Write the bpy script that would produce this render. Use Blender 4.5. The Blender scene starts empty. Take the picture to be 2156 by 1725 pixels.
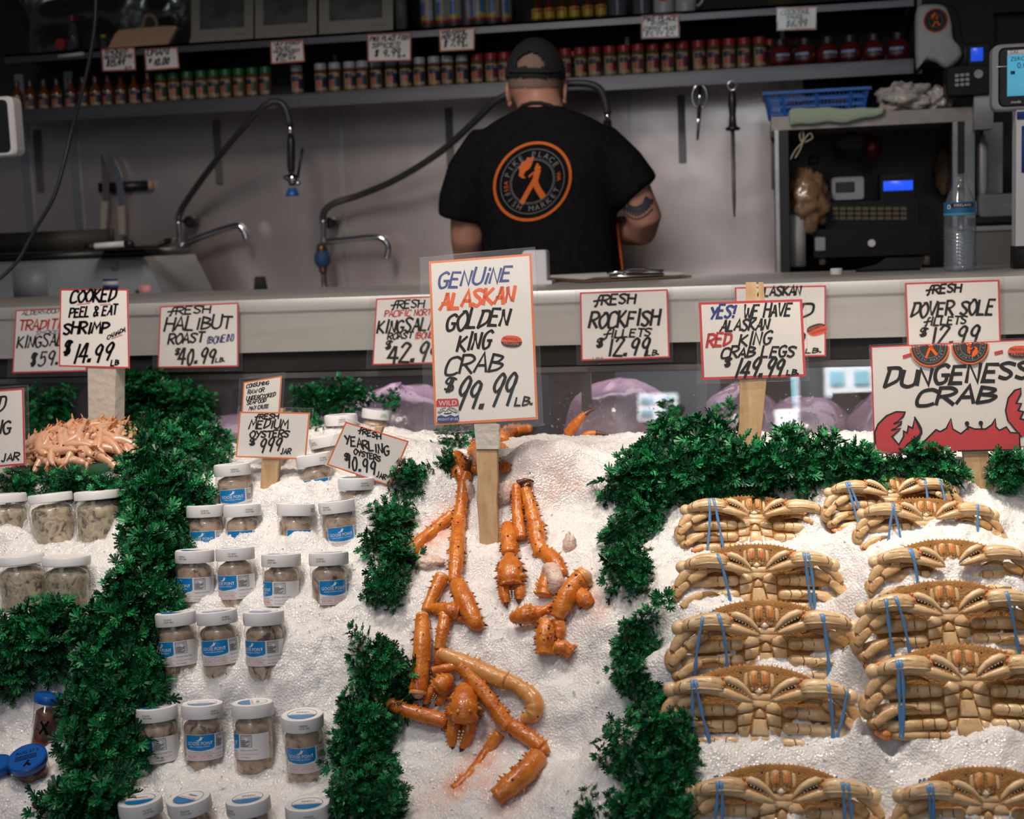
import bpy, bmesh, math, random
import numpy as np
from mathutils import Vector, Matrix, noise as mnoise
from mathutils.bvhtree import BVHTree
S = bpy.context.scene
COL = S.collection
rnd = random.Random(7)
rng = np.random.default_rng(7)
# ------------------------------------------------------------------ camera
IW, IH, FPX = 2156.0, 1725.0, 2994.4
CAMZ = 1.42
YAW, PIT, ROL = math.radians(10.03), math.radians(6.99), math.radians(2.18)
F_ = Vector((-math.sin(YAW) * math.cos(PIT), math.cos(YAW) * math.cos(PIT), -math.sin(PIT)))
_R0 = Vector((math.cos(YAW), math.sin(YAW), 0))
_U0 = _R0.cross(F_)
R_ = math.cos(ROL) * _R0 - math.sin(ROL) * _U0
U_ = math.cos(ROL) * _U0 + math.sin(ROL) * _R0
CP = Vector((0, 0, CAMZ))
cam = bpy.data.cameras.new('camera'); camo = bpy.data.objects.new('camera', cam); COL.objects.link(camo)
camo.matrix_world = Matrix(((R_.x, U_.x, -F_.x, 0), (R_.y, U_.y, -F_.y, 0), (R_.z, U_.z, -F_.z, CAMZ), (0, 0, 0, 1)))
cam.lens = 50; cam.sensor_width = 36; cam.sensor_fit = 'HORIZONTAL'; cam.clip_start = .05; cam.clip_end = 200
cam.dof.use_dof = True; cam.dof.focus_distance = 2.45; cam.dof.aperture_fstop = 4.2
S.camera = camo
S.view_settings.view_transform = 'Standard'; S.view_settings.look = 'None'
S.view_settings.exposure = 0.0; S.view_settings.gamma = 1
try: S.view_settings.use_curve_mapping = False
except Exception: pass
# ------------------------------------------------------------------ light
wd = bpy.data.worlds.new('world'); S.world = wd; wd.use_nodes = True
_b = wd.node_tree.nodes['Background']; _b.inputs[0].default_value = (.62, .72, .9, 1); _b.inputs[1].default_value = .055

def area(name, loc, target, size, power, color, size_y=None, spread=180):
    l = bpy.data.lights.new(name, 'AREA'); l.energy = power; l.color = color; l.size = size; l.spread = math.radians(spread)
    if size_y: l.shape = 'RECTANGLE'; l.size_y = size_y
    o = bpy.data.objects.new(name, l); COL.objects.link(o); o.location = loc
    o.rotation_euler = (Vector(target) - Vector(loc)).to_track_quat('-Z', 'Y').to_euler()
    o['kind'] = 'helper'
    return o
def spot(name, loc, target, power, color, ang, blend=.6, rad=.08):
    l = bpy.data.lights.new(name, 'SPOT'); l.energy = power; l.color = color; l.spot_size = math.radians(ang); l.spot_blend = blend; l.shadow_soft_size = rad
    o = bpy.data.objects.new(name, l); COL.objects.link(o); o.location = loc
    o.rotation_euler = (Vector(target) - Vector(loc)).to_track_quat('-Z', 'Y').to_euler()
    o['kind'] = 'helper'
    return o
WARM = (1, .85, .70)
for _x, _w in ((-1.25, 24), (-.90, 50), (-.42, 10), (.03, 44), (.38, 100)): spot('display_lamp', (_x, 2.12, 2.50), (_x, 2.50, 1.0), _w, WARM, 62, 1., .07)
area('market_ceiling_lamp', (-1.0, .9, 3.5), (-.7, 4.2, 1.3), .45, 18, (1, .87, .79), 1.0, 100)
area('street_daylight', (-1.2, -5.0, 5.8), (-.5, 3.2, 1.2), 3.0, 34, (.92, .94, 1), 1.6)
area('case_lamp', (-.6, 3.22, 1.11), (-.6, 3.20, .6), 3.0, 1.3, (1, .76, .90), .05)
area('sky_on_shopfront', (.1, -5.7, 5.2), (.0, -7, 3.4), 2.4, 1300, (.95, .98, 1), .5)

# ------------------------------------------------------------------ helpers
def RAY(px, py):
    d = R_ * ((px - IW / 2) / FPX) - U_ * ((py - IH / 2) / FPX) + F_
    return d
def atY(px, py, Y):
    d = RAY(px, py); return CP + d * (Y / d.y)
def onPlane(px, py, p0, n):
    d = RAY(px, py); return CP + d * ((p0 - CP).dot(n) / d.dot(n))
def mpp(p): return (p - CP).dot(F_) / FPX           # metres per photo pixel at p
def V(*a): return Vector(a)

def tag(o, label=None, cat=None, group=None, kind=None):
    if label: o['label'] = label
    if cat: o['category'] = cat
    if group: o['group'] = group
    if kind: o['kind'] = kind
    return o
def empty(name, loc=(0, 0, 0), label=None, cat=None, group=None):
    o = bpy.data.objects.new(name, None); COL.objects.link(o); o.location = loc; o.empty_display_size = .02
    return tag(o, label, cat, group)
def copy_tree(o, parent=None):
    c = o.copy(); COL.objects.link(c); c.parent = parent
    for ch in o.children: copy_tree(ch, c)
    return c

# ---- materials
def mat(name, col, rough=.5, metal=0., spec=.5, sss=0., coat=0., emit=None, noise=None, bump=None, obj_rand=0., sss_rad=.01, trans=0):
    """noise=(scale, amount, colour2, detail); bump=(scale, strength, kind)"""
    m = bpy.data.materials.new(name); m.use_nodes = True; nt = m.node_tree; b = nt.nodes['Principled BSDF']
    b.inputs['Base Color'].default_value = (*col, 1); b.inputs['Roughness'].default_value = rough
    b.inputs['Metallic'].default_value = metal; b.inputs['Specular IOR Level'].default_value = spec
    if sss:
        b.inputs['Subsurface Weight'].default_value = sss; b.inputs['Subsurface Radius'].default_value = (1, .8, .7); b.inputs['Subsurface Scale'].default_value = sss_rad
    if coat: b.inputs['Coat Weight'].default_value = coat; b.inputs['Coat Roughness'].default_value = .08
    if emit: b.inputs['Emission Color'].default_value = (*emit[0], 1); b.inputs['Emission Strength'].default_value = emit[1]
    if trans: b.inputs['Transmission Weight'].default_value = trans
    tc = nt.nodes.new('ShaderNodeTexCoord')
    last = None
    if noise:
        n = nt.nodes.new('ShaderNodeTexNoise'); n.inputs['Scale'].default_value = noise[0]; n.inputs['Detail'].default_value = noise[3] if len(noise) > 3 else 4
        mp = nt.nodes.new('ShaderNodeMapping'); nt.links.new(tc.outputs['Object'], mp.inputs[0])
        if len(noise) > 4: mp.inputs['Scale'].default_value = noise[4]
        nt.links.new(mp.outputs[0], n.inputs['Vector'])
        if obj_rand:
            oi = nt.nodes.new('ShaderNodeObjectInfo'); ml = nt.nodes.new('ShaderNodeMath'); ml.operation = 'MULTIPLY'; ml.inputs[1].default_value = 37.
            nt.links.new(oi.outputs['Random'], ml.inputs[0]); nt.links.new(ml.outputs[0], mp.inputs['Location'])
        r = nt.nodes.new('ShaderNodeValToRGB'); a = noise[1]
        r.color_ramp.elements[0].position = .5 - a; r.color_ramp.elements[1].position = .5 + a
        r.color_ramp.elements[0].color = (*col, 1); r.color_ramp.elements[1].color = (*noise[2], 1)
        nt.links.new(n.outputs['Fac'], r.inputs[0]); last = r.outputs[0]
        nt.links.new(last, b.inputs['Base Color'])
    if obj_rand and not noise:
        oi = nt.nodes.new('ShaderNodeObjectInfo'); h = nt.nodes.new('ShaderNodeHueSaturation'); h.inputs['Color'].default_value = (*col, 1)
        mr = nt.nodes.new('ShaderNodeMapRange'); mr.inputs[3].default_value = 1 - obj_rand; mr.inputs[4].default_value = 1 + obj_rand
        nt.links.new(oi.outputs['Random'], mr.inputs[0]); nt.links.new(mr.outputs[0], h.inputs['Value']); nt.links.new(h.outputs[0], b.inputs['Base Color'])
    if bump:
        t = nt.nodes.new('ShaderNodeTexVoronoi' if len(bump) > 2 and bump[2] == 'v' else 'ShaderNodeTexNoise'); t.inputs['Scale'].default_value = bump[0]
        if len(bump) > 3:
            mp2 = nt.nodes.new('ShaderNodeMapping'); mp2.inputs['Scale'].default_value = bump[3]; nt.links.new(tc.outputs['Object'], mp2.inputs[0]); nt.links.new(mp2.outputs[0], t.inputs['Vector'])
        else: nt.links.new(tc.outputs['Object'], t.inputs['Vector'])
        bp = nt.nodes.new('ShaderNodeBump'); bp.inputs['Strength'].default_value = bump[1]; bp.inputs['Distance'].default_value = .01
        nt.links.new(t.outputs[0], bp.inputs['Height']); nt.links.new(bp.outputs[0], b.inputs['Normal'])
    return m
def glassy(name, tint=(1, 1, 1), rough=.03, base=.0, ior=1.45, haze=(1, 1, 1)):
    """thin clear sheet: see-through plus Fresnel gloss, base = share of milky film"""
    m = bpy.data.materials.new(name); m.use_nodes = True; nt = m.node_tree; nt.nodes.remove(nt.nodes['Principled BSDF'])
    out = nt.nodes['Material Output']; tr = nt.nodes.new('ShaderNodeBsdfTransparent'); tr.inputs[0].default_value = (*tint, 1)
    gl = nt.nodes.new('ShaderNodeBsdfGlossy'); gl.inputs['Roughness'].default_value = rough
    lw = nt.nodes.new('ShaderNodeLayerWeight'); lw.inputs[0].default_value = .5; pw5 = nt.nodes.new('ShaderNodeMath'); pw5.operation = 'POWER'; pw5.inputs[1].default_value = 5
    fr = nt.nodes.new('ShaderNodeMapRange'); fr.inputs[3].default_value = ((ior - 1) / (ior + 1)) ** 2; fr.inputs[4].default_value = 1.
    nt.links.new(lw.outputs['Facing'], pw5.inputs[0]); nt.links.new(pw5.outputs[0], fr.inputs[0])
    mx = nt.nodes.new('ShaderNodeMixShader'); nt.links.new(fr.outputs[0], mx.inputs[0]); nt.links.new(tr.outputs[0], mx.inputs[1]); nt.links.new(gl.outputs[0], mx.inputs[2])
    last = mx
    if base:
        df = nt.nodes.new('ShaderNodeBsdfDiffuse'); df.inputs[0].default_value = (*haze, 1)
        m2 = nt.nodes.new('ShaderNodeMixShader'); m2.inputs[0].default_value = base
        nt.links.new(mx.outputs[0], m2.inputs[1]); nt.links.new(df.outputs[0], m2.inputs[2]); last = m2
    nt.links.new(last.outputs[0], out.inputs[0]); return m

# ---- mesh builder
class MB:
    def __init__(s): s.v = []; s.f = []; s.m = []
    def add(s, vs, fs, mi=0):
        o = len(s.v); s.v.extend([tuple(v) for v in vs]); s.f.extend([tuple(i + o for i in f) for f in fs]); s.m.extend([mi] * len(fs)); return s
    def box(s, c, d, mi=0, rot=None, taper=1.):
        x, y, z = d[0] / 2, d[1] / 2, d[2] / 2
        vs = [V(-x, -y, -z), V(x, -y, -z), V(x, y, -z), V(-x, y, -z), V(-x * taper, -y * taper, z), V(x * taper, -y * taper, z), V(x * taper, y * taper, z), V(-x * taper, y * taper, z)]
        if rot: vs = [rot @ v for v in vs]
        c = Vector(c)
        return s.add([v + c for v in vs], [(0, 3, 2, 1), (4, 5, 6, 7), (0, 1, 5, 4), (1, 2, 6, 5), (2, 3, 7, 6), (3, 0, 4, 7)], mi)
    def rbox(s, c, d, r=.005, mi=0, rot=None, seg=3):
        """box with rounded vertical (y-axis) corners seen from the front"""
        x, y, z = d[0] / 2, d[1] / 2, d[2] / 2; pts = []
        for cx, cz, a0 in ((x - r, z - r, 0), (-x + r, z - r, 90), (-x + r, -z + r, 180), (x - r, -z + r, 270)):
            for k in range(seg + 1):
                a = math.radians(a0 + 90 * k / seg); pts.append((cx + r * math.cos(a), cz + r * math.sin(a)))
        return s.prism(pts, c, y * 2, mi, rot, r * .35)
    def prism(s, pts, c, th, mi=0, rot=None, bev=0.):
        """outline in local XZ extruded along Y by th, centred at c; small front/back bevel"""
        n = len(pts); c = Vector(c); rings = []
        cx = sum(p[0] for p in pts) / n; cz = sum(p[1] for p in pts) / n
        def ring(y, k):
            out = []
            for (px, pz) in pts:
                l = math.hypot(px - cx, pz - cz) or 1; q = max(0, 1 - k / l)
                v = V(cx + (px - cx) * q, y, cz + (pz - cz) * q)
                if rot: v = rot @ v
                out.append(v + c)
            return out
        ys = [(-th / 2, bev), (-th / 2 + bev, 0), (th / 2 - bev, 0), (th / 2, bev)] if bev else [(-th / 2, 0), (th / 2, 0)]
        vs = []
        for y, k in ys: vs += ring(y, k)
        fs = [tuple(range(n)), tuple(range(len(vs) - 1, len(vs) - n - 1, -1))]
        for j in range(len(ys) - 1):
            for i in range(n): fs.append((j * n + i, j * n + n + i, j * n + n + (i + 1) % n, j * n + (i + 1) % n))
        return s.add(vs, fs, mi)
    def lathe(s, prof, c=(0, 0, 0), n=24, mi=0, rot=None, ribs=0, ribd=0., ribz=None, a0=0., a1=360.):
        c = Vector(c); vs = []; full = abs(a1 - a0 - 360) < 1e-6; nn = n if full else n + 1
        for (r, z) in prof:
            for i in range(nn):
                a = math.radians(a0 + (a1 - a0) * i / n); rr = r
                if ribs and ribz and ribz[0] <= z <= ribz[1] and i % 2: rr -= ribd
                v = V(rr * math.cos(a), rr * math.sin(a), z)
                if rot: v = rot @ v
                vs.append(v + c)
        fs = []
        for j in range(len(prof) - 1):
            for i in range(nn if full else n):
                k = (i + 1) % nn; fs.append((j * nn + i, j * nn + k, j * nn + nn + k, j * nn + nn + i))
        if full:
            if prof[0][0] > 1e-6: fs.append(tuple(range(nn - 1, -1, -1)))
            if prof[-1][0] > 1e-6: fs.append(tuple(range((len(prof) - 1) * nn, len(prof) * nn)))
        return s.add(vs, fs, mi)
    def sweep(s, path, rad, n=8, mi=0, up=None, cap=True, squash=1., power=1.):
        """tube along path; rad = number/list; entries may be (a,b) half axes: a across 'up', b along 'up'"""
        P = [Vector(p) for p in path]; k = len(P)
        if not isinstance(rad, (list, tuple)): rad = [rad] * k
        vs = []; prevn = None
        for i in range(k):
            t = (P[min(i + 1, k - 1)] - P[max(i - 1, 0)]); t = t.normalized() if t.length > 1e-9 else V(0, 0, 1)
            u = Vector(up) if up is not None else (prevn if prevn is not None else (V(0, 0, 1) if abs(t.z) < .9 else V(0, 1, 0)))
            u = u - t * u.dot(t)
            if u.length < 1e-6: u = t.orthogonal()
            u.normalize(); prevn = u; w = t.cross(u)
            a, b = rad[i] if isinstance(rad[i], (tuple, list)) else (rad[i], rad[i] * squash)
            for j in range(n):
                th = 2 * math.pi * j / n; cc, ss = math.cos(th), math.sin(th)
                if power != 1: cc = math.copysign(abs(cc) ** power, cc); ss = math.copysign(abs(ss) ** power, ss)
                vs.append(P[i] + w * (a * cc) + u * (b * ss))
        fs = [(i * n + j, i * n + (j + 1) % n, i * n + n + (j + 1) % n, i * n + n + j) for i in range(k - 1) for j in range(n)]
        if cap: fs += [tuple(range(n - 1, -1, -1)), tuple(range((k - 1) * n, k * n))]
        return s.add(vs, fs, mi)
    def ell(s, c, r, mi=0, rot=None, n=10, m=7):
        prof = [(math.sin(math.pi * i / m), -math.cos(math.pi * i / m)) for i in range(m + 1)]; prof[0] = (0.001, -1); prof[-1] = (.001, 1)
        c = Vector(c); vs = []; fs = []
        for (rr, z) in prof:
            for i in range(n):
                a = 2 * math.pi * i / n; v = V(rr * math.cos(a) * r[0], rr * math.sin(a) * r[1], z * r[2])
                if rot: v = rot @ v
                vs.append(v + c)
        for j in range(m):
            for i in range(n): fs.append((j * n + i, j * n + (i + 1) % n, j * n + n + (i + 1) % n, j * n + n + i))
        return s.add(vs, fs, mi)
    def plate(s, poly, xf, z0, th, dome=.5, mi=0, rings=3):
        """inflated outline (list of (x,y)); xf maps (x,y,h) to space"""
        n = len(poly); cx = sum(p[0] for p in poly) / n; cy = sum(p[1] for p in poly) / n; vs = []
        vs += [xf(p[0], p[1], z0) for p in poly]
        for k in range(1, rings + 1):
            q = k / rings; sc = 1 - dome * (1 - math.cos(q * math.pi / 2)) ; h = th * math.sin(q * math.pi / 2)
            vs += [xf(cx + (p[0] - cx) * sc, cy + (p[1] - cy) * sc, z0 + h) for p in poly]
        fs = [(k * n + i, k * n + (i + 1) % n, k * n + n + (i + 1) % n, k * n + n + i) for k in range(rings) for i in range(n)]
        vs.append(xf(cx, cy, z0 + th * 1.05)); c = len(vs) - 1
        fs += [(rings * n + i, rings * n + (i + 1) % n, c) for i in range(n)]
        return s.add(vs, fs, mi)
    def cone(s, p, d, r, L, mi=0, n=5):
        d = Vector(d).normalized(); a = d.orthogonal().normalized(); b = d.cross(a); p = Vector(p)
        vs = [p + (a * math.cos(2 * math.pi * i / n) + b * math.sin(2 * math.pi * i / n)) * r for i in range(n)] + [p + d * L]
        return s.add(vs, [(i, (i + 1) % n, n) for i in range(n)], mi)
    def mesh(s, name, mats, smooth=True):
        me = bpy.data.meshes.new(name); me.from_pydata(s.v, [], s.f)
        for m in (mats if isinstance(mats, (list, tuple)) else [mats]): me.materials.append(m)
        if s.m: me.polygons.foreach_set('material_index', s.m)
        if smooth: me.polygons.foreach_set('use_smooth', [True] * len(me.polygons))
        me.update(); return me
    def build(s, name, mats, parent=None, smooth=True, sharp=None, loc=None, recalc=True):
        me = s.mesh(name, mats, smooth)
        if recalc:
            bm = bmesh.new(); bm.from_mesh(me); bmesh.ops.recalc_face_normals(bm, faces=bm.faces[:]); bm.to_mesh(me); bm.free()
        if sharp and smooth:
            try: me.set_sharp_from_angle(angle=math.radians(sharp))
            except Exception: pass
        return link(name, me, parent, loc)
def link(name, me, parent=None, loc=None):
    o = bpy.data.objects.new(name, me); COL.objects.link(o)
    if parent:
        o.parent = parent
        if loc is None: o.location = (0, 0, 0)
    if loc is not None: o.location = loc
    return o
def rebase(mb, base):                      # world coordinates -> coordinates about a thing's base point
    b = Vector(base); mb.v = [(v[0] - b.x, v[1] - b.y, v[2] - b.z) for v in mb.v]; return mb
def ease(pts, k=6):                        # Catmull-Rom through points of any dimension
    P = [np.array(p, float) for p in pts]; out = []
    if len(P) < 3: return [tuple(p) for p in P]
    for i in range(len(P) - 1):
        a, b, c, d = P[max(i - 1, 0)], P[i], P[i + 1], P[min(i + 2, len(P) - 1)]
        for j in range(k):
            t = j / k; out.append(.5 * (2 * b + (c - a) * t + (2 * a - 5 * b + 4 * c - d) * t * t + (3 * b - 3 * c + d - a) * t ** 3))
    out.append(P[-1]); return [tuple(p) for p in out]
def lerp(a, b, t): return a + (b - a) * t
def pw(tab, x):
    if x <= tab[0][0]: a, b = tab[0], tab[1]
    elif x >= tab[-1][0]: a, b = tab[-2], tab[-1]
    else:
        for i in range(len(tab) - 1):
            if tab[i][0] <= x <= tab[i + 1][0]: a, b = tab[i], tab[i + 1]; break
    return a[1] + (b[1] - a[1]) * (x - a[0]) / (b[0] - a[0])

# ---- printed text (built-in font) and marker handwriting
_tx = {}
def text_mesh(txt, ext=0.):
    """(verts2d, faces) of printed text, height of capitals = 1, centred"""
    if txt in _tx: return _tx[txt]
    cu = bpy.data.curves.new('t', 'FONT'); cu.body = txt; cu.resolution_u = 2
    o = bpy.data.objects.new('t', cu); COL.objects.link(o)
    bpy.context.view_layer.update()
    me = bpy.data.meshes.new_from_object(o.evaluated_get(bpy.context.evaluated_depsgraph_get()))
    vs = [(v.co.x, v.co.y) for v in me.vertices]; fs = [tuple(p.vertices) for p in me.polygons]
    bpy.data.objects.remove(o); bpy.data.curves.remove(cu); bpy.data.meshes.remove(me)
    if vs:
        x0 = min(v[0] for v in vs); x1 = max(v[0] for v in vs); k = 1 / .69
        vs = [((v[0] - (x0 + x1) / 2) * k, v[1] * k) for v in vs]; w = (x1 - x0) * k
    else: w = 0
    _tx[txt] = (vs, fs, w); return _tx[txt]
def put_text(mb, txt, xf, x, y, h, mi=0, width=None, align=0):
    """printed text with baseline centre (x, y), cap height h, mapped by xf(x, y)"""
    vs, fs, w = text_mesh(txt)
    if not vs: return
    kx = h if width is None else width / w
    off = x + (w * kx / 2 if align < 0 else -w * kx / 2 if align > 0 else 0)
    mb.add([xf(off + v[0] * kx, y + v[1] * h) for v in vs], fs, mi)
GL = {'A': "00 39 60;13 53", 'B': "09 00;~09 48 57 35 05;~05 54 63 41 00", 'C': "~68 49 18 05 02 10 40 61", 'D': "19 00;~09 59 66 53 00", 'E': "59 09 00 50;05 45",
 'F': "59 09 00;05 45", 'G': "~58 39 07 03 20 51 54;34 64", 'H': "09 00;69 60;05 65", 'I': "39 30", 'i': "36 30;38 39", 'J': "~49 42 30 11", 'K': "09 00;59 04;14 60",
 'L': "09 00 50", 'M': "00 19 34 59 60", 'N': "00 09 50 59", 'O': "~39 06 03 20 40 63 66 49 29", 'P': "09 00;~09 49 67 45 04", 'R': "09 00;~09 49 67 45 04;24 60",
 'S': "~68 39 08 16 44 52 30 01", 'T': "09 69;39 30", 'U': "~09 02 20 40 62 69", 'V': "09 30 69", 'W': "09 20 37 50 79", 'X': "09 60;69 00", 'Y': "09 35;69 20",
 'Z': "09 69 00 60", '0': "~39 16 13 20 40 53 56 49 29", '1': "39 30", '2': "~07 29 58 46 00;00 60", '3': "~08 39 57 25;~25 54 42 20 01", '4': "39 03 63;49 40",
 '5': "59 19 15;~15 46 52 20 01", '6': "~59 14 02 20 52 44 13", '7': "09 69 20", '8': "~45 58 39 18 45 52 30 02 45", '9': "~58 39 17 15 34 56 58;58 40",
 '$': "~58 29 16 44 41 12;39 20;49 30", '.': "20 21 31 30", '!': "39 33;30 31", '(': "~39 15 13 30", ')': "~19 45 43 10", '&': "~60 18 39 57 13 10 30 63", '-': "15 55",
 'f': "~69 48 30 20;04 75", 'Q': "~39 06 03 20 40 63 66 49 29;42 70", '/': "00 69"}
_gc = {}
def glyph(c):
    if c in _gc: return _gc[c]
    st = []
    for s in GL.get(c, '').split(';'):
        s = s.strip()
        if not s: continue
        cv = s[0] == '~'
        p = [(int(q[0]) / 6, int(q[1]) / 9) for q in s.lstrip('~').split()]
        st.append(ease(p, 5) if cv else p)
    _gc[c] = st; return st
def stroke(mb, pts, w, xf, mi):
    n = len(pts)
    if n < 2: return
    P = [np.array(p, float) for p in pts]; L = []; R = []
    for i in range(n):
        a = P[i] - P[i - 1] if i else P[1] - P[0]; b = P[i + 1] - P[i] if i < n - 1 else P[-1] - P[-2]
        a = a / (np.linalg.norm(a) + 1e-9); b = b / (np.linalg.norm(b) + 1e-9); t = a + b
        if np.linalg.norm(t) < .5: t = b
        t = t / (np.linalg.norm(t) + 1e-9); nn = np.array([-t[1], t[0]]); k = 1 / max(.6, abs(float(nn @ np.array([-b[1], b[0]]))))
        ext = (-t * w * .3 if i == 0 else t * w * .3 if i == n - 1 else 0)
        chis = w * .5 * (.80 + .35 * abs(nn[0] * .8 + nn[1] * .6))
        L.append(P[i] + nn * chis * k + ext); R.append(P[i] - nn * chis * k + ext)
    vs = [xf(*p) for p in L] + [xf(*p) for p in R]
    mb.add(vs, [(i, i + 1, n + i + 1, n + i) for i in range(n - 1)], mi)
def hand(mb, txt, xf, x0, y0, x1, h, w, mi=0, slant=.18, rise=0., seed=0):
    """marker lettering from x0 to x1 on baseline y0 (y up), cap height h"""
    r = random.Random(hash_s(txt) + seed)
    adv = []
    for c in txt: adv.append(.42 if c in 'Ii1.!(),' else .6 if c == ' ' else 1.3 if c in 'MW' else 1.)
    gap = .22; tot = sum(adv) + gap * (len(txt) - 1); u = (x1 - x0) / tot; x = x0
    for c, a in zip(txt, adv):
        hh = h * (1 + r.uniform(-.1, .12)); dy = r.uniform(-.05, .05) * h; sl = slant + r.uniform(-.05, .05); rr = r.uniform(-.04, .04)
        for st in glyph(c):
            pts = []
            for (gx, gy) in st:
                ww = a if c not in 'Ii1.!' else 1.0
                off = 0 if c not in 'Ii1.!' else -.29
                X = x + (gx * ww + off) * u + gy * hh * sl; Yv = y0 + dy + gy * hh + rise * (x - x0) + gx * u * rr
                pts.append((X, Yv))
            stroke(mb, pts, w * 1.08, xf, mi)
        x += (a + gap) * u
def hash_s(s):
    h = 7
    for c in s: h = (h * 31 + ord(c)) % 100003
    return h
# ------------------------------------------------------------------ materials
STEEL = mat('brushed_steel', (.42, .41, .40), .34, .95, noise=(6, .35, (.56, .55, .53), 6, (1, 1, 14)), bump=(9, .05))
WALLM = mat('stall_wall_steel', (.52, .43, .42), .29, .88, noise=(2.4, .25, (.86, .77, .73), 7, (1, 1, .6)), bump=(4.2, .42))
STEELD = mat('dull_dark_steel', (.12, .115, .12), .45, .6, noise=(8, .3, (.17, .165, .17), 5))
CHROME = mat('chrome', (.75, .75, .77), .12, 1.)
BLACK = mat('black_plastic', (.012, .012, .013), .4)
BLACKM = mat('matte_black', (.010, .010, .011), .8)
RUBBER = mat('black_rubber_hose', (.035, .035, .037), .45)
WHITE = mat('white_plastic', (.72, .72, .73), .35)
GREYP = mat('grey_plastic', (.30, .31, .33), .45)
DARKW = mat('dark_panel', (.010, .010, .0105), .6, noise=(5, .3, (.016, .015, .0155)))
FLOORM = mat('wet_concrete', (.08, .08, .08), .5, noise=(9, .3, (.12, .12, .11)))
BLUE = mat('blue_plastic', (.015, .10, .38), .4)
WOOD = mat('pine_wood', (.66, .47, .27), .6, noise=(9, .28, (.42, .25, .12), 6, (9, 9, .7)), bump=(40, .12))
WOODP = mat('pale_board_wood', (.60, .40, .26), .55, noise=(10, .3, (.50, .31, .19), 5, (1, 8, 12)))
PAPER = mat('white_card', (.84, .82, .79), .55, noise=(5, .3, (.79, .77, .74), 5))
INK = mat('black_ink', (.004, .004, .005), .6, 0, .12)
INKB = mat('blue_marker_ink', (.008, .035, .22), .5)
INKR = mat('red_marker_ink', (.55, .022, .03), .5)
INKO = mat('orange_marker_ink', (.85, .13, .015), .5)
ORB = mat('orange_border_ink', (.82, .24, .07), .5, noise=(14, .3, (.75, .15, .03)))
REDB = mat('red_border_ink', (.58, .035, .05), .5, noise=(12, .3, (.66, .06, .06)))
SLEEVE = glassy('clear_laminate', (.98, .98, .98), .07, .035, 1.45, (.8, .8, .82))
GLASS = glassy('display_glass', (.93, .93, .94), .012, .012, 1.75)
GREYINK = mat('grey_ink', (.18, .18, .19), .5)
PINKINK = mat('faded_red_ink', (.80, .35, .36), .5)
# ------------------------------------------------------------------ the stall shell
GY = 3.05                                     # front plane of the glass case
CTZ = CAMZ - .1164                            # counter edge height
def struct(mb, name, m, sharp=30): return tag(mb.build(name, m, None, True, sharp), kind='structure')
WY = 4.40
a = atY(-150, 300, WY).x; b = atY(2350, 300, WY).x
w = MB(); seams = [atY(p, 420, WY).x for p in (62, 165, 722, 1330, 1652)]
xs = [a - .6] + seams + [seams[-1] + .06]
for i in range(len(xs) - 1): w.box(((xs[i] + xs[i + 1]) / 2, WY + .02, 1.0), (xs[i + 1] - xs[i] - .003, .04, 2.0))
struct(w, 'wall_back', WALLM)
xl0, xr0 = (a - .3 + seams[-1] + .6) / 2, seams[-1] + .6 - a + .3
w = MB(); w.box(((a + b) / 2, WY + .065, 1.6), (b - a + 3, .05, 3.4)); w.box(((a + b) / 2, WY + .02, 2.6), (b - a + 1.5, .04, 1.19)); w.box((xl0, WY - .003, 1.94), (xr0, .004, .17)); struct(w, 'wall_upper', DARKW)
for i, sx in enumerate(seams):
    w = MB(); w.box((sx, WY - .004, 1.0), (.012 if i > 1 else .03, .008, 2.0)); struct(w, 'trim_%d' % (i + 1), STEEL)
w = MB(); w.box((-.6, 2, -.025), (9, 14, .05)); struct(w, 'floor', FLOORM)
w = MB(); w.box((-.6, 3.75, 2.83), (7, 1.6, .05)); w.box((-.6, 2.96, 2.66), (7, .03, .33)); struct(w, 'ceiling_and_shade_board', DARKW)  # front board is added, out of view, to keep lamp light off the upper shelf
for sx, nm in ((a - .75, 'wall_left'), (b + 1.3, 'wall_right')):
    w = MB(); w.box((sx, 4.2, 1.4), (.06, .6, 2.8)); struct(w, nm, DARKW)

# ------------------------------------------------------------------ counter and glass case
c = MB(); L, Rr = -2.6, 1.3
prof = [(GY + .52, CTZ - .02), (GY + .52, CTZ), (GY + .03, CTZ), (GY + .004, CTZ - .006), (GY, CTZ - .018), (GY, CTZ - .032), (GY + .006, CTZ - .036), (GY + .006, CTZ - .125), (GY + .03, CTZ - .125), (GY + .03, CTZ - .04)]
n = len(prof)
c.add([(L, y, z) for y, z in prof] + [(Rr, y, z) for y, z in prof], [(i, (i + 1) % n, n + (i + 1) % n, n + i) for i in range(n)] + [tuple(range(n)), tuple(range(2 * n - 1, n - 1, -1))])
ctr = empty('service_counter', ((L + Rr) / 2, GY + .3, 0), 'long stainless steel service counter with a bright front edge above the glass case', 'counter')
rebase(c, ctr.location).build('worktop', mat('counter_steel', (.50, .49, .47), .40, .5, noise=(5, .35, (.62, .605, .58), 6, (1, 1, 10)), bump=(9, .05)), ctr, sharp=30)
k = MB(); k.box(((L + Rr) / 2, GY + .045, CTZ - .148), (Rr - L, .05, .045)); k.box(((L + Rr) / 2, GY + .04, CTZ - .18), (Rr - L, .035, .012), 1)
rebase(k, ctr.location).build('top_rail', [BLACKM, STEELD], ctr, sharp=30)
k = MB(); k.box(((L + Rr) / 2, GY + .50, .58), (Rr - L, .04, 1.16)); k.box(((L + Rr) / 2, GY + .26, .66), (Rr - L, .46, .04)); rebase(k, ctr.location).build('case_body', STEELD, ctr, sharp=30)
k = MB()
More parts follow.
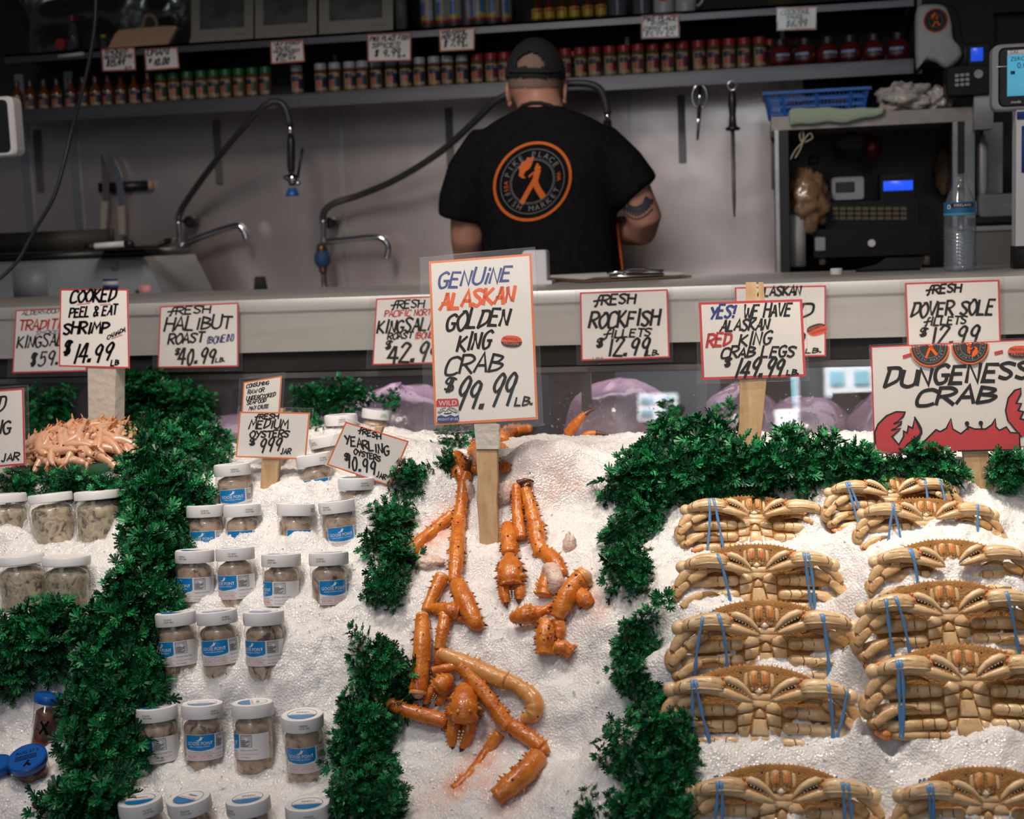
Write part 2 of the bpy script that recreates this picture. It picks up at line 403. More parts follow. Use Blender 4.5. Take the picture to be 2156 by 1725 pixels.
for px in (318, 1232, 1475, 1885):
    x = atY(px, 800, GY + .1).x; k.box((x, GY + .12, CTZ - .35), (.022, .02, .36))
rebase(k, ctr.location).build('upright', STEELD, ctr, sharp=30)
GT = math.radians(10); GP0 = V(0, GY + .035, CTZ - .17); GN = V(0, math.cos(GT), -math.sin(GT))
g = MB(); gm = GP0 + V((L + Rr) / 2, -.24 * math.sin(GT), -.24 * math.cos(GT)); g.box(gm, (Rr - L, .006, .50), 0, Matrix.Rotation(-GT, 3, 'X')); gp = rebase(g, ctr.location).build('front_glass', GLASS, ctr, False)
d = MB()
for i in range(420):
    px = rnd.choice([rnd.gauss(800, 60), rnd.gauss(1330, 90), rnd.gauss(1230, 40), rnd.gauss(1730, 90)]); py = 905 - abs(rnd.gauss(0, 45)) + rnd.uniform(-10, 10); p = onPlane(px, py, GP0 - GN * .004, GN)
    r = abs(rnd.gauss(0, .0008)) + .0005; d.ell(p, (r, r * .5, r), 0, None, 6, 4)
dm = mat('water_drop', (.9, .88, 1), .03, 0, .5, trans=.95)
tag(rebase(d, gp.matrix_world.translation + ctr.location).build('condensation', dm, gp), kind='stuff')

# shopfront across the street, seen only as reflections in the case glass
SF = mat('white_shopfront', (.85, .86, .86), .6); PANE = mat('teal_pane', (.22, .42, .50), .2)
for i_, (x0, x1, z0, z1, np_) in enumerate([(.12, .34, 1.2, 2.36, 2), (.58, 1.02, 2.0, 2.62, 2), (-1.15, -.78, 1.80, 2.06, 2)]):
    q = MB(); q.box(((x0 + x1) / 2, -7.05, CAMZ + (z0 + z1) / 2), (x1 - x0, .06, z1 - z0))
    for j_ in range(np_):
        for l_ in range(2): q.box((lerp(x0, x1, (j_ + .5) / np_), -7.015, CAMZ + lerp(z0, z1, .28 + .46 * l_)), ((x1 - x0) * .30, .02, (z1 - z0) * .22), 1)
    tag(q.build('window_%d' % (i_ + 1), [SF, PANE], sharp=30), kind='structure')
q = MB(); q.box((-.5, -7.2, 2.6), (9, .1, 5.2)); tag(q.build('wall_street', mat('street_brick', (.03, .03, .032), .8), sharp=30), kind='structure')
# pink film-wrapped mounds lying inside the case
FILM = mat('pink_film', (.50, .40, .46), .22, 0, .6, coat=.6, bump=(55, .25), noise=(7, .3, (.46, .35, .43)))
mounds = [(620, 940, 330, 70, 'low pink wrapped mound behind the glass at the oyster signs'), (850, 905, 150, 92, 'pink wrapped mound behind the glass between the yearling and golden king crab signs'),
          (1310, 905, 125, 105, 'tall pink wrapped mound behind the glass under the rockfish sign'), (1560, 905, 90, 92, 'pink wrapped mound behind the stake of the red king crab sign'),
          (1690, 925, 110, 88, 'pink wrapped mound behind the glass below the window reflection'), (1920, 930, 150, 120, 'pink wrapped mound behind the glass at the dungeness sign')]
for (px, pyb, hw, hh, lab) in mounds:
    base = atY(px, pyb, GY + .20); base.z -= .06; kk = mpp(base); m = MB(); rw, rh = hw * kk, hh * kk + .06; N = 28; M = 12; vs = []
    for j in range(M + 1):
        ph = math.pi / 2 * j / M
        for i in range(N):
            th = 2 * math.pi * i / N; q = 1 + .10 * mnoise.noise(V(math.cos(th) * 1.6 + px, math.sin(th) * 1.6, ph * 2))
            fold = .012 * math.sin(th * 9 + px) * math.sin(ph * 2)
            vs.append(V(math.cos(th) * math.cos(ph) ** .7 * (rw * q + fold), math.sin(th) * math.cos(ph) ** .7 * .13, math.sin(ph) * rh * q))
    m.add(vs, [(j * N + i, j * N + (i + 1) % N, j * N + N + (i + 1) % N, j * N + N + i) for j in range(M) for i in range(N)])
    base.z = CTZ - .60; 
    for i2 in range(len(m.v)): pass
    ext = atY(px, pyb, GY + .20).z - .06 - base.z
    m.v = [(v[0], v[1], v[2] + (ext if v[2] > 1e-4 else 0)) for v in m.v]
    tag(m.build('wrapped_fish_mound', FILM, loc=base), lab, 'wrapped fish', 'pink wrapped mounds inside the glass case')

# ------------------------------------------------------------------ shelves on the back wall
SHY = 4.12; SZ0 = CAMZ + .399; SZ1 = SZ0 + .040
xl = atY(-40, 260, SHY).x - .1; xr = atY(1924, 157, SHY).x
def shelf(name, z0, z1, yf, xl, xr, label, brackets, m):
    e = empty(name, ((xl + xr) / 2, WY, z1), label, 'shelf'); s = MB()
    s.box(((xl + xr) / 2, (yf + WY) / 2, z1 - .004), (xr - xl, WY - yf, .008)); s.box(((xl + xr) / 2, yf + .004, (z0 + z1) / 2), (xr - xl, .008, z1 - z0))
    rebase(s, e.location).build('board', m, e, sharp=30)
    for bx_ in brackets:
        b_ = MB(); x = atY(bx_, 240, WY).x
        b_.prism([(0, 0), (-.20, 0), (-.20, -.02), (-.02, -.17), (0, -.19)], (x, WY - .002, z0 - .002), .004, 0, Matrix.Rotation(math.radians(90), 3, 'Z').inverted())
        b_.box((x, WY - .006, z0 - .10), (.022, .010, .20))
        rebase(b_, e.location).build('bracket', STEELD, e, sharp=30)
    return e
SH1 = shelf('wall_shelf', SZ0, SZ1, SHY, xl, xr, 'lower steel shelf carrying the long row of spice bottles behind the worker', (75, 455, 945, 1435), mat('shelf_steel', (.085, .085, .095), .38, .8, noise=(7, .3, (.13, .13, .145), 5, (.4, 1, 8))))
UZ0 = CAMZ + .582; UZ1 = UZ0 + .026; UY = 4.14
SH2 = shelf('wall_shelf', UZ0, UZ1, UY, atY(10, 130, UY).x, atY(1924, 20, UY).x, 'upper steel shelf with prints, cans and mugs above the spice bottles', (), bpy.data.materials['shelf_steel'])
w = MB(); w.box((atY(1927, 90, UY + .1).x, UY + .12, (UZ1 + SZ0) / 2), (.012, .26, UZ1 - SZ0)); tag(w.build('shelf_end_panel', STEELD, sharp=30), 'dark end panel closing the right end of the two shelves', 'panel')
# ------------------------------------------------------------------ bottles on the lower shelf
AMB = mat('amber_sauce', (.10, .028, .010), .12, 0, .6, coat=.5)
AMBC = mat('brown_cap', (.05, .025, .018), .4)
SPICE = mat('ground_spice', (.10, .045, .018), .15, 0, .6, coat=.6)
HERB = mat('dried_herb', (.07, .06, .02), .15, 0, .6, coat=.6)
CREAM = mat('cream_label', (.27, .20, .12), .5)
NAVY = mat('navy_label', (.012, .02, .05), .5)
GRNL = mat('green_label', (.012, .05, .022), .5)
MAR = mat('maroon_label', (.10, .012, .03), .5)
RFISH = mat('red_fish_print', (.40, .06, .025), .5)
GRNC = mat('green_cap', (.008, .10, .033), .4)
REDC = mat('red_cap', (.24, .014, .018), .35)
WHTC = mat('white_cap', (.30, .30, .33), .4)
def label_patch(mb, r, z0, z1, a0, a1, mi, n=8):
    vs = []
    for z in (z0, z1):
        for i in range(n + 1):
            t = math.radians(lerp(a0, a1, i / n)); vs.append((r * math.sin(t), -r * math.cos(t), z))
    mb.add(vs, [(i, i + 1, n + 2 + i, n + 1 + i) for i in range(n)], mi)
def spice(capm, bodym, sidem, kind):
    e = empty('spice_bottle'); b = MB(); c = MB(); l = MB()
    if kind == 'sauce':
        b.lathe([(.0165, 0), (.018, .003), (.018, .050), (.014, .060), (.008, .068), (.007, .082)], n=14); c.lathe([(.0085, .080), (.0085, .092), (.0075, .094)], n=12); r, z0, z1 = .0183, .006, .046
    else:
        b.lathe([(.0175, 0), (.019, .003), (.019, .066), (.016, .071), (.016, .074)], n=16); c.lathe([(.0185, .072), (.0185, .089), (.0165, .091), (0.001, .091)], n=20, ribs=1, ribd=.0006, ribz=(.072, .0891)); r, z0, z1 = .0193, .010, .060
    h = z1 - z0
    label_patch(l, r, z0, z1, -58, 62, 0); label_patch(l, r + .0002, z0 + h * .2, z0 + h * .78, 14, 62, 1); label_patch(l, r + .0002, z0 + h * .25, z0 + h * .6, -22, 8, 2, 4); label_patch(l, r + .0003, z0 + h * .62, z0 + h * .92, -45, 20, 3, 5)
    l.v[-12:] = [(v[0], v[1], v[2]) for v in l.v[-12:]]
    b.build('glass_body', bodym, e, sharp=40); c.build('cap', capm, e, sharp=40); l.build('label', [CREAM, sidem, RFISH, NAVY], e)
    return e
def row(proto, pxs, py, Y, label, group, name='bottle', cat='bottle'):
    n = len(pxs); out = []
    for i, px in enumerate(pxs):
        o = proto if i == 0 else copy_tree(proto)
        p = atY(px, py, Y); o.location = (p.x, Y, SZ1); o.rotation_euler = (0, 0, math.radians(rnd.uniform(-20, 20)))
        tag(o, label(i, n), cat, group); o.name = name; out.append(o)
    return out
ORD = ['first', 'second', 'third', 'fourth', 'fifth', 'sixth', 'seventh', 'eighth', 'ninth', 'tenth', 'eleventh', 'twelfth', 'thirteenth', 'fourteenth', 'fifteenth', 'sixteenth', 'seventeenth']
row(spice(AMBC, AMB, NAVY, 'sauce'), [38, 66, 95, 122, 151, 177, 203, 230, 257, 285, 314], 215, 4.19, lambda i, n: '%s brown-capped sauce bottle from the left end of the lower shelf' % ORD[i], 'brown sauce bottles on the lower shelf', 'sauce_bottle')
row(spice(GRNC, SPICE, GRNL, 'jar'), [341, 368, 397, 426, 452, 478, 506, 534, 562], 200, 4.19, lambda i, n: 'green-capped spice bottle, %s along the row right of the brown sauces' % ORD[i], 'green-capped spice bottles', 'spice_bottle')
W0 = spice(WHTC, SPICE, NAVY, 'jar')
row(W0, [627], 190, 4.19, lambda i, n: 'white-capped spice bottle standing alone in the gap of the row', 'white-capped spice bottles', 'spice_bottle')
row(copy_tree(W0), [677, 707, 738, 765, 795, 825, 855, 885, 916, 945, 975], 185, 4.19, lambda i, n: 'white-capped spice bottle, %s right of the gap in the row' % ORD[i], 'white-capped spice bottles', 'spice_bottle')
R0 = spice(REDC, HERB, MAR, 'jar')
row(R0, [1007, 1036, 1064], 175, 4.19, lambda i, n: 'red-capped spice bottle, %s of those left of the man' % ORD[i], 'red-capped spice bottles', 'spice_bottle')
row(copy_tree(R0), [1192, 1223, 1253, 1285, 1315, 1345, 1376, 1408, 1438, 1472, 1504, 1536, 1568, 1600], 160, 4.19, lambda i, n: 'red-capped spice bottle, %s of those right of the man' % ORD[i], 'red-capped spice bottles', 'spice_bottle')
row(copy_tree(R0), [1208, 1622, 1653, 1678], 150, 4.26, lambda i, n: 'red-capped spice bottle of the back row, %s from the man' % ORD[i], 'red-capped spice bottles of the back row', 'spice_bottle')
JAR = mat('red_sauce', (.085, .010, .008), .08, 0, .7, coat=.8); LBLU = mat('pale_blue_print', (.16, .26, .40), .5)
e = empty('sauce_jar'); b = MB(); b.lathe([(.018, 0), (.026, .004), (.033, .024), (.032, .040), (.024, .056), (.019, .062)], n=20); b.build('glass_body', JAR, e)
c = MB(); c.lathe([(.021, .061), (.021, .078), (.019, .080), (.001, .080)], n=20); c.build('lid', BLACK, e, sharp=40)
l = MB(); label_patch(l, .0338, .016, .038, -38, 38, 0); label_patch(l, .0342, .030, .038, -34, 34, 1); put_text(l, 'COCKTAIL', lambda x, y: V(.0345 * math.sin(x / .0345), -.0345 * math.cos(x / .0345), y), 0, .020, .005, 2); l.build('label', [mat('dark_jar_label', (.05, .012, .03), .4), LBLU, CREAM], e)
row(e, [1644, 1695, 1743, 1790, 1840, 1891], 130, 4.185, lambda i, n: 'round jar of red sauce, %s right of the red-capped bottles' % ORD[i], 'round red sauce jars', 'sauce_jar', 'jar')

# ------------------------------------------------------------------ things on the upper shelf
def pxbox(x0, y0, x1, y1, Y):
    A = atY(x0, y0, Y); B = atY(x1, y1, Y); return A, B
PRINT = mat('photo_print', (.03, .03, .035), .4, noise=(16, .25, (.16, .16, .16), 6)); MATB = mat('print_mat_board', (.30, .285, .24), .5)
for i, (x0, x1, lab) in enumerate([(396, 530, 'leftmost matted black-and-white print on the upper shelf'), (531, 664, 'matted black-and-white print in the middle of the three'), (666, 826, 'matted black-and-white print nearest the spray cans')]):
    yb = 86 - i * 8.; A = atY(x0, yb, 4.17); B = atY(x1, yb - 6, 4.17); w = B.x - A.x; h = .19; base = V((A.x + B.x) / 2, 4.19, UZ1)
    e = empty('matted_print', base, lab, 'picture', 'matted prints on the upper shelf'); rt = Matrix.Rotation(math.radians(-10), 3, 'X')
    q = MB(); q.box(rt @ V(0, 0, h / 2), (w * .98, .006, h), 0, rt); q.build('mat_board', MATB, e, False)
    q = MB(); q.box(rt @ V(0, -.004, h / 2 + .018), (w * .70, .002, h * .72), 0, rt); q.box(rt @ V(w * .3, -.0045, .024), (w * .2, .0015, .003), 1, rt); q.build('photograph', [PRINT, GREYINK], e, False)
    if i < 2:
        q = MB(); q.box(rt @ V(-w * .35, -.005, h * .86), (w * .38, .002, h * .2), 0, rt); q.box(rt @ V(-w * .33, -.0065, h * .83), (w * .25, .001, h * .03), 1, rt); q.build('sticker', [BLACK, INKO], e, False)
# cutting board with rope loop
A = atY(224, 92, 4.16); B = atY(364, 86, 4.16); w = B.x - A.x; e = empty('cutting_board', ((A.x + B.x) / 2, 4.17, UZ1), 'pale wooden cutting board with a rope loop leaning on the upper shelf', 'cutting board')
rt = Matrix.Rotation(math.radians(-24), 3, 'X'); q = MB(); pts = [(-w / 2 + .0, 0), (w / 2 - .02, 0), (w / 2 + .004, .062), (w / 2 - .03, .066), (-w / 2 + .03, .062), (-w / 2 + .018, .05)]
q.prism(pts, rt @ V(0, 0, 0), .014, 0, rt, .002); q.build('board', WOODP, e, sharp=30)
q = MB(); q.sweep([V(.02 + .022 * math.cos(t), .03, .07 + .03 * math.sin(t)) for t in np.linspace(-.3, 3.4, 14)], .006, 7); q.build('rope_loop', mat('jute_rope', (.30, .22, .12), .9, bump=(150, .5)), e)
# spray cans and yellow bottles, glasses, mugs
CANB = mat('can_blue', (.05, .16, .42), .35); CANY = mat('can_yellow', (.45, .32, .02), .4); CANR = mat('can_red', (.36, .02, .02), .4); CANW = mat('can_white', (.28, .34, .42), .4); CAND = mat('can_base', (.10, .09, .09), .4, .5)
e = empty('tin_can'); b = MB(); b.lathe([(.0215, 0), (.0225, .002), (.0225, .11), (.020, .114), (.001, .114)], n=20); b.build('body', CAND, e, sharp=40)
l = MB(); label_patch(l, .0228, .018, .026, -85, 85, 2, 12); label_patch(l, .0228, .026, .104, -85, 85, 3, 12); label_patch(l, .0231, .028, .038, -50, 50, 1, 8); label_patch(l, .0231, .040, .076, -24, 24, 0, 6); label_patch(l, .0230, .040, .084, -40, -24, 1, 4); label_patch(l, .0230, .040, .084, 24, 40, 1, 4); l.build('label', [CANB, CANY, CANR, CANW], e)
for i, px in enumerate([903, 929, 957, 984, 1009, 1037, 1057]):
    o = e if i == 0 else copy_tree(e); p = atY(px, 46, 4.2); o.location = (p.x, 4.2 + .012 * (i % 2) if i < 6 else 4.25, UZ1); o.rotation_euler = (0, 0, math.radians([-40, -10, 0, 90, 40, 0, 20][i])); o.name = 'tin_can'
    tag(o, 'blue and yellow tin can with red band, %s right of the shelf prints' % ORD[i], 'can', 'blue and yellow cans')
e = empty('sauce_bottle'); b = MB(); b.lathe([(.016, 0), (.0165, .002), (.0165, .046), (.010, .055), (.0085, .075)], n=16); b.build('glass_body', AMB, e, sharp=40); c = MB(); c.lathe([(.0095, .07), (.0095, .086), (.001, .087)], n=12); c.build('cap', BLACK, e)
l = MB(); label_patch(l, .0168, .005, .040, -85, 85, 0, 10); label_patch(l, .0170, .030, .037, -40, 40, 1, 5); label_patch(l, .0170, .007, .011, -70, 70, 2, 6); l.build('label', [CANY, CANR, INK], e)
for i, px in enumerate([1131, 1157, 1184, 1210, 1238, 1266]):
    o = e if i == 0 else copy_tree(e); p = atY(px, 33, 4.2); o.location = (p.x, 4.2, UZ1); o.rotation_euler = (0, 0, math.radians(rnd.uniform(-30, 30))); o.name = 'sauce_bottle'
    tag(o, 'small dark bottle with a yellow label, %s from the cans on the upper shelf' % ORD[i], 'bottle', 'yellow-labelled bottles')
MUGW = mat('white_mug', (.46, .48, .53), .3)
for i, px in enumerate([1398, 1444]):
    p = atY(px, 25, 4.2); e = empty('coffee_mug', (p.x, 4.2, UZ1), ['white mug with a round dark emblem, beside the glasses on the shelf', 'white mug with a round dark emblem, handle to the right'][i], 'mug', 'white emblem mugs')
    b = MB(); b.lathe([(.027, 0), (.030, .003), (.0305, .085), (.028, .085), (.027, .006), (.001, .006)], n=24); b.build('body', MUGW, e, sharp=40)
    h = MB(); h.sweep([V(.029 + .021 * math.sin(t), -.006, .045 + .026 * math.cos(t)) for t in np.linspace(.15, 3.0, 10)], .0045, 8); h.build('handle', MUGW, e)
    l = MB(); N = 20
    for r_, mi, dr in ((.019, 0, .0004), (.016, 1, .0006)):
        cs = [(r_ * math.cos(2 * math.pi * k_ / N), r_ * math.sin(2 * math.pi * k_ / N)) for k_ in range(N)]; f_ = lambda x, y: V((.0306 + dr) * math.sin(x / .0306), -(.0306 + dr) * math.cos(x / .0306), .052 + y)
        l.add([f_(0, 0)] + [f_(*q) for q in cs], [(0, 1 + k_, 1 + (k_ + 1) % N) for k_ in range(N)], mi)
    f_ = lambda x, y: V(.0313 * math.sin(x / .0306), -.0313 * math.cos(x / .0306), .052 + y)
    stroke(l, [(-.006, .010), (0, .0), (.005, -.012)], .004, f_, 0); stroke(l, [(.004, .008), (0, 0), (-.006, -.012)], .004, f_, 0); l.build('emblem', [INKO, BLACK], e)
for i, (px, lab) in enumerate([(1300, 'clear drinking glass beside the yellow-labelled bottles'), (1352, 'clear drinking glass beside the white mugs')]):
    p = atY(px, 28, 4.22); q = MB(); q.lathe([(.024, 0), (.027, .002), (.030, .10), (.0285, .10), (.026, .006), (.001, .006)], n=20); tag(q.build('drinking_glass', glassy('tumbler_glass', (.75, .77, .82), .05, .05), loc=(p.x, 4.22, UZ1), sharp=40), lab, 'glass')
# wrapped goods and bottles at the dim left end
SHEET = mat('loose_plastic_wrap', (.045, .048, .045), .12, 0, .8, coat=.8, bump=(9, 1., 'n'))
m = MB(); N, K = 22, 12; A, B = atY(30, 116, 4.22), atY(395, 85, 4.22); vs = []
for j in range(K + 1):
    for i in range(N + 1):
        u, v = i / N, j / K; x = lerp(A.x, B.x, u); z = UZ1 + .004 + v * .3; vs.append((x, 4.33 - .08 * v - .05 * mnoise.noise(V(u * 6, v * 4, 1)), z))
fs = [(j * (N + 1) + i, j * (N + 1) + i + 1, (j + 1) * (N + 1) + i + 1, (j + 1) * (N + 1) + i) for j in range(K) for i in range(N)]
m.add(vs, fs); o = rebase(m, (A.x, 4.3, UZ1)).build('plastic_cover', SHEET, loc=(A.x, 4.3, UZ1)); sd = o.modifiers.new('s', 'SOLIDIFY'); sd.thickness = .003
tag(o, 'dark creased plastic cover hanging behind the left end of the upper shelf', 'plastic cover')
for (px, py, capm, lab, r, h, lie) in [(155, 88, REDC, 'small bottle with a red cap lying on the upper shelf, red end forward', .017, .09, 1), (218, 78, mat('yellow_cap', (.50, .40, .05), .4), 'little clear bottle with a yellow cap beside the cutting board', .010, .055, 0), (155, 84, REDC, 'bottle with a red cap standing behind the lying one', .015, .12, 0)]:
    p = atY(px, py, 4.2 if lie else 4.24); z = UZ1 if not lie else UZ1 + r; e = empty('bottle', (p.x, p.y, z), lab, 'bottle'); rt = Matrix.Rotation(math.radians(90), 3, 'X') if lie else None
    b = MB(); b.lathe([(r * .9, 0), (r, .003), (r, h * .7), (r * .6, h * .8), (r * .6, h * .86)], n=16, rot=rt); b.build('glass_body', glassy('clear_bottle', (.6, .62, .68), .05, .06), e); c = MB(); c.lathe([(r * .95, h * .84), (r * .95, h), (.001, h)], n=16, rot=rt); c.build('cap', capm, e, sharp=40)
q = MB(); p = atY(146, 115, UY - .012); q.box((0, 0, 0), (.085, .004, .010), 0, Matrix.Rotation(math.radians(-3), 3, 'Y')); tag(q.build('shelf_label_strip', MUGW, loc=(p.x, UY - .002, UZ0 + .012)), 'pale label strip on the edge of the upper shelf at its left end', 'label')
q = MB(); q.box((0, 0, .07), (.03, .06, .14)); p = atY(845, 40, 4.22); tag(q.build('book', mat('grey_book', (.12, .13, .13), .5), loc=(p.x, 4.24, UZ1)), 'thin grey book standing between the prints and the cans', 'book')
q = MB(); q.box((0, 0, .02), (.09, .06, .04)); p = atY(1650, 4, 4.22); tag(q.build('carton', mat('brown_carton', (.07, .05, .03), .7), loc=(p.x, 4.24, UZ1)), 'low brown carton at the right end of the upper shelf', 'box')

# ------------------------------------------------------------------ knives, taps and tools on the wall
def thing_at(name, px, py, Y, label, cat, group=None):
    p = atY(px, py, Y); return empty(name, p, label, cat, group), p, mpp(p)
t, p, k = thing_at('knife_rack', 262, 393, WY - .012, 'black magnetic knife rack with a wooden end on the steel wall', 'knife rack')
q = MB(); q.box((0, 0, 0), (112 * k, .02, 20 * k)); q.build('magnet_bar', BLACK, t); q = MB(); q.box((58 * k, 0, 0), (8 * k, .02, 18 * k)); q.build('end_cap', WOODP, t)
HAND = mat('bone_handle', (.36, .32, .27), .5)
for i, (px, py, rot, L, lab) in enumerate([(222, 400, 6, 1., 'dark curved knife hanging left on the rack'), (254, 410, 0, 1., 'bright narrow knife hanging right on the rack')]):
    p = atY(px, py, WY - .032); k = mpp(p); e = empty('kitchen_knife', p, lab, 'knife', 'knives on the rack'); rt = Matrix.Rotation(math.radians(rot), 3, 'Y')
    q = MB(); pts = [(-6 * k, -25 * k), (7 * k, -25 * k), (9 * k, 10 * k), (4 * k, 45 * k), (-12 * k if i == 0 else -8 * k, 76 * k), (-10 * k, 40 * k), (-7 * k, 10 * k)]
    q.prism(pts, (0, 0, 0), .003, 0, rt, .0006); q.build('blade', STEELD if i == 0 else CHROME, e, sharp=30)
    q = MB(); q.prism([(-7 * k, -85 * k), (5 * k, -85 * k), (9 * k, -24 * k), (-7 * k, -24 * k)], (0, 0, 0), .016, 0, rt, .003); q.build('handle', HAND, e, sharp=30)
def P3(lst, Y):   # pixel polyline -> points; third entry = offset from the plane towards the camera
    return [atY(q[0], q[1], Y - (q[2] if len(q) > 2 else 0)) for q in lst]
def tap(name, base, label, riser, hose, spout, knob, wallknob):
    p = atY(base[0], base[1], WY - .10); e = empty(name, p, label, 'tap', 'pre-rinse taps on the steel wall')
    def S_(nm, m, pts, r, n=10):
        q = MB(); q.sweep([Vector(v) - p for v in ease(P3(pts, WY - .10), 5)], r, n); return q.build(nm, m, e)
    S_('riser', CHROME, riser, .010); S_('spout', CHROME, spout, .010)
    S_('hose', RUBBER, hose, .0105)
    q = MB(); kp = atY(*knob, WY - .12) - p; q.ell(kp, (.026, .026, .032), 0, None, 12, 8); q.ell(kp + V(0, .0, .03), (.018, .02, .02), 1); q.ell(kp + V(0, 0, -.03), (.014, .014, .02), 1); q.build('valve_handle', [mat('blue_rag', (.02, .06, .15), .7), mat('brass', (.16, .10, .05), .4, .8)], e)
    q = MB(); wk = atY(*wallknob, WY - .03) - p; q.lathe([(.019, 0), (.019, .02), (.012, .03), (.001, .03)], wk, 14, 0, Matrix.Rotation(math.radians(90), 3, 'X')); q.build('wall_knob', BLACK, e, sharp=40)
    q = MB(); q.sweep([wk + V(0, 0.03, 0), wk + V(-.02, -.05, .005), atY(riser[0][0], riser[0][1], WY - .10) - p], .006, 8); q.build('wall_arm', CHROME, e)
    return e, p
e, p = tap('sink_tap', (385, 615), 'chrome pre-rinse tap with a looped spray hose, beside the knives', [(376, 466), (379, 500), (380, 560), (384, 618)],
    [(376, 466), (383, 440), (420, 385, .05), (470, 320, .13), (520, 262, .20), (555, 225, .23), (580, 214, .23), (600, 226, .23), (610, 262, .23)], [(376, 555), (382, 525), (410, 505), (490, 477), (510, 482), (520, 505)], (381, 560), (403, 467))
q = MB(); q.sweep([atY(x, y, WY - .33) - p for x, y in ((611, 260), (612, 286))], .0085, 10, 1); q.sweep([atY(x, y, WY - .33) - p for x, y in ((612, 284), (613, 300), (613, 355), (614, 364))], [.009, .012, .012, .009], 10, 0)
q.ell(atY(615, 376, WY - .33) - p, (.019, .016, .016), 1); q.ell(atY(604, 374, WY - .33) - p, (.012, .01, .008), 1); q.sweep([atY(x, y, WY - .33) - p for x, y in ((616, 370), (616, 392))], .012, 10, 1); q.lathe([(.012, .02), (.020, 0), (.020, -.004), (.001, -.004)], atY(616, 410, WY - .33) - p, 14, 2)
q.sweep([atY(x, y, WY - .35) - p for x, y in ((627, 375), (631, 345), (637, 312))], .0045, 8, 0); q.ell(atY(628, 386, WY - .35) - p, (.008, .008, .008), 1); q.build('spray_head', [BLACK, CHROME, BLUE], e)
e, p = tap('sink_tap', (684, 610), 'chrome pre-rinse tap whose hose runs up behind the man', [(681, 462), (681, 500), (681, 560), (684, 612)],
    [(680, 462), (684, 444), (705, 428), (760, 410), (840, 375, .06), (930, 318, .13), (1000, 255, .20), (1045, 212, .23), (1100, 190, .23), (1180, 178, .23), (1230, 176, .23), (1258, 184, .23), (1272, 205, .23), (1279, 240, .23)], [(684, 510), (720, 506), (780, 500), (805, 503), (818, 520), (814, 545)], (679, 545), (697, 470))
q = MB(); q.sweep([atY(x, y, WY - .33) - p for x, y in ((1279, 236), (1279, 256))], .0085, 10, 0); q.sweep([atY(x, y, WY - .33) - p for x, y in ((1279, 254), (1279, 330))], .012, 10, 1); q.build('spray_head', [CHROME, BLACK], e)
# hanging tools
p = atY(1472, 175, SHY - .012); k = mpp(p); e = empty('kitchen_shears', p, 'open-handled metal scissors hanging from the lower shelf', 'scissors')
q = MB()
for sx in (-1, 1): q.sweep([V(sx * (1 + 11 * math.sin(t)) * k * 1.3, 0, (-28 - 24 * math.cos(t) * 1.0) * k) for t in np.linspace(.1, 3.0, 12)], .003, 7)
q.build('handle', CHROME, e); q = MB(); q.prism([(-5 * k, -50 * k), (4 * k, -50 * k), (-4 * k, -118 * k), (-8 * k, -118 * k)], (0, 0, 0), .003, 0); q.prism([(-2 * k, -5 * k), (6 * k, -5 * k), (2 * k, -60 * k), (-3 * k, -60 * k)], (0, -.003, 0), .003, 0); q.build('blade', CHROME, e)
p = atY(1541, 172, SHY - .014); k = mpp(p); e = empty('sharpening_steel', p, 'black-handled sharpening steel hanging by a ring from the shelf', 'sharpening steel')
q = MB(); q.sweep([V(9 * k * math.cos(t), 0, (-8 + 10 * math.sin(t)) * k) for t in np.linspace(0, 6.28, 16)], .002, 6, cap=False); q.build('ring', CHROME, e)
q = MB(); q.lathe([(.004, -.025), (.009, -.032), (.0115, -.06), (.009, -.09), (.011, -.122), (.021, -.128), (.019, -.134), (.004, -.136)], n=14); q.build('handle', BLACK, e); q = MB(); q.lathe([(.0055, -.134), (.005, -.33), (.002, -.375)], n=10); q.build('rod', STEELD, e)

# ------------------------------------------------------------------ wrapping machine, black cord and scale at the left
Y0 = 3.86; A = atY(-140, 640, Y0); B = atY(352, 628, Y0); T = atY(300, 541, Y0)
MACH = mat('grey_machine_enamel', (.30, .33, .34), .4, noise=(5, .3, (.27, .30, .31)))
e = empty('wrapping_machine', ((A.x + B.x) / 2, Y0 + .2, .86), 'pale grey wrapping machine with sloping end and stickers behind the counter', 'machine'); o_ = e.location
q = MB(); zt = T.z; xr_ = B.x; xt = T.x
pts = [(A.x, .86), (xr_ + .02, .86), (xr_, A.z - .03), (xt, zt), (A.x, zt)]
q.prism([(x - o_.x, z - o_.z) for x, z in pts], (0, 0, 0), .40, 0, None, .012); q.build('housing', MACH, e, sharp=30)
def dec(x0, y0, x1, y1, mi, mb): a_, b_ = atY(x0, y0, Y0 - .004), atY(x1, y1, Y0 - .004); mb.box(((a_.x + b_.x) / 2 - o_.x, Y0 - .002 - o_.y, (a_.z + b_.z) / 2 - o_.z), (b_.x - a_.x, .004, abs(a_.z - b_.z)), mi)
for ds in (((216, 588, 247, 592, 0), (216, 592, 248, 602, 1), (217, 602, 248, 608, 0)), ((234, 548, 248, 570, 2),), ((292, 601, 318, 624, 3),), ((285, 611, 292, 623, 4),), ((24, 564, 100, 630, 2),)):
    q = MB()
    for d_ in ds: dec(*d_, q)
    q.build('sticker', [INKB, WHITE, GREYP, PINKINK, BLACK], e)
q = MB(); t1, t2 = atY(-140, 538, Y0), atY(290, 531, Y0); q.box(((t1.x + t2.x) / 2 - o_.x, 0, zt + .012 - o_.z), (t2.x - t1.x, .36, .022)); q.build('black_lid', BLACK, e)
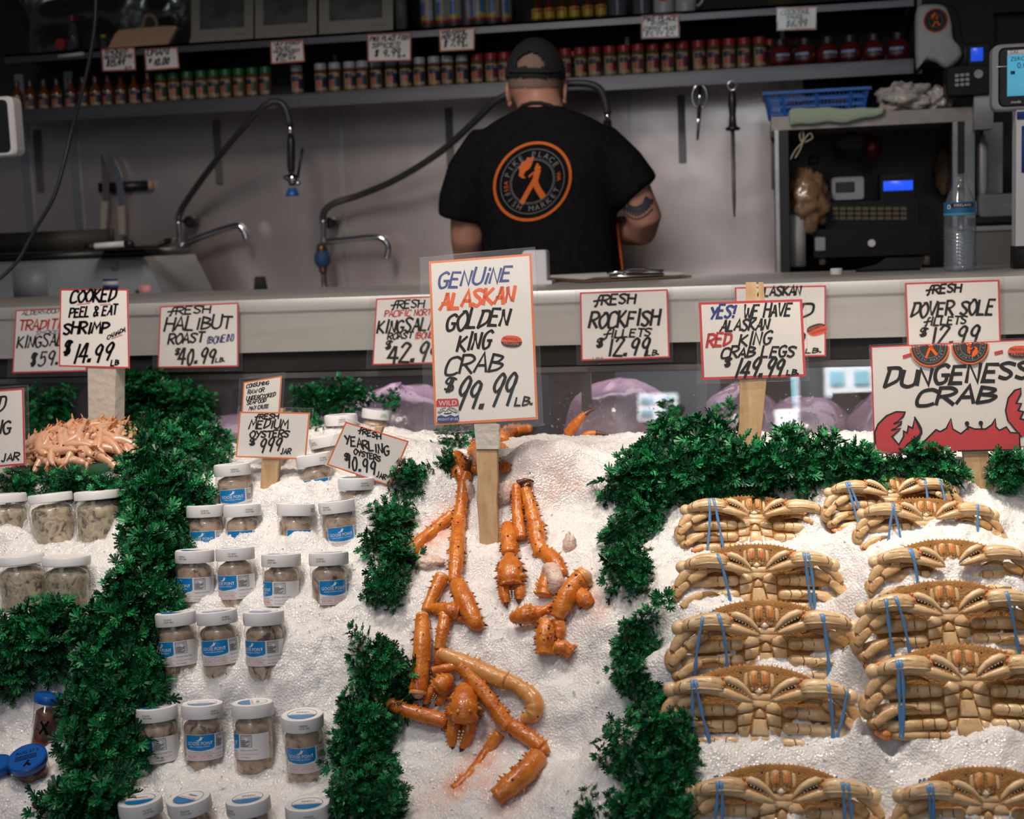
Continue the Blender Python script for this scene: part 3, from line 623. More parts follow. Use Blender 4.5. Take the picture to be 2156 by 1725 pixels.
q = MB(); z1 = zt + .024; a_, b_ = atY(-140, 500, Y0 + .05), atY(222, 482, Y0 + .05); q.box((0, 0, (b_.z - z1) / 2), (b_.x - a_.x, .05, b_.z - z1)); tag(q.build('cutting_board', mat('stained_board', (.055, .047, .032), .6, noise=(8, .3, (.035, .03, .02))), loc=((a_.x + b_.x) / 2, Y0 + .08, z1)), 'dark stained wooden board standing on the grey machine', 'board')
q = MB(); a_, b_ = atY(180, 525, Y0 - .1), atY(340, 512, Y0 - .1); w = b_.x - a_.x; q.prism([(-w / 2, 0), (w * .3, .002), (w / 2 - .02, .008), (w / 2, .02), (w / 2 - .004, .004), (w * .3, -.006), (-w / 2, -.006)], (0, 0, 0), .10, 0); tag(q.build('plastic_tray', BLACK, loc=((a_.x + b_.x) / 2 , Y0 - .02, z1 + .006)), 'flat black tray with an upturned end lying on the grey machine', 'tray')
q = MB(); a_ = atY(222, 528, Y0 - .1); q.sweep([V(-.06, 0, 0), V(.06, 0, .004)], .009, 10, 0); q.sweep([V(-.06, 0, 0), V(-.03, 0, .001)], .0095, 10, 1); q.sweep([V(.06, 0, .004), V(.085, 0, .005)], .0095, 10, 1); tag(q.build('marker_pen', [WHITE, BLACK], loc=(a_.x, Y0 - .10, z1 + .010)), 'white marker pen with black ends lying on the grey machine', 'pen')
q = MB(); pts = ease([atY(x, y, y_) for x, y, y_ in ((203, -25, 3.5), (199, 60, 3.5), (182, 155, 3.5), (152, 270, 3.5), (133, 350, 3.48), (112, 418, 3.46), (70, 490, 3.44), (40, 545, 3.42), (5, 582, 3.4), (-30, 605, 3.38))], 6); b0 = pts[-1]
q.sweep([Vector(p_) - Vector(b0) for p_ in pts], .0052, 8); tag(q.build('power_cord', BLACK, loc=b0), 'black power cord hanging in a long curve at the left edge', 'cord')
# sink edge things
for (px, py, lab, rr) in [(549, 596, 'small dark sponge on the sink edge between the taps', .02)]:
    p = atY(px, py + 14, 4.2); q = MB(); q.box((0, 0, .02), (.035, .03, .04), 0, None, .75); tag(q.build('sponge', mat('dark_sponge', (.03, .03, .028), .9, bump=(200, .6)), loc=(p.x, 4.2, p.z)), lab, 'sponge')
sk = MB(); zs = CTZ - .03; xs0, xs1 = atY(402, 620, 4.1).x, atY(1640, 600, 4.1).x
sk.box(((xs0 + xs1) / 2, 4.18, zs - .42), (xs1 - xs0, .42, .84)); st = sk.build('sink_unit', STEEL, sharp=30); tag(st, 'steel sink unit along the back wall under the taps', 'sink')
# ------------------------------------------------------------------ emblem shared by shirt, stickers and mitt
def arc_text(mb, txt, xf, r, a_mid, h, mi, spread, inward=False):
    n = len(txt); 
    for i, ch in enumerate(txt):
        if ch == ' ': continue
        t = (i - (n - 1) / 2) * spread
        a = math.radians(a_mid + (t if inward else -t)); vs, fs, w = text_mesh(ch)
        def g(u, v):
            if inward: u, v = -u, -v
            ca, sa = math.cos(a), math.sin(a); rr = r + v - (0 if not inward else -h)
            return xf(ca * rr + sa * u, sa * rr - ca * u)
        mb.add([g(v[0] * h, v[1] * h) for v in vs], fs, mi)
def ringf(mb, xf, r0, r1, mi, n=48, sub=1):
    for s_ in range(sub):
        a, b = lerp(r0, r1, s_ / sub), lerp(r0, r1, (s_ + 1) / sub)
        vs = [xf(q * math.cos(2 * math.pi * i / n), q * math.sin(2 * math.pi * i / n)) for q in (a, b) for i in range(n)]
        mb.add(vs, [(i, (i + 1) % n, n + (i + 1) % n, n + i) for i in range(n)], mi)
def emblem(mb, xf, disc=None, text=True):
    """materials: 0 orange, 1 grey print, 2 black ground"""
    if disc: ringf(mb, disc, .001, .99, 2, 48, 5)
    ringf(mb, xf, .93, 1., 0); ringf(mb, xf, .80, .815, 1); ringf(mb, xf, .53, .545, 1); ringf(mb, xf, .57, .578, 1)
    if text:
        arc_text(mb, 'PIKE PLACE', xf, .615, 97, .135, 1, 14.2); arc_text(mb, 'FISH MARKET', xf, .615, 270, .135, 1, 13.2, True)
        arc_text(mb, 'SEA', xf, .62, 186, .10, 0, 8); arc_text(mb, 'WA', xf, .62, 4, .10, 0, 9)
    def st(p, w): stroke(mb, ease(p, 4), w, xf, 0)
    st([(.05, .02), (-.08, -.2), (-.24, -.50)], .13); st([(.05, .02), (.14, -.18), (.28, -.40)], .13); st([(.05, -.05), (.09, .12), (.12, .24)], .15)
    st([(.10, .22), (.0, .20), (-.09, .13)], .06); st([(.12, .22), (.07, .30), (.11, .42)], .06); ringf(mb, lambda x, y: xf(x + .15, y + .33), .001, .05, 0, 10)
    fish = [(-.34, .30), (-.36, .18), (-.26, .10), (-.17, .10), (-.24, .17), (-.20, .26), (-.08, .34), (-.03, .46), (.02, .64), (-.10, .60), (-.16, .62), (-.20, .54), (-.30, .52), (-.32, .44), (-.38, .40)]
    mb.add([xf(*p) for p in fish], [tuple(range(len(fish)))], 0)
PGREY = mat('shirt_print_grey', (.20, .20, .21), .8); PORG = mat('shirt_print_orange', (.62, .13, .012), .8)
def fuse(mb, voxel, it=6, fac=.5):
    me = mb.mesh('tmp', []); o = bpy.data.objects.new('tmp', me); COL.objects.link(o)
    r = o.modifiers.new('r', 'REMESH'); r.mode = 'VOXEL'; r.voxel_size = voxel
    s_ = o.modifiers.new('s', 'SMOOTH'); s_.iterations = it; s_.factor = fac
    dg = bpy.context.evaluated_depsgraph_get(); dg.update(); me2 = bpy.data.meshes.new_from_object(o.evaluated_get(dg))
    bpy.data.objects.remove(o); bpy.data.meshes.remove(me)
    me2.polygons.foreach_set('use_smooth', [True] * len(me2.polygons)); return me2
def bvh_of(me, M_=None):
    return BVHTree.FromPolygons([(v.co if M_ is None else M_ @ v.co) for v in me.vertices], [tuple(p.vertices) for p in me.polygons])
# ------------------------------------------------------------------ the man
MY = 3.80
SKIN = mat('skin', (.50, .26, .19), .5, sss=.15, sss_rad=.008, noise=(20, .35, (.44, .21, .15)))
HAIR = mat('cropped_hair', (.16, .11, .085), .8, noise=(160, .4, (.27, .18, .14), 2), bump=(500, .4))
SHIRT = mat('black_cotton', (.0045, .0045, .005), .9, 0, .10, noise=(60, .3, (.011, .011, .012)), bump=(18, .10))
man = empty('person', (atY(1150, 500, MY).x, MY, 0), 'person in a black t-shirt and backward black cap, back turned, working at the steel sink', 'person'); mo = man.location
def mp(px, py, dy=0): return atY(px, py, MY + dy)
kM = mpp(mp(1150, 400))
b = MB()
hc = mp(1128, 168, .03)
b.ell(hc, (.073, .095, .098), 0, Matrix.Rotation(math.radians(-18), 3, 'X'), 20, 14)
b.ell(hc + V(0, .045, -.065), (.056, .062, .055), 0, None, 16, 10)
b.sweep([mp(1128, 185, .02), mp(1134, 215, .0), mp(1142, 250, -.02), mp(1148, 300, -.02)], [.060, .060, .064, .085], 16)
b.cone(hc + V(0, .095, -.03), (0, 1, -.5), .018, .035, 0, 8); b.ell(hc + V(0, .112, -.045), (.014, .016, .012))
for sx in (-1, 1): b.ell(hc + V(sx * .026, .094, -.002), (.014, .010, .009)); b.ell(hc + V(sx * .028, .092, .02), (.022, .012, .008)); b.ell(hc + V(sx * .045, .06, -.03), (.026, .03, .022))
b.ell(hc + V(0, .105, -.078), (.024, .012, .007)); b.ell(hc + V(0, .10, -.09), (.02, .012, .007)); b.ell(hc + V(0, .085, -.112), (.028, .025, .018))
# torso, arms and legs under the clothes
b.sweep([mp(1148, 300), mp(1150, 400), mp(1158, 520), mp(1162, 640), mp(1165, 800)], [(.20, .10), (.19, .105), (.165, .10), (.17, .10), (.17, .11)], 18, up=(0, 1, 0))
LA = [mp(1040, 330, -.01), mp(985, 400, .0), mp(984, 500, .03), mp(990, 560, .10), mp(1040, 610, .26), mp(1075, 625, .33)]
RA = [mp(1245, 330, -.01), mp(1330, 390, -.02), mp(1358, 462, .0), mp(1352, 484, .03), mp(1300, 486, .16), mp(1245, 492, .30), mp(1215, 510, .36)]
b.sweep(LA, [.044, .050, .047, .044, .036, .028], 14); b.sweep(RA, [.044, .050, .047, .044, .041, .033, .027], 14)
def hand_mesh(mb, wrist, d, up, side):
    d = Vector(d).normalized(); up = Vector(up).normalized(); w = d.cross(up).normalized() * side
    mb.sweep([wrist, wrist + d * .03, wrist + d * .085], [(.024, .018), (.036, .016), (.040, .013)], 12, up=up)
    for i, L in enumerate((.068, .078, .072, .055)):
        q = wrist + d * .08 + w * (-.030 + .020 * i); mb.sweep([q, q + d * L * .45 - up * .004, q + d * L * .75 - up * .018, q + d * L * .9 - up * .034], [.0095, .009, .008, .006], 8)
    q = wrist + d * .03 - w * .032; mb.sweep([q, q + d * .03 - w * .022 - up * .006, q + d * .055 - w * .028 - up * .016], [.012, .0105, .008], 8)
hand_mesh(b, LA[-1], LA[-1] - LA[-2], (0, .2, 1), 1); hand_mesh(b, RA[-1], RA[-1] - RA[-2], (0, .2, 1), -1)
for sx, c in ((-1, 1120), (1, 1215)):
    t = mp(c, 780); b.sweep([t, V(t.x, t.y + .01, .55), V(t.x, t.y, .12)], [.085, .062, .042], 14)
bm_ = fuse(b, .0075, 5); bm_.materials.clear(); bm_.materials.append(SKIN); bvB = bvh_of(bm_)
bm_.transform(Matrix.Translation(-mo)); link('body', bm_, man)
for nm, me in (): pass
# shirt
s = MB()
def ringrow(rows):
    N = 30; vs = []
    for (py, cx, hw, dp, dy) in rows:
        c = mp(cx, py, dy)
        for i in range(N):
            t = 2 * math.pi * i / N; cc, ss = math.cos(t), math.sin(t)
            vs.append(c + V(math.copysign(abs(cc) ** .82, cc) * hw * kM, math.copysign(abs(ss) ** .82, ss) * dp, 0))
    n = len(rows); return vs, [(j * N + i, j * N + (i + 1) % N, j * N + N + (i + 1) % N, j * N + N + i) for j in range(n - 1) for i in range(N)] + [tuple(range(N - 1, -1, -1)), tuple(range((n - 1) * N, n * N))]
vs, fs = ringrow([(226, 1140, 46, .066, -.01), (236, 1140, 66, .075, -.01), (252, 1142, 102, .090, -.012), (275, 1144, 138, .108, -.01), (310, 1146, 160, .125, -.01), (360, 1148, 163, .135, -.01), (430, 1150, 150, .132, 0), (500, 1156, 140, .126, 0), (560, 1162, 142, .125, 0), (640, 1168, 146, .13, 0), (800, 1170, 152, .135, 0)])
s.add(vs, fs)
s.sweep([mp(1075, 315, -.01), mp(1030, 325, -.01), mp(996, 372, -.01), mp(974, 425, 0), mp(968, 462, .005)], [.055, .082, .076, .067, .062], 18)
s.sweep([mp(1210, 312, -.01), mp(1258, 324, -.01), mp(1306, 364, -.015), mp(1346, 408, -.015)], [.055, .084, .076, .067], 18)
sm = fuse(s, .008, 14); sm.materials.clear(); sm.materials.append(SHIRT); bvS = bvh_of(sm)
sm.transform(Matrix.Translation(-mo)); shirt = link('t_shirt', sm, man)
def on_shirt(px, py, off=.0025, bv=None):
    d = RAY(px, py).normalized(); h = (bv or bvS).ray_cast(CP, d)[0]
    return (h - d * off if h is not None else mp(px, py, -.13)) - mo
lg = MB(); tl = math.radians(4)
def lx(x, y): 
    X = x * 83; Yv = y * 84; return on_shirt(1121 + X * math.cos(tl) - 0 * Yv + Yv * .05, 382 - Yv - X * .10)
emblem(lg, lx); lg.build('back_print', [PORG, PGREY, BLACKM], shirt)
# neckline band, apron strap, apron edge, trousers, shoes
q = MB(); q.sweep([on_shirt(x, y, .004, bvB) for x, y in ((1092, 232), (1102, 222), (1118, 217), (1138, 217), (1158, 222), (1172, 230))], .0055, 8, up=None); q.build('neck_strap', BLACKM, man)
ap = MB(); pts = [(1297, 470), (1300, 500), (1305, 540), (1309, 575), (1312, 640), (1314, 760)]
ap.add([mp(x + d_, y, e_) - mo for x, y in pts for d_, e_ in ((-14, .10), (-1, .045), (1, .03))], [(i * 3 + j, i * 3 + j + 1, i * 3 + j + 4, i * 3 + j + 3) for i in range(len(pts) - 1) for j in range(2)])
ap.add([mp(x, y, .14) - mo for x, y in ((1010, 440), (1290, 440), (1310, 760), (1010, 760))], [(0, 1, 2, 3)])
apo = ap.build('apron', BLACKM, man); sd = apo.modifiers.new('s', 'SOLIDIFY'); sd.thickness = .003
q = MB(); q.sweep([mp(x + 2, y, .028) - mo for x, y in pts], .0042, 6); q.build('orange_piping', PORG, apo)
tr = MB()
for c in (1118, 1218):
    t = mp(c, 740); tr.sweep([t, V(t.x, t.y, .6), V(t.x, t.y, .10)], [.105, .082, .070], 16)
rebase(tr, mo).build('trousers', mat('dark_denim', (.012, .014, .02), .8), man)
for c in (1118, 1218):
    t = mp(c, 740); q = MB(); q.ell((t.x, t.y + .05, .045), (.052, .135, .045)); q.box((t.x, t.y + .05, .012), (.10, .27, .024)); rebase(q, mo).build('shoe', BLACK, man)
# hair and cap
def shell(cen, rad, rot, cut, n=40, m=26):
    v_, f_ = [], []
    for j in range(m + 1):
        ph = math.pi / 2 - math.pi * .80 * j / m
        for i in range(n):
            t = 2 * math.pi * i / n; v_.append(cen + rot @ V(math.cos(t) * math.cos(ph) * rad[0], math.sin(t) * math.cos(ph) * rad[1], math.sin(ph) * rad[2]))
    for j in range(m):
        for i in range(n):
            f = (j * n + i, j * n + (i + 1) % n, j * n + n + (i + 1) % n, j * n + n + i); c_ = (v_[f[0]] + v_[f[2]]) / 2
            if not cut(c_): f_.append(f)
    return v_, f_
def pix(p):
    d = p - CP; z = d.dot(F_); return IW / 2 + FPX * d.dot(R_) / z, IH / 2 - FPX * d.dot(U_) / z
rt = Matrix.Rotation(math.radians(-18), 3, 'X')
def cut_hair(c): x, y = pix(c); return c.y > hc.y + .05 or y > 184
v_, f_ = shell(hc, (.0745, .0968, .0998), rt, cut_hair, 110, 80); q = MB(); q.add(v_, f_); rebase(q, mo).build('hair', HAIR, man)
def cut_cap(c):
    x, y = pix(c)
    if c.y > hc.y + .03: return c.z < hc.z + .02
    if y > 163 + (x - 1130) * .0: return True
    return (((x - 1117) / 31) ** 2 + ((y - 141) / 32) ** 2 < 1 and y < 141)
v_, f_ = shell(hc + V(0, 0, .004), (.0805, .102, .1065), rt, cut_cap, 64, 44); q = MB(); q.add(v_, f_)
q.prism([(-.07, 0), (-.05, .05), (0, .075), (.05, .05), (.07, 0)], hc + V(0, .09, .035), .004, 0, Matrix.Rotation(math.radians(-70), 3, 'X'))
bvc = bvh_of(q.mesh('tmp', []))
def on_cap(px, py):
    d = RAY(px, py).normalized(); h = bvc.ray_cast(CP, d)[0]; return h - d * .001 if h is not None else atY(px, py, hc.y - .10)
for pts in ([(1117 + 32.5 * math.cos(t), 141 - 33.5 * math.sin(t)) for t in np.linspace(-.05, math.pi + .05, 22)], [(1074, 150), (1084, 152), (1100, 152), (1117, 151), (1134, 152), (1150, 152), (1180, 150)]):
    q.sweep([on_cap(*p_) for p_ in pts], [(.004, .003)] * len(pts) if len(pts) > 10 else [(.0075, .0025)] * len(pts), 8)
co = rebase(q, mo).build('cap', mat('black_cap_cloth', (.010, .010, .011), .85), man); sd = co.modifiers.new('s', 'SOLIDIFY'); sd.thickness = .004
for sx in (-1, 1):
    q = MB(); ec = hc + V(sx * .074, .012, -.028); q.ell(ec, (.008, .020, .034), 0, Matrix.Rotation(math.radians(sx * 16), 3, 'Z'), 12, 9); q.ell(ec + V(sx * .004, -.004, .004), (.007, .012, .022)); q.ell(ec + V(0, 0, -.03), (.007, .011, .011))
    eo = rebase(q, mo).build('ear', SKIN, man)
# tattoo on the right upper arm
TAT = mat('tattoo_ink', (.045, .05, .065), .6); q = MB(); ta = lambda x, y: on_shirt(x, y, .0016, bvB)
stroke(q, ease([(1312, 424), (1322, 436), (1340, 442), (1358, 434), (1365, 420)], 4), 15, ta, 0)
for i in range(11):
    t = i / 10; x = lerp(1316, 1374, t); y = 438 + 18 * math.sin(math.pi * t) - 14 * t; stroke(q, [(x, y - 4), (x - 1, y + 5)], 3.4, ta, 0)
stroke(q, ease([(1316, 450), (1335, 461), (1356, 456), (1374, 440)], 4), 2.5, ta, 0)
q.build('tattoo', TAT, man)

# ------------------------------------------------------------------ till nook at the right
NY = 3.92; zt = atY(1830, 236, NY).z; zb = .86
A = atY(1632, 262, NY); B = atY(2034, 228, NY); C2 = atY(2052, 260, NY); dn = .42
e = empty('till_cabinet', ((A.x + B.x) / 2, NY + .2, 0), 'open steel cabinet with a dark inside that shelters the cash register', 'cabinet'); eo = e.location
q = MB(); q.box(((A.x + C2.x) / 2, NY + dn / 2, zt - .018), (C2.x - A.x + .02, dn, .036)); rebase(q, eo).build('top_board', mat('scuffed_steel', (.34, .31, .29), .45, .6, noise=(30, .3, (.24, .22, .21))), e, sharp=30)
for x0, x1, m_ in ((1633, 1641, STEEL), (1642, 1661, BLACK), (2006, 2016, STEEL), (2016, 2031, BLACK), (2031, 2052, STEEL)):
    a_, b_ = atY(x0, 420, NY), atY(x1, 420, NY); q = MB(); q.box(((a_.x + b_.x) / 2, NY + .02, (zb + zt - .036) / 2), (b_.x - a_.x, .04, zt - .036 - zb)); rebase(q, eo).build('upright', m_, e, sharp=30)
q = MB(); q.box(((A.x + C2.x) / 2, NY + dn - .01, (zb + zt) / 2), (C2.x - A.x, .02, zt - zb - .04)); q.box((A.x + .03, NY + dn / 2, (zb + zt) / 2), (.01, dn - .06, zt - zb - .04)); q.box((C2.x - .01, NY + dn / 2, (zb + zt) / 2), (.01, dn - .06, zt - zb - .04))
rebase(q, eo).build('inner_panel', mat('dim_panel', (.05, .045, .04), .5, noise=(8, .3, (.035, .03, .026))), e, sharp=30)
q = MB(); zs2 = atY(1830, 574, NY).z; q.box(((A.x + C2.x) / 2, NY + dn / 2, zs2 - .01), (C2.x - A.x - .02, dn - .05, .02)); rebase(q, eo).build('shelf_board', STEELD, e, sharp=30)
# register
RY = 4.0
p = atY(1822, 560, RY); e = empty('cash_register', (p.x, RY + .12, zs2), 'black cash register with a lit blue display inside the steel cabinet', 'cash register'); eo = e.location
def pb(mb, x0, y0, x1, y1, Y, d, mi=0, r=.004): a_, b_ = atY(x0, y0, Y), atY(x1, y1, Y); mb.rbox((((a_.x + b_.x) / 2) - eo.x, Y + d / 2 - eo.y, (a_.z + b_.z) / 2 - eo.z), (abs(b_.x - a_.x), d, abs(a_.z - b_.z)), r, mi)
BLK2 = mat('register_black', (.006, .006, .007), .45, 0, .25)
q = MB(); pb(q, 1712, 484, 1960, 535, RY, .30); pb(q, 1716, 500, 1738, 528, RY - .003, .01, 1); q.build('cash_drawer', [BLK2, GREYP], e, sharp=30)
q = MB(); k_ = atY(1835, 512, RY - .004) - eo; q.lathe([(.010, 0), (.010, .006), (.001, .006)], k_, 16, 0, Matrix.Rotation(math.radians(90), 3, 'X')); q.build('lock', WHITE, e, sharp=40)
q = MB(); pb(q, 1736, 426, 1935, 484, RY + .04, .24)
q.build('housing', BLK2, e, sharp=30)
KEYM = mat('dim_keys', (.10, .085, .05), .6); q = MB()
for r_ in range(3):
    for c_ in range(10): pb(q, 1752 + c_ * 16, 436 + r_ * 10, 1765 + c_ * 16, 443 + r_ * 10, RY + .034 , .008, 0, .001)
q.build('keys', KEYM, e, sharp=30)
q = MB(); pb(q, 1751, 374, 1820, 420, RY + .10, .10, 0, .008); pb(q, 1759, 384, 1800, 405, RY + .098, .004, 1); q.build('printer', [GREYP, BLACK], e, sharp=30)
q = MB(); pb(q, 1852, 366, 1928, 420, RY + .08, .07, 0, .006); q.build('display_housing', BLK2, e, sharp=30)
q = MB(); pb(q, 1860, 382, 1922, 400, RY + .078, .004, 0, .001); q.build('display', mat('blue_display', (.01, .05, .5), .3, emit=((.02, .10, 1.), .9)), e)
for fx in (1725, 1945): q = MB(); pb(q, fx, 534, fx + 13, 558, RY + .01, .03); q.build('foot', [KEYM], e)
# goods stuffed beside the register
def blob(c, r, seed, amp=.25, n=22, m=14, fr=2.2):
    q = MB(); q.ell((0, 0, 0), (1, 1, 1), 0, None, n, m); q.v = [tuple(Vector((v[0] * r[0], v[1] * r[1], v[2] * r[2])) * (1 + amp * mnoise.noise(Vector(v) * fr + V(seed, 0, 0)) + amp * .5 * mnoise.noise(Vector(v) * fr * 2.6 + V(seed, 3, 0)))) for v in q.v]; return q
p = atY(1700, 425, RY + .02); tag(blob(p, (.055, .06, .085), 3, .34, 34, 24, 3.).build('paper_bag', mat('brown_bag', (.23, .14, .07), .4, coat=.5, bump=(30, .5)), loc=p), 'crumpled brown bag in clear wrap left of the cash register', 'bag')
q = MB(); a_ = atY(1678, 507, RY - .02); q.box((0, 0, .0), (.036, .05, .14)); q.box((.02, .01, 0), (.005, .05, .14)); tag(q.build('white_carton', mat('off_white_carton', (.42, .42, .41), .5), loc=(a_.x, RY, a_.z)), 'narrow white carton standing left of the register drawer', 'box')
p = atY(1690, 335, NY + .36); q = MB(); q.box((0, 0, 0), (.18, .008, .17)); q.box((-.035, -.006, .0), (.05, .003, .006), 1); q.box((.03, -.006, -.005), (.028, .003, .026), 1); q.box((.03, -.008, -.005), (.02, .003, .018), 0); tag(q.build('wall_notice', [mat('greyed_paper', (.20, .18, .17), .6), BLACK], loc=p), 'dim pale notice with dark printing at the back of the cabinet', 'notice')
p = atY(1690, 300, NY + .02); e = empty('twine_bow', p, 'pale twine bow hanging inside the top left of the cabinet', 'twine'); q = MB(); k = mpp(p)
for L in ([(0, 0), (14, 18), (20, 8), (0, 0), (-6, 16), (2, 22), (0, 0)], [(0, 0), (-14, -14), (-26, -34)], [(0, 0), (-6, -16), (-16, -32)]): q.sweep([V(x * k, rnd.uniform(-.004, .004), y * k) for x, y in ease(L, 5)], .0022, 6)
q.build('cord', mat('twine', (.42, .36, .26), .8), e)
p = atY(1838, 312, NY + .20); q = blob(p, (.022, .02, .03), 9, .5, 14, 10, 3); tag(q.build('foil_packet', mat('red_foil', (.20, .02, .03), .2, .5, bump=(50, .8)), loc=p), 'shiny red foil packet hanging in the cabinet', 'packet')
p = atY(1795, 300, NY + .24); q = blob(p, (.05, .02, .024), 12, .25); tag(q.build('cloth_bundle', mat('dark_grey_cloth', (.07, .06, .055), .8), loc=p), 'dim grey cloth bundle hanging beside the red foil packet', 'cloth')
p = atY(1990, 360, NY + .30); q = blob(p, (.03, .03, .07), 15, .3); tag(q.build('packet', mat('brown_packet', (.16, .10, .05), .5), loc=p), 'brown packet hanging inside the right side of the cabinet', 'packet')
# things on top of the cabinet
BY = 4.02
a_, b_ = atY(1612, 200, BY - .1), atY(1828, 180, BY - .1); w = b_.x - a_.x; e = empty('plastic_basket', ((a_.x + b_.x) / 2, BY, zt), 'blue slotted plastic basket on top of the steel cabinet', 'basket')
h = .062; q = MB(); dd = .20; q.box((0, 0, .004), (w * .9, dd * .9, .006))
for sy in (-1, 1):
    for z_ in (.006, .024, .042): q.box((0, sy * (dd * .45 + z_ * .14), z_), (w * (.9 + z_ * 1.1), .006, .006))
    nn = 26
    for i in range(nn + 1):
        x = lerp(-w * .45, w * .45, i / nn); f1 = 1.09; big = i % 9 == 4 or i in (0, nn)
        q.sweep([V(x, sy * dd * .45, .004), V(x * f1, sy * dd * .50, h)], .0055 if big else .0018, 5)
for sx in (-1, 1):
    q.box((sx * w * .475, 0, h / 2), (.004, dd * .95, h), 0, Matrix.Rotation(math.radians(sx * 18), 3, 'Y'))
q.build('basket_body', BLUE, e, sharp=30)
q = MB(); z_ = h
for sy in (-1, 1): q.box((0, sy * dd * .51, z_), (w * 1.02, .014, .008))
for sx in (-1, 1): q.box((sx * w * .505, 0, z_), (.014, dd * 1.02, .008))
q.build('rim', BLUE, e, sharp=30)
q = blob((0, 0, 0), (.09, .07, .022), 4, .4, 20, 12); tag(q.build('plastic_bag', mat('bagged_goods', (.20, .12, .14), .2, coat=.7, bump=(40, .9)), loc=V((a_.x + b_.x) / 2, BY, zt + .031)), 'clear bag of red goods inside the blue basket', 'bag')
TOW = mat('green_towel', (.34, .42, .32), .9, bump=(220, .5)); q = MB(); a_, b_ = atY(1660, 242, NY), atY(1862, 215, NY); w = b_.x - a_.x
pf = [(.05, .002), (.0, .012), (-.014, .010), (-.018, -.012), (-.014, -.026), (-.006, -.026), (-.004, -.004)]; vs = []; N = 24
for i in range(N + 1):
    u = i / N; sg = .006 * math.sin(u * 7) + .004 * math.sin(u * 19)
    for (y, z) in pf: vs.append((lerp(-w / 2, w / 2, u), y - .004, z * (1.25 - .75 * u ** 2) + sg * (.6 if z < 0 else .4) + .002))
n_ = len(pf); q.add(vs, [(i * n_ + j, i * n_ + (j + 1) % n_, i * n_ + n_ + (j + 1) % n_, i * n_ + n_ + j) for i in range(N) for j in range(n_)] + [tuple(range(n_)), tuple(range(N * n_, N * n_ + n_))])
o = q.build('folded_towel', TOW, loc=((a_.x + b_.x) / 2, NY, zt + .002)); ss = o.modifiers.new('s', 'SUBSURF'); ss.levels = ss.render_levels = 2; tag(o, 'pale green towel folded over the front edge of the steel cabinet', 'towel')
CRUMP = mat('white_crumpled_film', (.40, .38, .36), .35, coat=.4, bump=(28, .9))
for (px, py, r, sd_, lab) in [(1905, 196, (.068, .06, .040), 21, 'large crumpled white plastic bag beside the blue basket'), (1975, 196, (.040, .05, .032), 25, 'smaller crumpled white plastic bag below the card terminal')]:
    p = atY(px, py, BY - .04); tag(blob(p, r, sd_, .42, 40, 26, 2.4).build('plastic_bag', CRUMP, loc=V(p.x, p.y, zt + r[2] * .86)), lab, 'bag')
# card terminal on a bracket, padded mitt, column and clutter at the far right
TY = 3.86
p = atY(2048, 158, TY); e = empty('card_terminal', p, 'black card terminal with lit blue screen and keypad above the cabinet', 'card terminal'); eo = e.location
q = MB(); pb(q, 1992, 140, 2090, 198, TY, .07, 0, .01); pb(q, 2036, 92, 2086, 142, TY + .01, .05, 0, .008); q.build('housing', BLK2, e, sharp=30)
q = MB(); pb(q, 2044, 101, 2070, 128, TY + .007, .003, 0, .001); q.build('screen', mat('terminal_screen', (.01, .05, .4), .3, emit=((.02, .10, .9), .55)), e)
q = MB()
for r_ in range(3):
    for c_ in range(3): pb(q, 2011 + c_ * 11, 156 + r_ * 10 - c_ * 1, 2019 + c_ * 11, 162 + r_ * 10 - c_, TY - .003, .004, 0, .001)
q.build('keypad', GREYP, e, sharp=30); q = MB(); q.lathe([(.011, 0), (.011, .004), (.006, .004), (.006, .002), (.001, .002)], atY(2060, 156, TY - .001) - eo, 16, 0, Matrix.Rotation(math.radians(90), 3, 'X')); q.build('lock', GREYP, e, sharp=40)
q = MB(); pb(q, 2050, 198, 2092, 272, TY + .02, .05); q.build('bracket', STEEL, e, sharp=30)
p = atY(1972, 80, 4.05); k = mpp(p); e = empty('padded_mitt', p, 'pale grey padded mitt with a round dark emblem hanging beside the shelves', 'mitt')
out = ease([(-42, -66), (-44, 0), (-40, 62), (-10, 70), (18, 62), (30, 30), (34, -4), (48, -24), (50, -44), (22, -66), (-2, -52), (-24, -48), (-42, -66)], 5)[:-1]
q = MB(); q.plate([(x * k, y * k) for x, y in out], lambda x, y, h_: V(x, -h_, y), 0, .022, .22, 0, 4); q.plate([(x * k, y * k) for x, y in out], lambda x, y, h_: V(x, h_, y), 0, .008, .15, 0, 2); q.build('pad', mat('grey_quilt', (.36, .37, .39), .8, bump=(90, .3)), e)
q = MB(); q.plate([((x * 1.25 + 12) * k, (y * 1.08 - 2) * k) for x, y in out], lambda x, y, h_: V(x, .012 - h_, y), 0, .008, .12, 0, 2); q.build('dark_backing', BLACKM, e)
q = MB(); xf = lambda x, y: V((-4 + x * 25) * k, -.0245, (34 + y * 25) * k); emblem(q, xf, lambda x, y: xf(x, y) + V(0, .0006, 0), False); q.build('emblem', [PORG, PGREY, BLACKM], e)
p = atY(2090, 330, 4.05); q = MB(); a_, b_ = atY(2066, 260, 4.05), atY(2106, 420, 4.05); q.box((0, 0, a_.z / 2), (b_.x - a_.x, .05, a_.z)); tag(q.build('steel_column', STEEL, loc=(p.x, 4.07, 0), sharp=30), 'steel column right of the till cabinet', 'column')
p = atY(2066, 345, 3.98); q = MB(); q.lathe([(.013, -.09), (.015, -.06), (.015, .05), (.008, .06), (.008, .075), (.001, .076)], n=14); tag(q.build('spray_bottle', mat('milky_bottle', (.34, .34, .32), .4), loc=(p.x, 3.97, p.z)), 'tall milky plastic bottle beside the till cabinet', 'bottle')
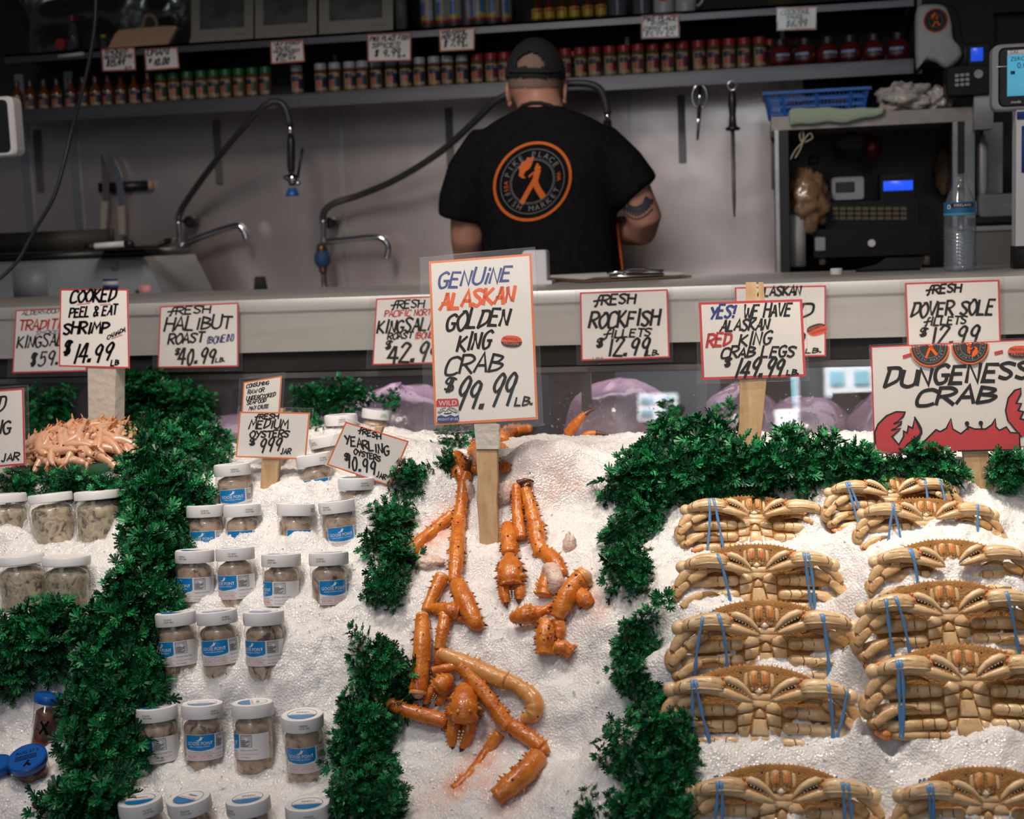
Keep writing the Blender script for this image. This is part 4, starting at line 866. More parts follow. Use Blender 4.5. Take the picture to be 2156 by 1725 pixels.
p = atY(2105, 432, 3.9); a_, b_ = atY(2058, 410, 3.9), atY(2150, 456, 3.9); q = MB(); q.rbox((0, 0, 0), (b_.x - a_.x, .12, a_.z - b_.z), .01); tag(q.build('steel_pan', STEEL, loc=(p.x, 3.96, p.z), sharp=30), 'small steel pan behind the water bottle', 'pan')
q = MB(); q.box((0, 0, 0), (.16, .16, .014)); q.box((0, 0, -.018), (.12, .12, .022)); pp = atY(2105, 462, 3.9); tag(q.build('rack_shelf', BLACK, loc=(pp.x, 3.96, pp.z), sharp=30), 'black rack shelf under the steel pan', 'rack')
a_, b_ = atY(2052, 482, 3.88), atY(2150, 640, 3.88); q = MB(); q.rbox((0, 0, 0), (b_.x - a_.x, .2, a_.z - b_.z), .012); q.box((0, 0, (a_.z - b_.z) / 2), (b_.x - a_.x + .01, .21, .012), 1); tag(q.build('grey_bin', [mat('bin_grey', (.16, .16, .15), .5), GREYP], loc=((a_.x + b_.x) / 2, 3.99, (a_.z + b_.z) / 2), sharp=30), 'grey bin behind the water bottle at the right edge', 'bin')
# ------------------------------------------------------------------ things on the counter
def ctp(px, py): return onPlane(px, py, V(0, 0, CTZ), V(0, 0, 1))
p = ctp(2021, 571); k = mpp(p); e = empty('water_bottle', p, 'clear plastic water bottle with a blue label standing on the steel counter', 'bottle')
PET = glassy('clear_pet', (.88, .91, .94), .05, .10, 1.9, (.7, .76, .82)); R0_ = 33 * k
pf = [(.6, 0), (.92, .01), (1, .05)]
for i in range(9): z_ = .09 + i * .036; pf += [(1, z_), (.955, z_ + .012), (.955, z_ + .018), (1, z_ + .03)]
pf += [(1, .44), (.985, .45), (.985, .575), (1, .59), (.98, .66), (.8, .76), (.52, .86), (.42, .90), (.42, .955), (.47, .96), (.47, .97), (.40, .975), (.40, 1.)]
Hb = 202 * k; q = MB(); q.lathe([(r * R0_, z_ * Hb) for r, z_ in pf], n=32); q.build('bottle_body', PET, e)
WATER = glassy('water_fill', (.86, .89, .92), .04, .08, 1.6, (.6, .65, .7)); q = MB(); q.lathe([(r * R0_ * .95, max(z_, .004) * Hb) for r, z_ in pf if z_ <= .46] + [(.001, .455 * Hb)], n=32); q.build('water', WATER, e)
q = MB(); rr = R0_ * 1.005; label_patch(q, rr, .575 * Hb, .715 * Hb, -100, 100, 0, 20); label_patch(q, rr * 1.004, .655 * Hb, .70 * Hb, -40, 45, 1, 10); label_patch(q, rr * 1.004, .58 * Hb, .60 * Hb, -100, 100, 2, 20); label_patch(q, rr * 1.004, .60 * Hb, .71 * Hb, 62, 80, 3, 4)
put_text(q, 'KIRKLAND', lambda x, y: V(rr * 1.01 * math.sin(x / rr), -rr * 1.01 * math.cos(x / rr), y), .002, .667 * Hb, .0055, 3); ringf(q, lambda x, y: V(rr * 1.01 * math.sin(x / rr - .85), -rr * 1.01 * math.cos(x / rr - .85), .665 * Hb + y), .003, .005, 3, 12)
q.build('label', [mat('label_blue', (.02, .15, .30), .4), mat('label_maroon', (.05, .02, .03), .4), mat('label_teal', (.10, .35, .50), .4), WHITE], e)
# clipboard
p1, p2 = ctp(1218, 596), ctp(1446, 585); mid = (p1 + p2) / 2; w = (p2 - p1).length; e = empty('clipboard', mid, 'brown clipboard with paper and a metal clip lying on the counter edge', 'clipboard'); rz = math.atan2(p2.y - p1.y, p2.x - p1.x)
rt = Matrix.Rotation(rz, 3, 'Z'); q = MB(); q.box(rt @ V(0, .12, .004), (w, .30, .004), 0, rt); q.build('board', mat('hardboard', (.17, .10, .05), .6), e, False)
q = MB()
for i in range(4): q.box(rt @ V(.004 * i - .006, .13, .008 + i * .0016), (w * .88, .27, .0012), 0, Matrix.Rotation(rz + .02 * i, 3, 'Z'))
q.build('paper', PAPER, e, False)
q = MB(); q.box(rt @ V(0, -.015, .016), (w * .48, .035, .004), 0, rt @ Matrix.Rotation(.25, 3, 'X')); q.sweep([rt @ V(x * w, -.02, .020 + z) for x, z in ((-.25, 0), (-.12, .003), (-.05, .008), (.05, .008), (.12, .003), (.25, 0))], .0035, 8); q.build('clip', CHROME, e)
p = ctp(1122, 600); k = mpp(p); q = MB(); q.rbox((0, 0, 36 * k), (52 * k, .05, 72 * k), .008); q.box((.012, 0, .004), (.055, .06, .008)); tag(q.build('plastic_dispenser', WHITE, loc=(p.x, p.y + .06, CTZ), sharp=30), 'white plastic dispenser half hidden behind the golden king crab sign', 'dispenser')
p = ctp(1761, 577); q = MB(); q.lathe([(.0135, 0), (.014, .001), (.014, .011), (.012, .013), (.001, .013)], n=24, ribs=1, ribd=.0005, ribz=(.001, .0111)); tag(q.build('bottle_stopper', WHITE, loc=p, sharp=40), 'small white bottle cap lying on the counter below the register', 'cap')
p = ctp(1885, 574); k = mpp(p); q = MB(); q.prism([(-75 * k, 0), (60 * k, 0), (72 * k, 26 * k), (-10 * k, 28 * k), (-30 * k, 12 * k)], (0, 0, 0), .012, 0, Matrix.Rotation(math.radians(-35), 3, 'X')); tag(q.build('tablet_stand', BLACK, loc=(p.x, p.y + .10, CTZ + .003), sharp=30), 'dark tablet stand lying on the counter before the register', 'tablet')
# scales
def scale_head(px0, py0, px1, py1, Y, label, lcd, post):
    a_, b_ = atY(px0, py0, Y), atY(px1, py1, Y); c_ = (a_ + b_) / 2; w, h = b_.x - a_.x, a_.z - b_.z
    e = empty('weighing_scale', (c_.x, Y, CTZ), label, 'scale', 'counter scales'); oz = c_.z - CTZ
    q = MB(); q.rbox((0, .025, oz), (w, .05, h), .016); q.build('display_housing', GREYP if lcd else WHITE, e, sharp=30)
    q = MB(); q.rbox((0, -.001, oz), (w * .90, .004, h * .88), .012); q.build('bezel', BLACK, e, sharp=30)
    if lcd:
        q = MB(); x0, z0 = -w * .5 + .030, oz - h * .28; q.box((x0 + .1, -.004, oz + h * .02), (.2, .002, h * .62)); so = q.build('screen', mat('lcd_screen', (.06, .28, .42), .3, emit=((.10, .42, .62), .55)), e)
        q = MB(); q.box((x0 + .1, -.0055, oz + h * .36), (.2, .001, h * .07)); so2 = q.build('screen_margin', WHITE, e)
        LC = mat('lcd_segments', (.01, .05, .08), .5); q = MB(); fx = lambda x, y: V(x, -.0062, y); put_text(q, 'CAS', fx, x0 + .006, oz + h * .345, h * .05, 0, .016, -1); put_text(q, 'ZERO', fx, x0 + .006, oz + h * .235, h * .06, 0, None, -1); put_text(q, '0.00', fx, x0 + .020, oz + h * .12, h * .085, 0, None, -1); q.box((x0 + .011, -.006, oz + h * .06), (.009, .001, .007)); put_text(q, 'FOR SERVICE', fx, x0 + .1, oz - h * .27, h * .03, 0)
        q.build('lettering', LC, e); q = MB(); put_text(q, 'mode', fx, x0 + .008, oz - h * .40, h * .045, 0, None, -1); q.box((-w * .5 + .018, -.0045, oz + h * .16), (.022, .001, .002)); q.build('bezel_print', WHITE, e)
    if post:
        x_ = atY(2140, 380, Y).x - c_.x; q = MB(); q.box((x_ + .06, .03, oz / 2 - .0), (.12, .05, oz - h * .3)); q.build('post', WHITE, e, sharp=30)
        q = MB(); q.box((x_ + .06, .03, .025), (.125, .055, .05)); q.build('foot', BLACK, e); zt_ = oz - h * .5
        st = MB(); st.box((x_ + .06, .003, zt_ - .012), (.118, .003, .016), 0); st.box((x_ + .022, .003, zt_ - .085), (.022, .003, .10), 0)
        f2 = lambda x, y: V(x_ + .018 + y * 1., .0012, zt_ - .04 - x); put_text(st, 'FOR SERVICE', lambda x, y: V(x_ + .019 + y, .0010, zt_ - .085 - x), 0, 0, .008, 1, .085); st.build('sticker', [INKB, WHITE], e)
    else:
        q = MB(); q.box((-w * .3, .03, (oz - h / 2) / 2), (.05, .03, oz - h / 2 + .01)); q.build('post', WHITE, e, sharp=30)
scale_head(2090, 94, 2330, 222, 3.30, 'weighing scale with a lit blue display on a white post, at the right edge', True, True)
scale_head(-190, 214, 35, 327, 3.45, 'white-framed scale display cut off by the left edge', False, False)
# ------------------------------------------------------------------ ice profile (lid line of the rows) and constraint points
LT = [(1.55, -1.26), (1.75, -1.04), (1.85, -.93), (1.936, -.83), (2.078, -.731), (2.159, -.598), (2.248, -.526), (2.373, -.464), (2.435, -.401), (2.72, -.352), (2.86, -.372), (3.06, -.42)]
def Lz(Y): return CAMZ + pw(LT, Y)
def onf(px, py, fn, y0=1.56, y1=3.04):
    d = RAY(px, py); g = d.z / d.y; xs = d.x / d.y; last = y0
    n = 60
    for i in range(1, n + 1):
        Y = lerp(y0, y1, i / n)
        if CAMZ + g * Y < fn(xs * Y, Y):
            a, b = last, Y
            for _ in range(16):
                m = (a + b) / 2
                if CAMZ + g * m < fn(xs * m, m): b = m
                else: a = m
            Y = (a + b) / 2; return V(xs * Y, Y, CAMZ + g * Y)
        last = Y
    return V(xs * y1, y1, CAMZ + g * y1)
def onL(px, py, off=0.): return onf(px, py, lambda x, Y: Lz(Y) + off)
CON = []
def con(p, w=1.): CON.append((p.x, p.y, p.z, w))
# ------------------------------------------------------------------ price signs
def sign(label, cor, p0, n, border, bw, lines, sleeve=None, stake=None, extra=None, name='price_sign', cat='sign', group=None, marks=True):
    """corners and lettering given where the photo shows them; everything is laid out on the sign's own plane (p0, n)"""
    n = Vector(n).normalized(); c = [onPlane(x, y, p0, n) for x, y in cor]; base = (c[2] + c[3]) / 2
    if stake: q0 = stake[-1]; base = (onPlane(q0[0], q0[2], p0, n) + onPlane(q0[1], q0[2], p0, n)) / 2
    e = empty(name, base, label, cat, group)
    def X(px, py, off=0.): return onPlane(px, py, p0, n) - n * off - base
    q = MB(); f4 = [X(x, y, .0008) for x, y in cor]; b4 = [X(x, y, -.0008) for x, y in cor]; ce = sum(f4, Vector()) / 4
    w_ = (f4[1] - f4[0]).length; h_ = (f4[0] - f4[3]).length; b_ = bw * mpp(base)
    def ins(i):
        u = (f4[1] - f4[0]).normalized(); v = (f4[0] - f4[3]).normalized(); s = [(1, -1), (-1, -1), (-1, 1), (1, 1)][i]; return f4[i] + u * s[0] * b_ + v * s[1] * b_
    i4 = [ins(i) for i in range(4)]
    q.add(f4 + i4 + b4, [(4, 5, 6, 7)[::-1]], 0); q.add(f4 + i4, [(0, 4, 5, 1)[::-1], (1, 5, 6, 2)[::-1], (2, 6, 7, 3)[::-1], (3, 7, 4, 0)[::-1]], 1); q.add(f4 + b4, [(4, 5, 6, 7)] + [(i, (i + 1) % 4, 4 + (i + 1) % 4, 4 + i) for i in range(4)], 0)
    q.build('card', [PAPER, border], e, False, recalc=False)
    inks = []; t = MB(); lay = [0]
    for ln in lines:
        txt, x0, y0, x1, y1, h, w, ink = ln[:8]; sl = ln[8] if len(ln) > 8 else .2
        if ink not in inks: inks.append(ink)
        lay[0] += 1; off = .0012 + .00006 * lay[0]
        hand(t, txt, lambda x, y, off=off: X(x, -y, off), x0, -y0, x1, h, w, inks.index(ink), sl, rise=-(y1 - y0) / (x1 - x0))
    if lines: t.build('lettering', inks, e, False, recalc=False)
    if sleeve:
        q = MB(); q.add([X(x, y, .0030) for x, y in sleeve], [(3, 2, 1, 0)]); N = 4
        for i in range(4):
            (x, y), (x2, y2) = sleeve[i], sleeve[(i + 1) % 4]
            q.sweep([X(lerp(x, x2, j / N), lerp(y, y2, j / N), .0028 + .0006 * rnd.random()) for j in range(N + 1)], .0006, 5)
        q.build('plastic_sleeve', SLEEVE, e)
    if stake:
        q = MB(); F = []; Bk = []
        for (xl_, xr_, y) in stake: F += [X(xl_, y, -.0015), X(xr_, y, -.0015)]; Bk += [X(xl_, y, -.017), X(xr_, y, -.017)]
        m = len(stake); o1 = 2 * m
        fs = []
        for i in range(m - 1):
            a = 2 * i; fs += [(a, a + 1, a + 3, a + 2), (o1 + a, o1 + a + 2, o1 + a + 3, o1 + a + 1), (a, a + 2, o1 + a + 2, o1 + a), (a + 1, o1 + a + 1, o1 + a + 3, a + 3)]
        fs += [(0, o1, o1 + 1, 1), (2 * m - 2, 2 * m - 1, o1 + 2 * m - 1, o1 + 2 * m - 2)]
        q.add(F + Bk, fs); so = q.build('stake', WOOD, e, True, 25)
        bv = so.modifiers.new('b', 'BEVEL'); bv.width = .0015; bv.segments = 2; bv.limit_method = 'ANGLE'
    if extra: extra(e, X)
    return e
def oval(e, X, cx, cy, rx, ry, rot=0., flip=1):
    """red oval PREVIOUSLY FROZEN sticker"""
    q = MB(); ca, sa = math.cos(rot), math.sin(rot)
    f = lambda o: (lambda x, y: X(cx + (x * ca + y * sa) * rx * flip, cy - (y * ca - x * sa) * ry * flip if rx == ry else cy - (y * ry * ca - x * rx * sa) * flip, o))
    N = 28; pts = [(math.copysign(abs(math.cos(2 * math.pi * i / N)) ** .7, math.cos(2 * math.pi * i / N)), math.sin(2 * math.pi * i / N)) for i in range(N)]
    g = f(.0022); q.add([g(*p) for p in pts], [tuple(range(N))], 0); g = f(.0024)
    low = [p for p in pts if p[1] <= -.0] ; low = sorted(low, key=lambda p: math.atan2(p[1], p[0])); q.add([g(*p) for p in low], [tuple(range(len(low)))], 1)
    g = f(.0026); put_text(q, 'PREVIOUSLY', g, 0, .18, .40, 1, 1.6); put_text(q, 'FROZEN', g, 0, -.62, .5, 2, 1.4)
    q.build('sticker', [mat_get('sticker_orange', (.85, .10, .03)), mat_get('sticker_dark', (.03, .02, .02)), mat_get('sticker_letters', (.9, .16, .06))], e, recalc=False)
def mat_get(nm, c, r=.5):
    return bpy.data.materials.get(nm) or mat(nm, c, r)
def grow(c, l, t, r, b): return [(c[0][0] - l, c[0][1] - t), (c[1][0] + r, c[1][1] - t), (c[2][0] + r, c[2][1] + b), (c[3][0] - l, c[3][1] + b)]
GPL = V(0, GY - .008, 0); NV = V(0, 1, 0)
cn = [(33, 653), (190, 645), (183, 782), (26, 786)]
sign('price sign for traditional smoked king salmon taped to the glass at the left', cn, GPL, NV, REDB, 3, [('ALDERWOOD SMOKED', 47, 664, 182, 655, 8, 1.8, GREYINK), ('TRADITIONAL', 40, 696, 184, 688, 20, 3.2, INKR), ('SMOKED', 76, 705, 130, 702, 8, 1.6, GREYINK), ('KINGSALMON', 36, 732, 182, 726, 25, 3.4, INK), ('$59.99', 62, 771, 160, 766, 28, 3.6, INK)], grow(cn, 9, 7, 6, 8))
cn = [(337, 645), (502, 637), (502, 772), (332, 775)]
sign('price sign for fresh halibut roast taped to the glass above the greens', cn, GPL, NV, REDB, 3, [('fRESH', 352, 664, 442, 658, 16, 3.4, INK), ('HALIBUT', 346, 697, 486, 690, 26, 4.2, INK), ('ROAST', 354, 725, 428, 720, 21, 4, INK), ('(BONEIN)', 436, 724, 492, 718, 14, 2.2, INKB), ('$', 366, 748, 380, 747, 14, 2.6, INK), ('40.99', 374, 768, 452, 763, 31, 4.4, INK), ('LB.', 454, 763, 474, 761, 9, 2.2, INK)], grow(cn, 10, 7, 9, 8))
cn = [(792, 629), (968, 621), (962, 764), (784, 769)]
sign('price sign for fresh king salmon roast half hidden behind the golden king crab sign', cn, GPL, NV, REDB, 3, [('fRESH', 822, 651, 892, 647, 17, 3.2, INK), ('PACIFIC NORTHWEST', 810, 667, 955, 661, 12, 2.3, INKR), ('KINGSALMON', 794, 701, 952, 694, 27, 4.2, INK), ('ROAST', 816, 715, 868, 712, 13, 3, INK), ('(BONEIN)', 874, 714, 930, 710, 13, 2.2, INKR), ('$', 808, 736, 826, 735, 18, 3, INK), ('42.99', 816, 765, 922, 760, 38, 5.2, INK)], grow(cn, 12, 6, 8, 7))
cn = [(1221, 616), (1406, 609), (1410, 753), (1224, 760)]
sign('price sign for fresh rockfish fillets taped to the glass under the clipboard', cn, GPL, NV, REDB, 3.2, [('fRESH', 1248, 644, 1336, 638, 21, 4.4, INK), ('ROCKFISH', 1240, 691, 1386, 684, 31, 5.4, INK), ('fILLETS', 1270, 712, 1370, 707, 16, 3.6, INK), ('$', 1252, 732, 1272, 731, 19, 4, INK), ('12.99', 1280, 750, 1364, 747, 35, 5, INK), ('LB.', 1362, 749, 1388, 747, 11, 2.6, INK), ('USA', 1248, 758, 1270, 757, 5, 1.2, GREYINK)], grow(cn, 9, 4, 7, 8))
cn = [(1547, 605), (1739, 601), (1739, 750), (1552, 754)]
sign('price sign for alaskan cod mostly hidden behind the red king crab sign', cn, GPL, NV, REDB, 3.2, [('ALASKAN', 1594, 624, 1686, 620, 18, 4.4, INK), ('COD', 1612, 676, 1708, 672, 34, 5, INK), ('$9.99', 1600, 740, 1690, 736, 34, 5, INK), ('LB.', 1696, 744, 1730, 742, 10, 2.6, INK)], grow(cn, 6, 4, 8, 8), extra=lambda e, X: oval(e, X, 1720, 694, 21, 11, -.33, -1))
cn = [(1905, 596), (2104, 589), (2108, 738), (1911, 744)]
sign('price sign for fresh dover sole fillets taped to the glass under the water bottle', cn, GPL, NV, REDB, 3.6, [('fRESH', 1948, 620, 2022, 614, 18, 4.2, INK), ('DOVER SOLE', 1918, 667, 2090, 661, 29, 5, INK), ('fILLETS', 1944, 686, 2034, 681, 16, 3.6, INK), ('$', 1932, 709, 1954, 708, 18, 3.6, INK), ('12.99', 1960, 726, 2058, 722, 36, 5.2, INK)], grow(cn, 9, 4, 9, 8))
# signs on stakes: a plane through the foot of the stake, leaning back a little
def lean(px, py, deg, yaw=0., off=-.02): 
    p = onL(px, py, off); t = math.radians(deg); n = V(0, math.cos(t), -math.sin(t)); return p, Matrix.Rotation(math.radians(yaw), 3, 'Z') @ n
p0, n0 = onL(1030, 1165, -.045), V(0, math.cos(math.radians(14)), -math.sin(math.radians(14)))
n0 = Matrix.Rotation(math.radians(3), 3, 'Z') @ n0
TAPE = mat('clear_tape_over_wood', (.52, .47, .40), .28, coat=.6, noise=(30, .4, (.64, .60, .53)), bump=(60, .3))
def wild(e, X):
    oval(e, X, 1077, 719, 22, 12, .06)
    q = MB(); f = lambda o: (lambda x, y: X(943 + x, 865 - y + x * -.03, o))
    g = f(.0021); q.add([g(*p) for p in ((-24, -23), (23, -23), (23, 21), (-24, 21))], [(0, 1, 2, 3)], 3); g = f(.0023)
    q.add([g(*p) for p in ((-24, 8), (23, 8), (23, 20), (20, 25), (-21, 25), (-24, 20))], [tuple(range(6))], 0)
    q.add([g(*p) for p in ((-22, -23), (-18, -25), (20, -24), (24, -20), (23, -10), (15, -13), (6, -9), (-4, -13), (-14, -9), (-22, -12))], [tuple(range(10))], 1)
    g = f(.0025); put_text(q, 'WILD', g, 0, 11, 10, 3, 38); put_text(q, 'PRODUCT OF USA', g, 1, -20.5, 4.6, 3, 42); arc_text(q, 'ALASKA SEAFOOD', lambda x, y: g(x * 24, y * 24 - 18), .92, 90, .20, 2, 8.2)
    stroke(q, [(-18, -6), (-9, 0), (-4, -2), (1, 3), (8, -1), (18, -6)], 1.3, g, 2); stroke(q, [(-7, -6), (0, -7), (8, -5)], 2.2, g, 2); stroke(q, [(0, -6), (1, -1)], 1, g, 2)
    q.build('sticker', [INKR, INKB, INK, WHITE], e, recalc=False)
    t = MB(); F = [X(x, y, o) for x, y, o in ((998, 893, .001), (1051, 893, .001), (1049, 946, .001), (1003, 946, .001))]; Bk = [X(x, y, -.021) for x, y in ((998, 893), (1051, 893), (1049, 946), (1003, 946))]
    t.add(F + Bk, [(0, 1, 2, 3), (7, 6, 5, 4), (0, 4, 5, 1), (1, 5, 6, 2), (2, 6, 7, 3), (3, 7, 4, 0)]); t.build('tape', TAPE, e, sharp=30)
cn = [(903, 551), (1119, 534), (1133, 883), (915, 896)]
sign('tall price sign for genuine alaskan golden king crab on a wooden stake in the ice', cn, p0, n0, ORB, 5, [('GENUiNE', 922, 608, 1074, 590, 32, 4.6, INKB, .28), ('ALASKAN', 926, 651, 1082, 633, 32, 6.6, INKO, .22), ('GOLDEN', 938, 696, 1070, 682, 37, 5.2, INK, .28), ('KING', 962, 740, 1030, 733, 34, 5, INK, .28), ('CRAB', 936, 788, 1054, 780, 40, 4.8, INK, .28), ('$', 930, 826, 960, 822, 30, 4, INK), ('99.99', 952, 866, 1076, 850, 62, 5.6, INK, .30), ('LB.', 1084, 855, 1122, 852, 18, 3.4, INK)],
     [(884, 543), (1127, 521), (1144, 897), (895, 915)], [(1001, 1046, 880), (1002, 1047, 960), (1005, 1048, 1010), (1003, 1046, 1050), (1008, 1049, 1110), (1010, 1050, 1172), (1011, 1050, 1230)], wild)
p0, n0 = atY(215, 905, 2.74), V(0, math.cos(math.radians(6)), -math.sin(math.radians(6)))
def tapec(e, X):
    q = MB()
    for (a, b) in (((163, 641), (190, 637)), ((212, 641), (234, 640)), ((236, 712), (258, 704))): stroke(q, [a, b], 1.6, lambda x, y: X(x, y, .0024), 0)
    q.build('underline', PINKINK, e, recalc=False)
    t = MB(); C = ((184, 770), (243, 770), (241, 905), (186, 905)); t.add([X(x, y, -.001) for x, y in C] + [X(x + (8 if i in (1, 2) else 0), y, -.028) for i, (x, y) in enumerate(C)], [(0, 1, 2, 3), (7, 6, 5, 4), (0, 4, 5, 1), (1, 5, 6, 2), (2, 6, 7, 3), (3, 7, 4, 0)])
    t.build('tape', TAPE, e, sharp=30)
cn = [(127, 609), (270, 609), (273, 776), (124, 772)]
sign('red-edged price sign for cooked peel and eat shrimp on a taped post', cn, p0, n0, REDB, 3.2, [('COOKED', 148, 638, 242, 633, 24, 4.6, INK), ('PEEL & EAT', 146, 668, 246, 662, 19, 3.6, INK), ('SHRIMP', 134, 704, 228, 700, 23, 4.6, INK), ('CANADA', 226, 714, 264, 696, 9, 2, INK), ('$', 131, 748, 150, 746, 30, 4.4, INK), ('14.99', 154, 766, 232, 757, 38, 4.6, INK, .3), ('LB', 234, 770, 250, 767, 11, 2.6, INK)], None, [(188, 238, 760), (188, 238, 900), (189, 237, 935)], tapec)
p0, n0 = lean(25, 1000, 8)
cn = [(-112, 830), (50, 817), (54, 979), (-106, 992)]
sign('price sign for pickled herring cut off by the left edge of the photo', cn, p0, n0, REDB, 4, [('PICKLED', -100, 878, 8, 872, 32, 4, INK), ('HERRING', -96, 922, 22, 912, 28, 4, INK), ('$9.99', -96, 976, -14, 968, 38, 4.4, INK), ('JAR', 2, 972, 40, 966, 15, 3, INK)], grow(cn, 8, 6, 11, 10), [(-45, -18, 960), (-45, -18, 1040)])
p0, n0 = lean(565, 1000, 8); p1 = p0 + V(0, .05, 0)
cn = [(513, 805), (594, 791), (588, 880), (508, 892)]
sign('small warning sign about consuming raw or undercooked seafood behind the medium oysters sign', cn, p1, n0, ORB, 3, [('CONSUMING', 519, 817, 566, 809, 8, 1.5, INK), ('RAW OR', 522, 830, 556, 824, 8, 1.5, INK), ('UNDERCOOKED', 519, 843, 580, 834, 8, 1.5, INK), ('SEAFOOD', 520, 852, 560, 846, 7.5, 1.5, INK), ('MAY CAUSE', 524, 864, 566, 858, 7.5, 1.5, INK)], grow(cn, 7, 7, 7, 6), [(556, 596, 860), (555, 590, 960), (553, 588, 1040)])
cn = [(505, 867), (653, 869), (644, 968), (496, 963)]
sign('price sign for fresh medium oysters on a short stake among the jars', cn, p0, n0, ORB, 3.2, [('fRESH', 536, 883, 586, 881, 10, 2.6, INK), ('MEDIUM', 524, 903, 606, 902, 17, 3, INK), ('OYSTERS', 526, 922, 608, 920, 14, 3, INK), ('$', 522, 938, 540, 937, 14, 2.6, INK), ('999', 544, 954, 590, 948, 27, 3.4, INK, .3), ('JAR', 590, 956, 612, 955, 11, 2.2, INK)], [(504, 856), (661, 860), (647, 980), (484, 972)], [(551, 588, 962), (549, 585, 990), (547, 581, 1022), (545, 579, 1060)])
p0, n0 = lean(742, 1050, 8)
cn = [(728, 888), (861, 929), (821, 1024), (688, 979)]
sign('tilted price sign for fresh yearling oysters on a slanting stake', cn, p0, n0, INKO, 3, [('fRESH', 754, 912, 802, 927, 11, 2.8, INK, .05), ('YEARLING', 727, 935, 820, 961, 18, 3.2, INK, -.05), ('OYSTERS', 746, 957, 802, 973, 11, 2.6, INK, -.05), ('$', 724, 970, 738, 975, 15, 2.6, INK, -.05), ('10.99', 733, 986, 792, 1004, 27, 3.4, INK, 0.), ('JAR', 792, 1004, 812, 1011, 10, 2.2, INK)], [(720, 879), (868, 926), (830, 1037), (680, 986)], [(790, 806, 898), (749, 766, 1000), (733, 749, 1052), (722, 739, 1085)])
p0, n0 = lean(1565, 985, 5); p0 = p0 + V(0, .02, 0)
cn = [(1471, 637), (1689, 630), (1697, 793), (1478, 800)]
def toptip(e, X):
    q = MB()
    for (x0, x1, y0, y1) in ((1570, 1592, 594, 640), (1597, 1607, 594, 640)):
        C = ((x0, y0), (x1, y0), (x1 + 4, y1), (x0, y1)); q.add([X(x, y, -.002) for x, y in C] + [X(x, y, -.017) for x, y in C], [(0, 1, 2, 3), (7, 6, 5, 4), (0, 4, 5, 1), (1, 5, 6, 2), (2, 6, 7, 3), (3, 7, 4, 0)])
    q.build('stake_tip', WOOD, e, True, 25)
sign('price sign answering yes to alaskan red king crab legs on a split wooden stake', cn, p0, n0, REDB, 5.2, [('YES!', 1494, 671, 1546, 668, 25, 4.8, INKB, .25), ('WE HAVE', 1564, 670, 1664, 664, 26, 4, INK), ('ALASKAN', 1516, 697, 1618, 693, 22, 4, INK, .28), ('RED', 1488, 730, 1538, 726, 26, 4.8, INKR, .15), ('KING', 1556, 728, 1622, 724, 25, 4, INK, .25), ('CRAB LEGS', 1518, 753, 1672, 750, 21, 4, INK, .25), ('$', 1522, 772, 1540, 771, 18, 3.6, INK), ('149.99', 1546, 794, 1646, 790, 36, 5.2, INK, .3), ('LB.', 1656, 790, 1682, 788, 11, 2.8, INK)], [(1465, 629), (1695, 622), (1703, 801), (1470, 808)],
     [(1568, 1614, 640), (1557, 1614, 800), (1556, 1606, 890), (1550, 1598, 950), (1547, 1582, 990), (1544, 1578, 1030)], toptip)
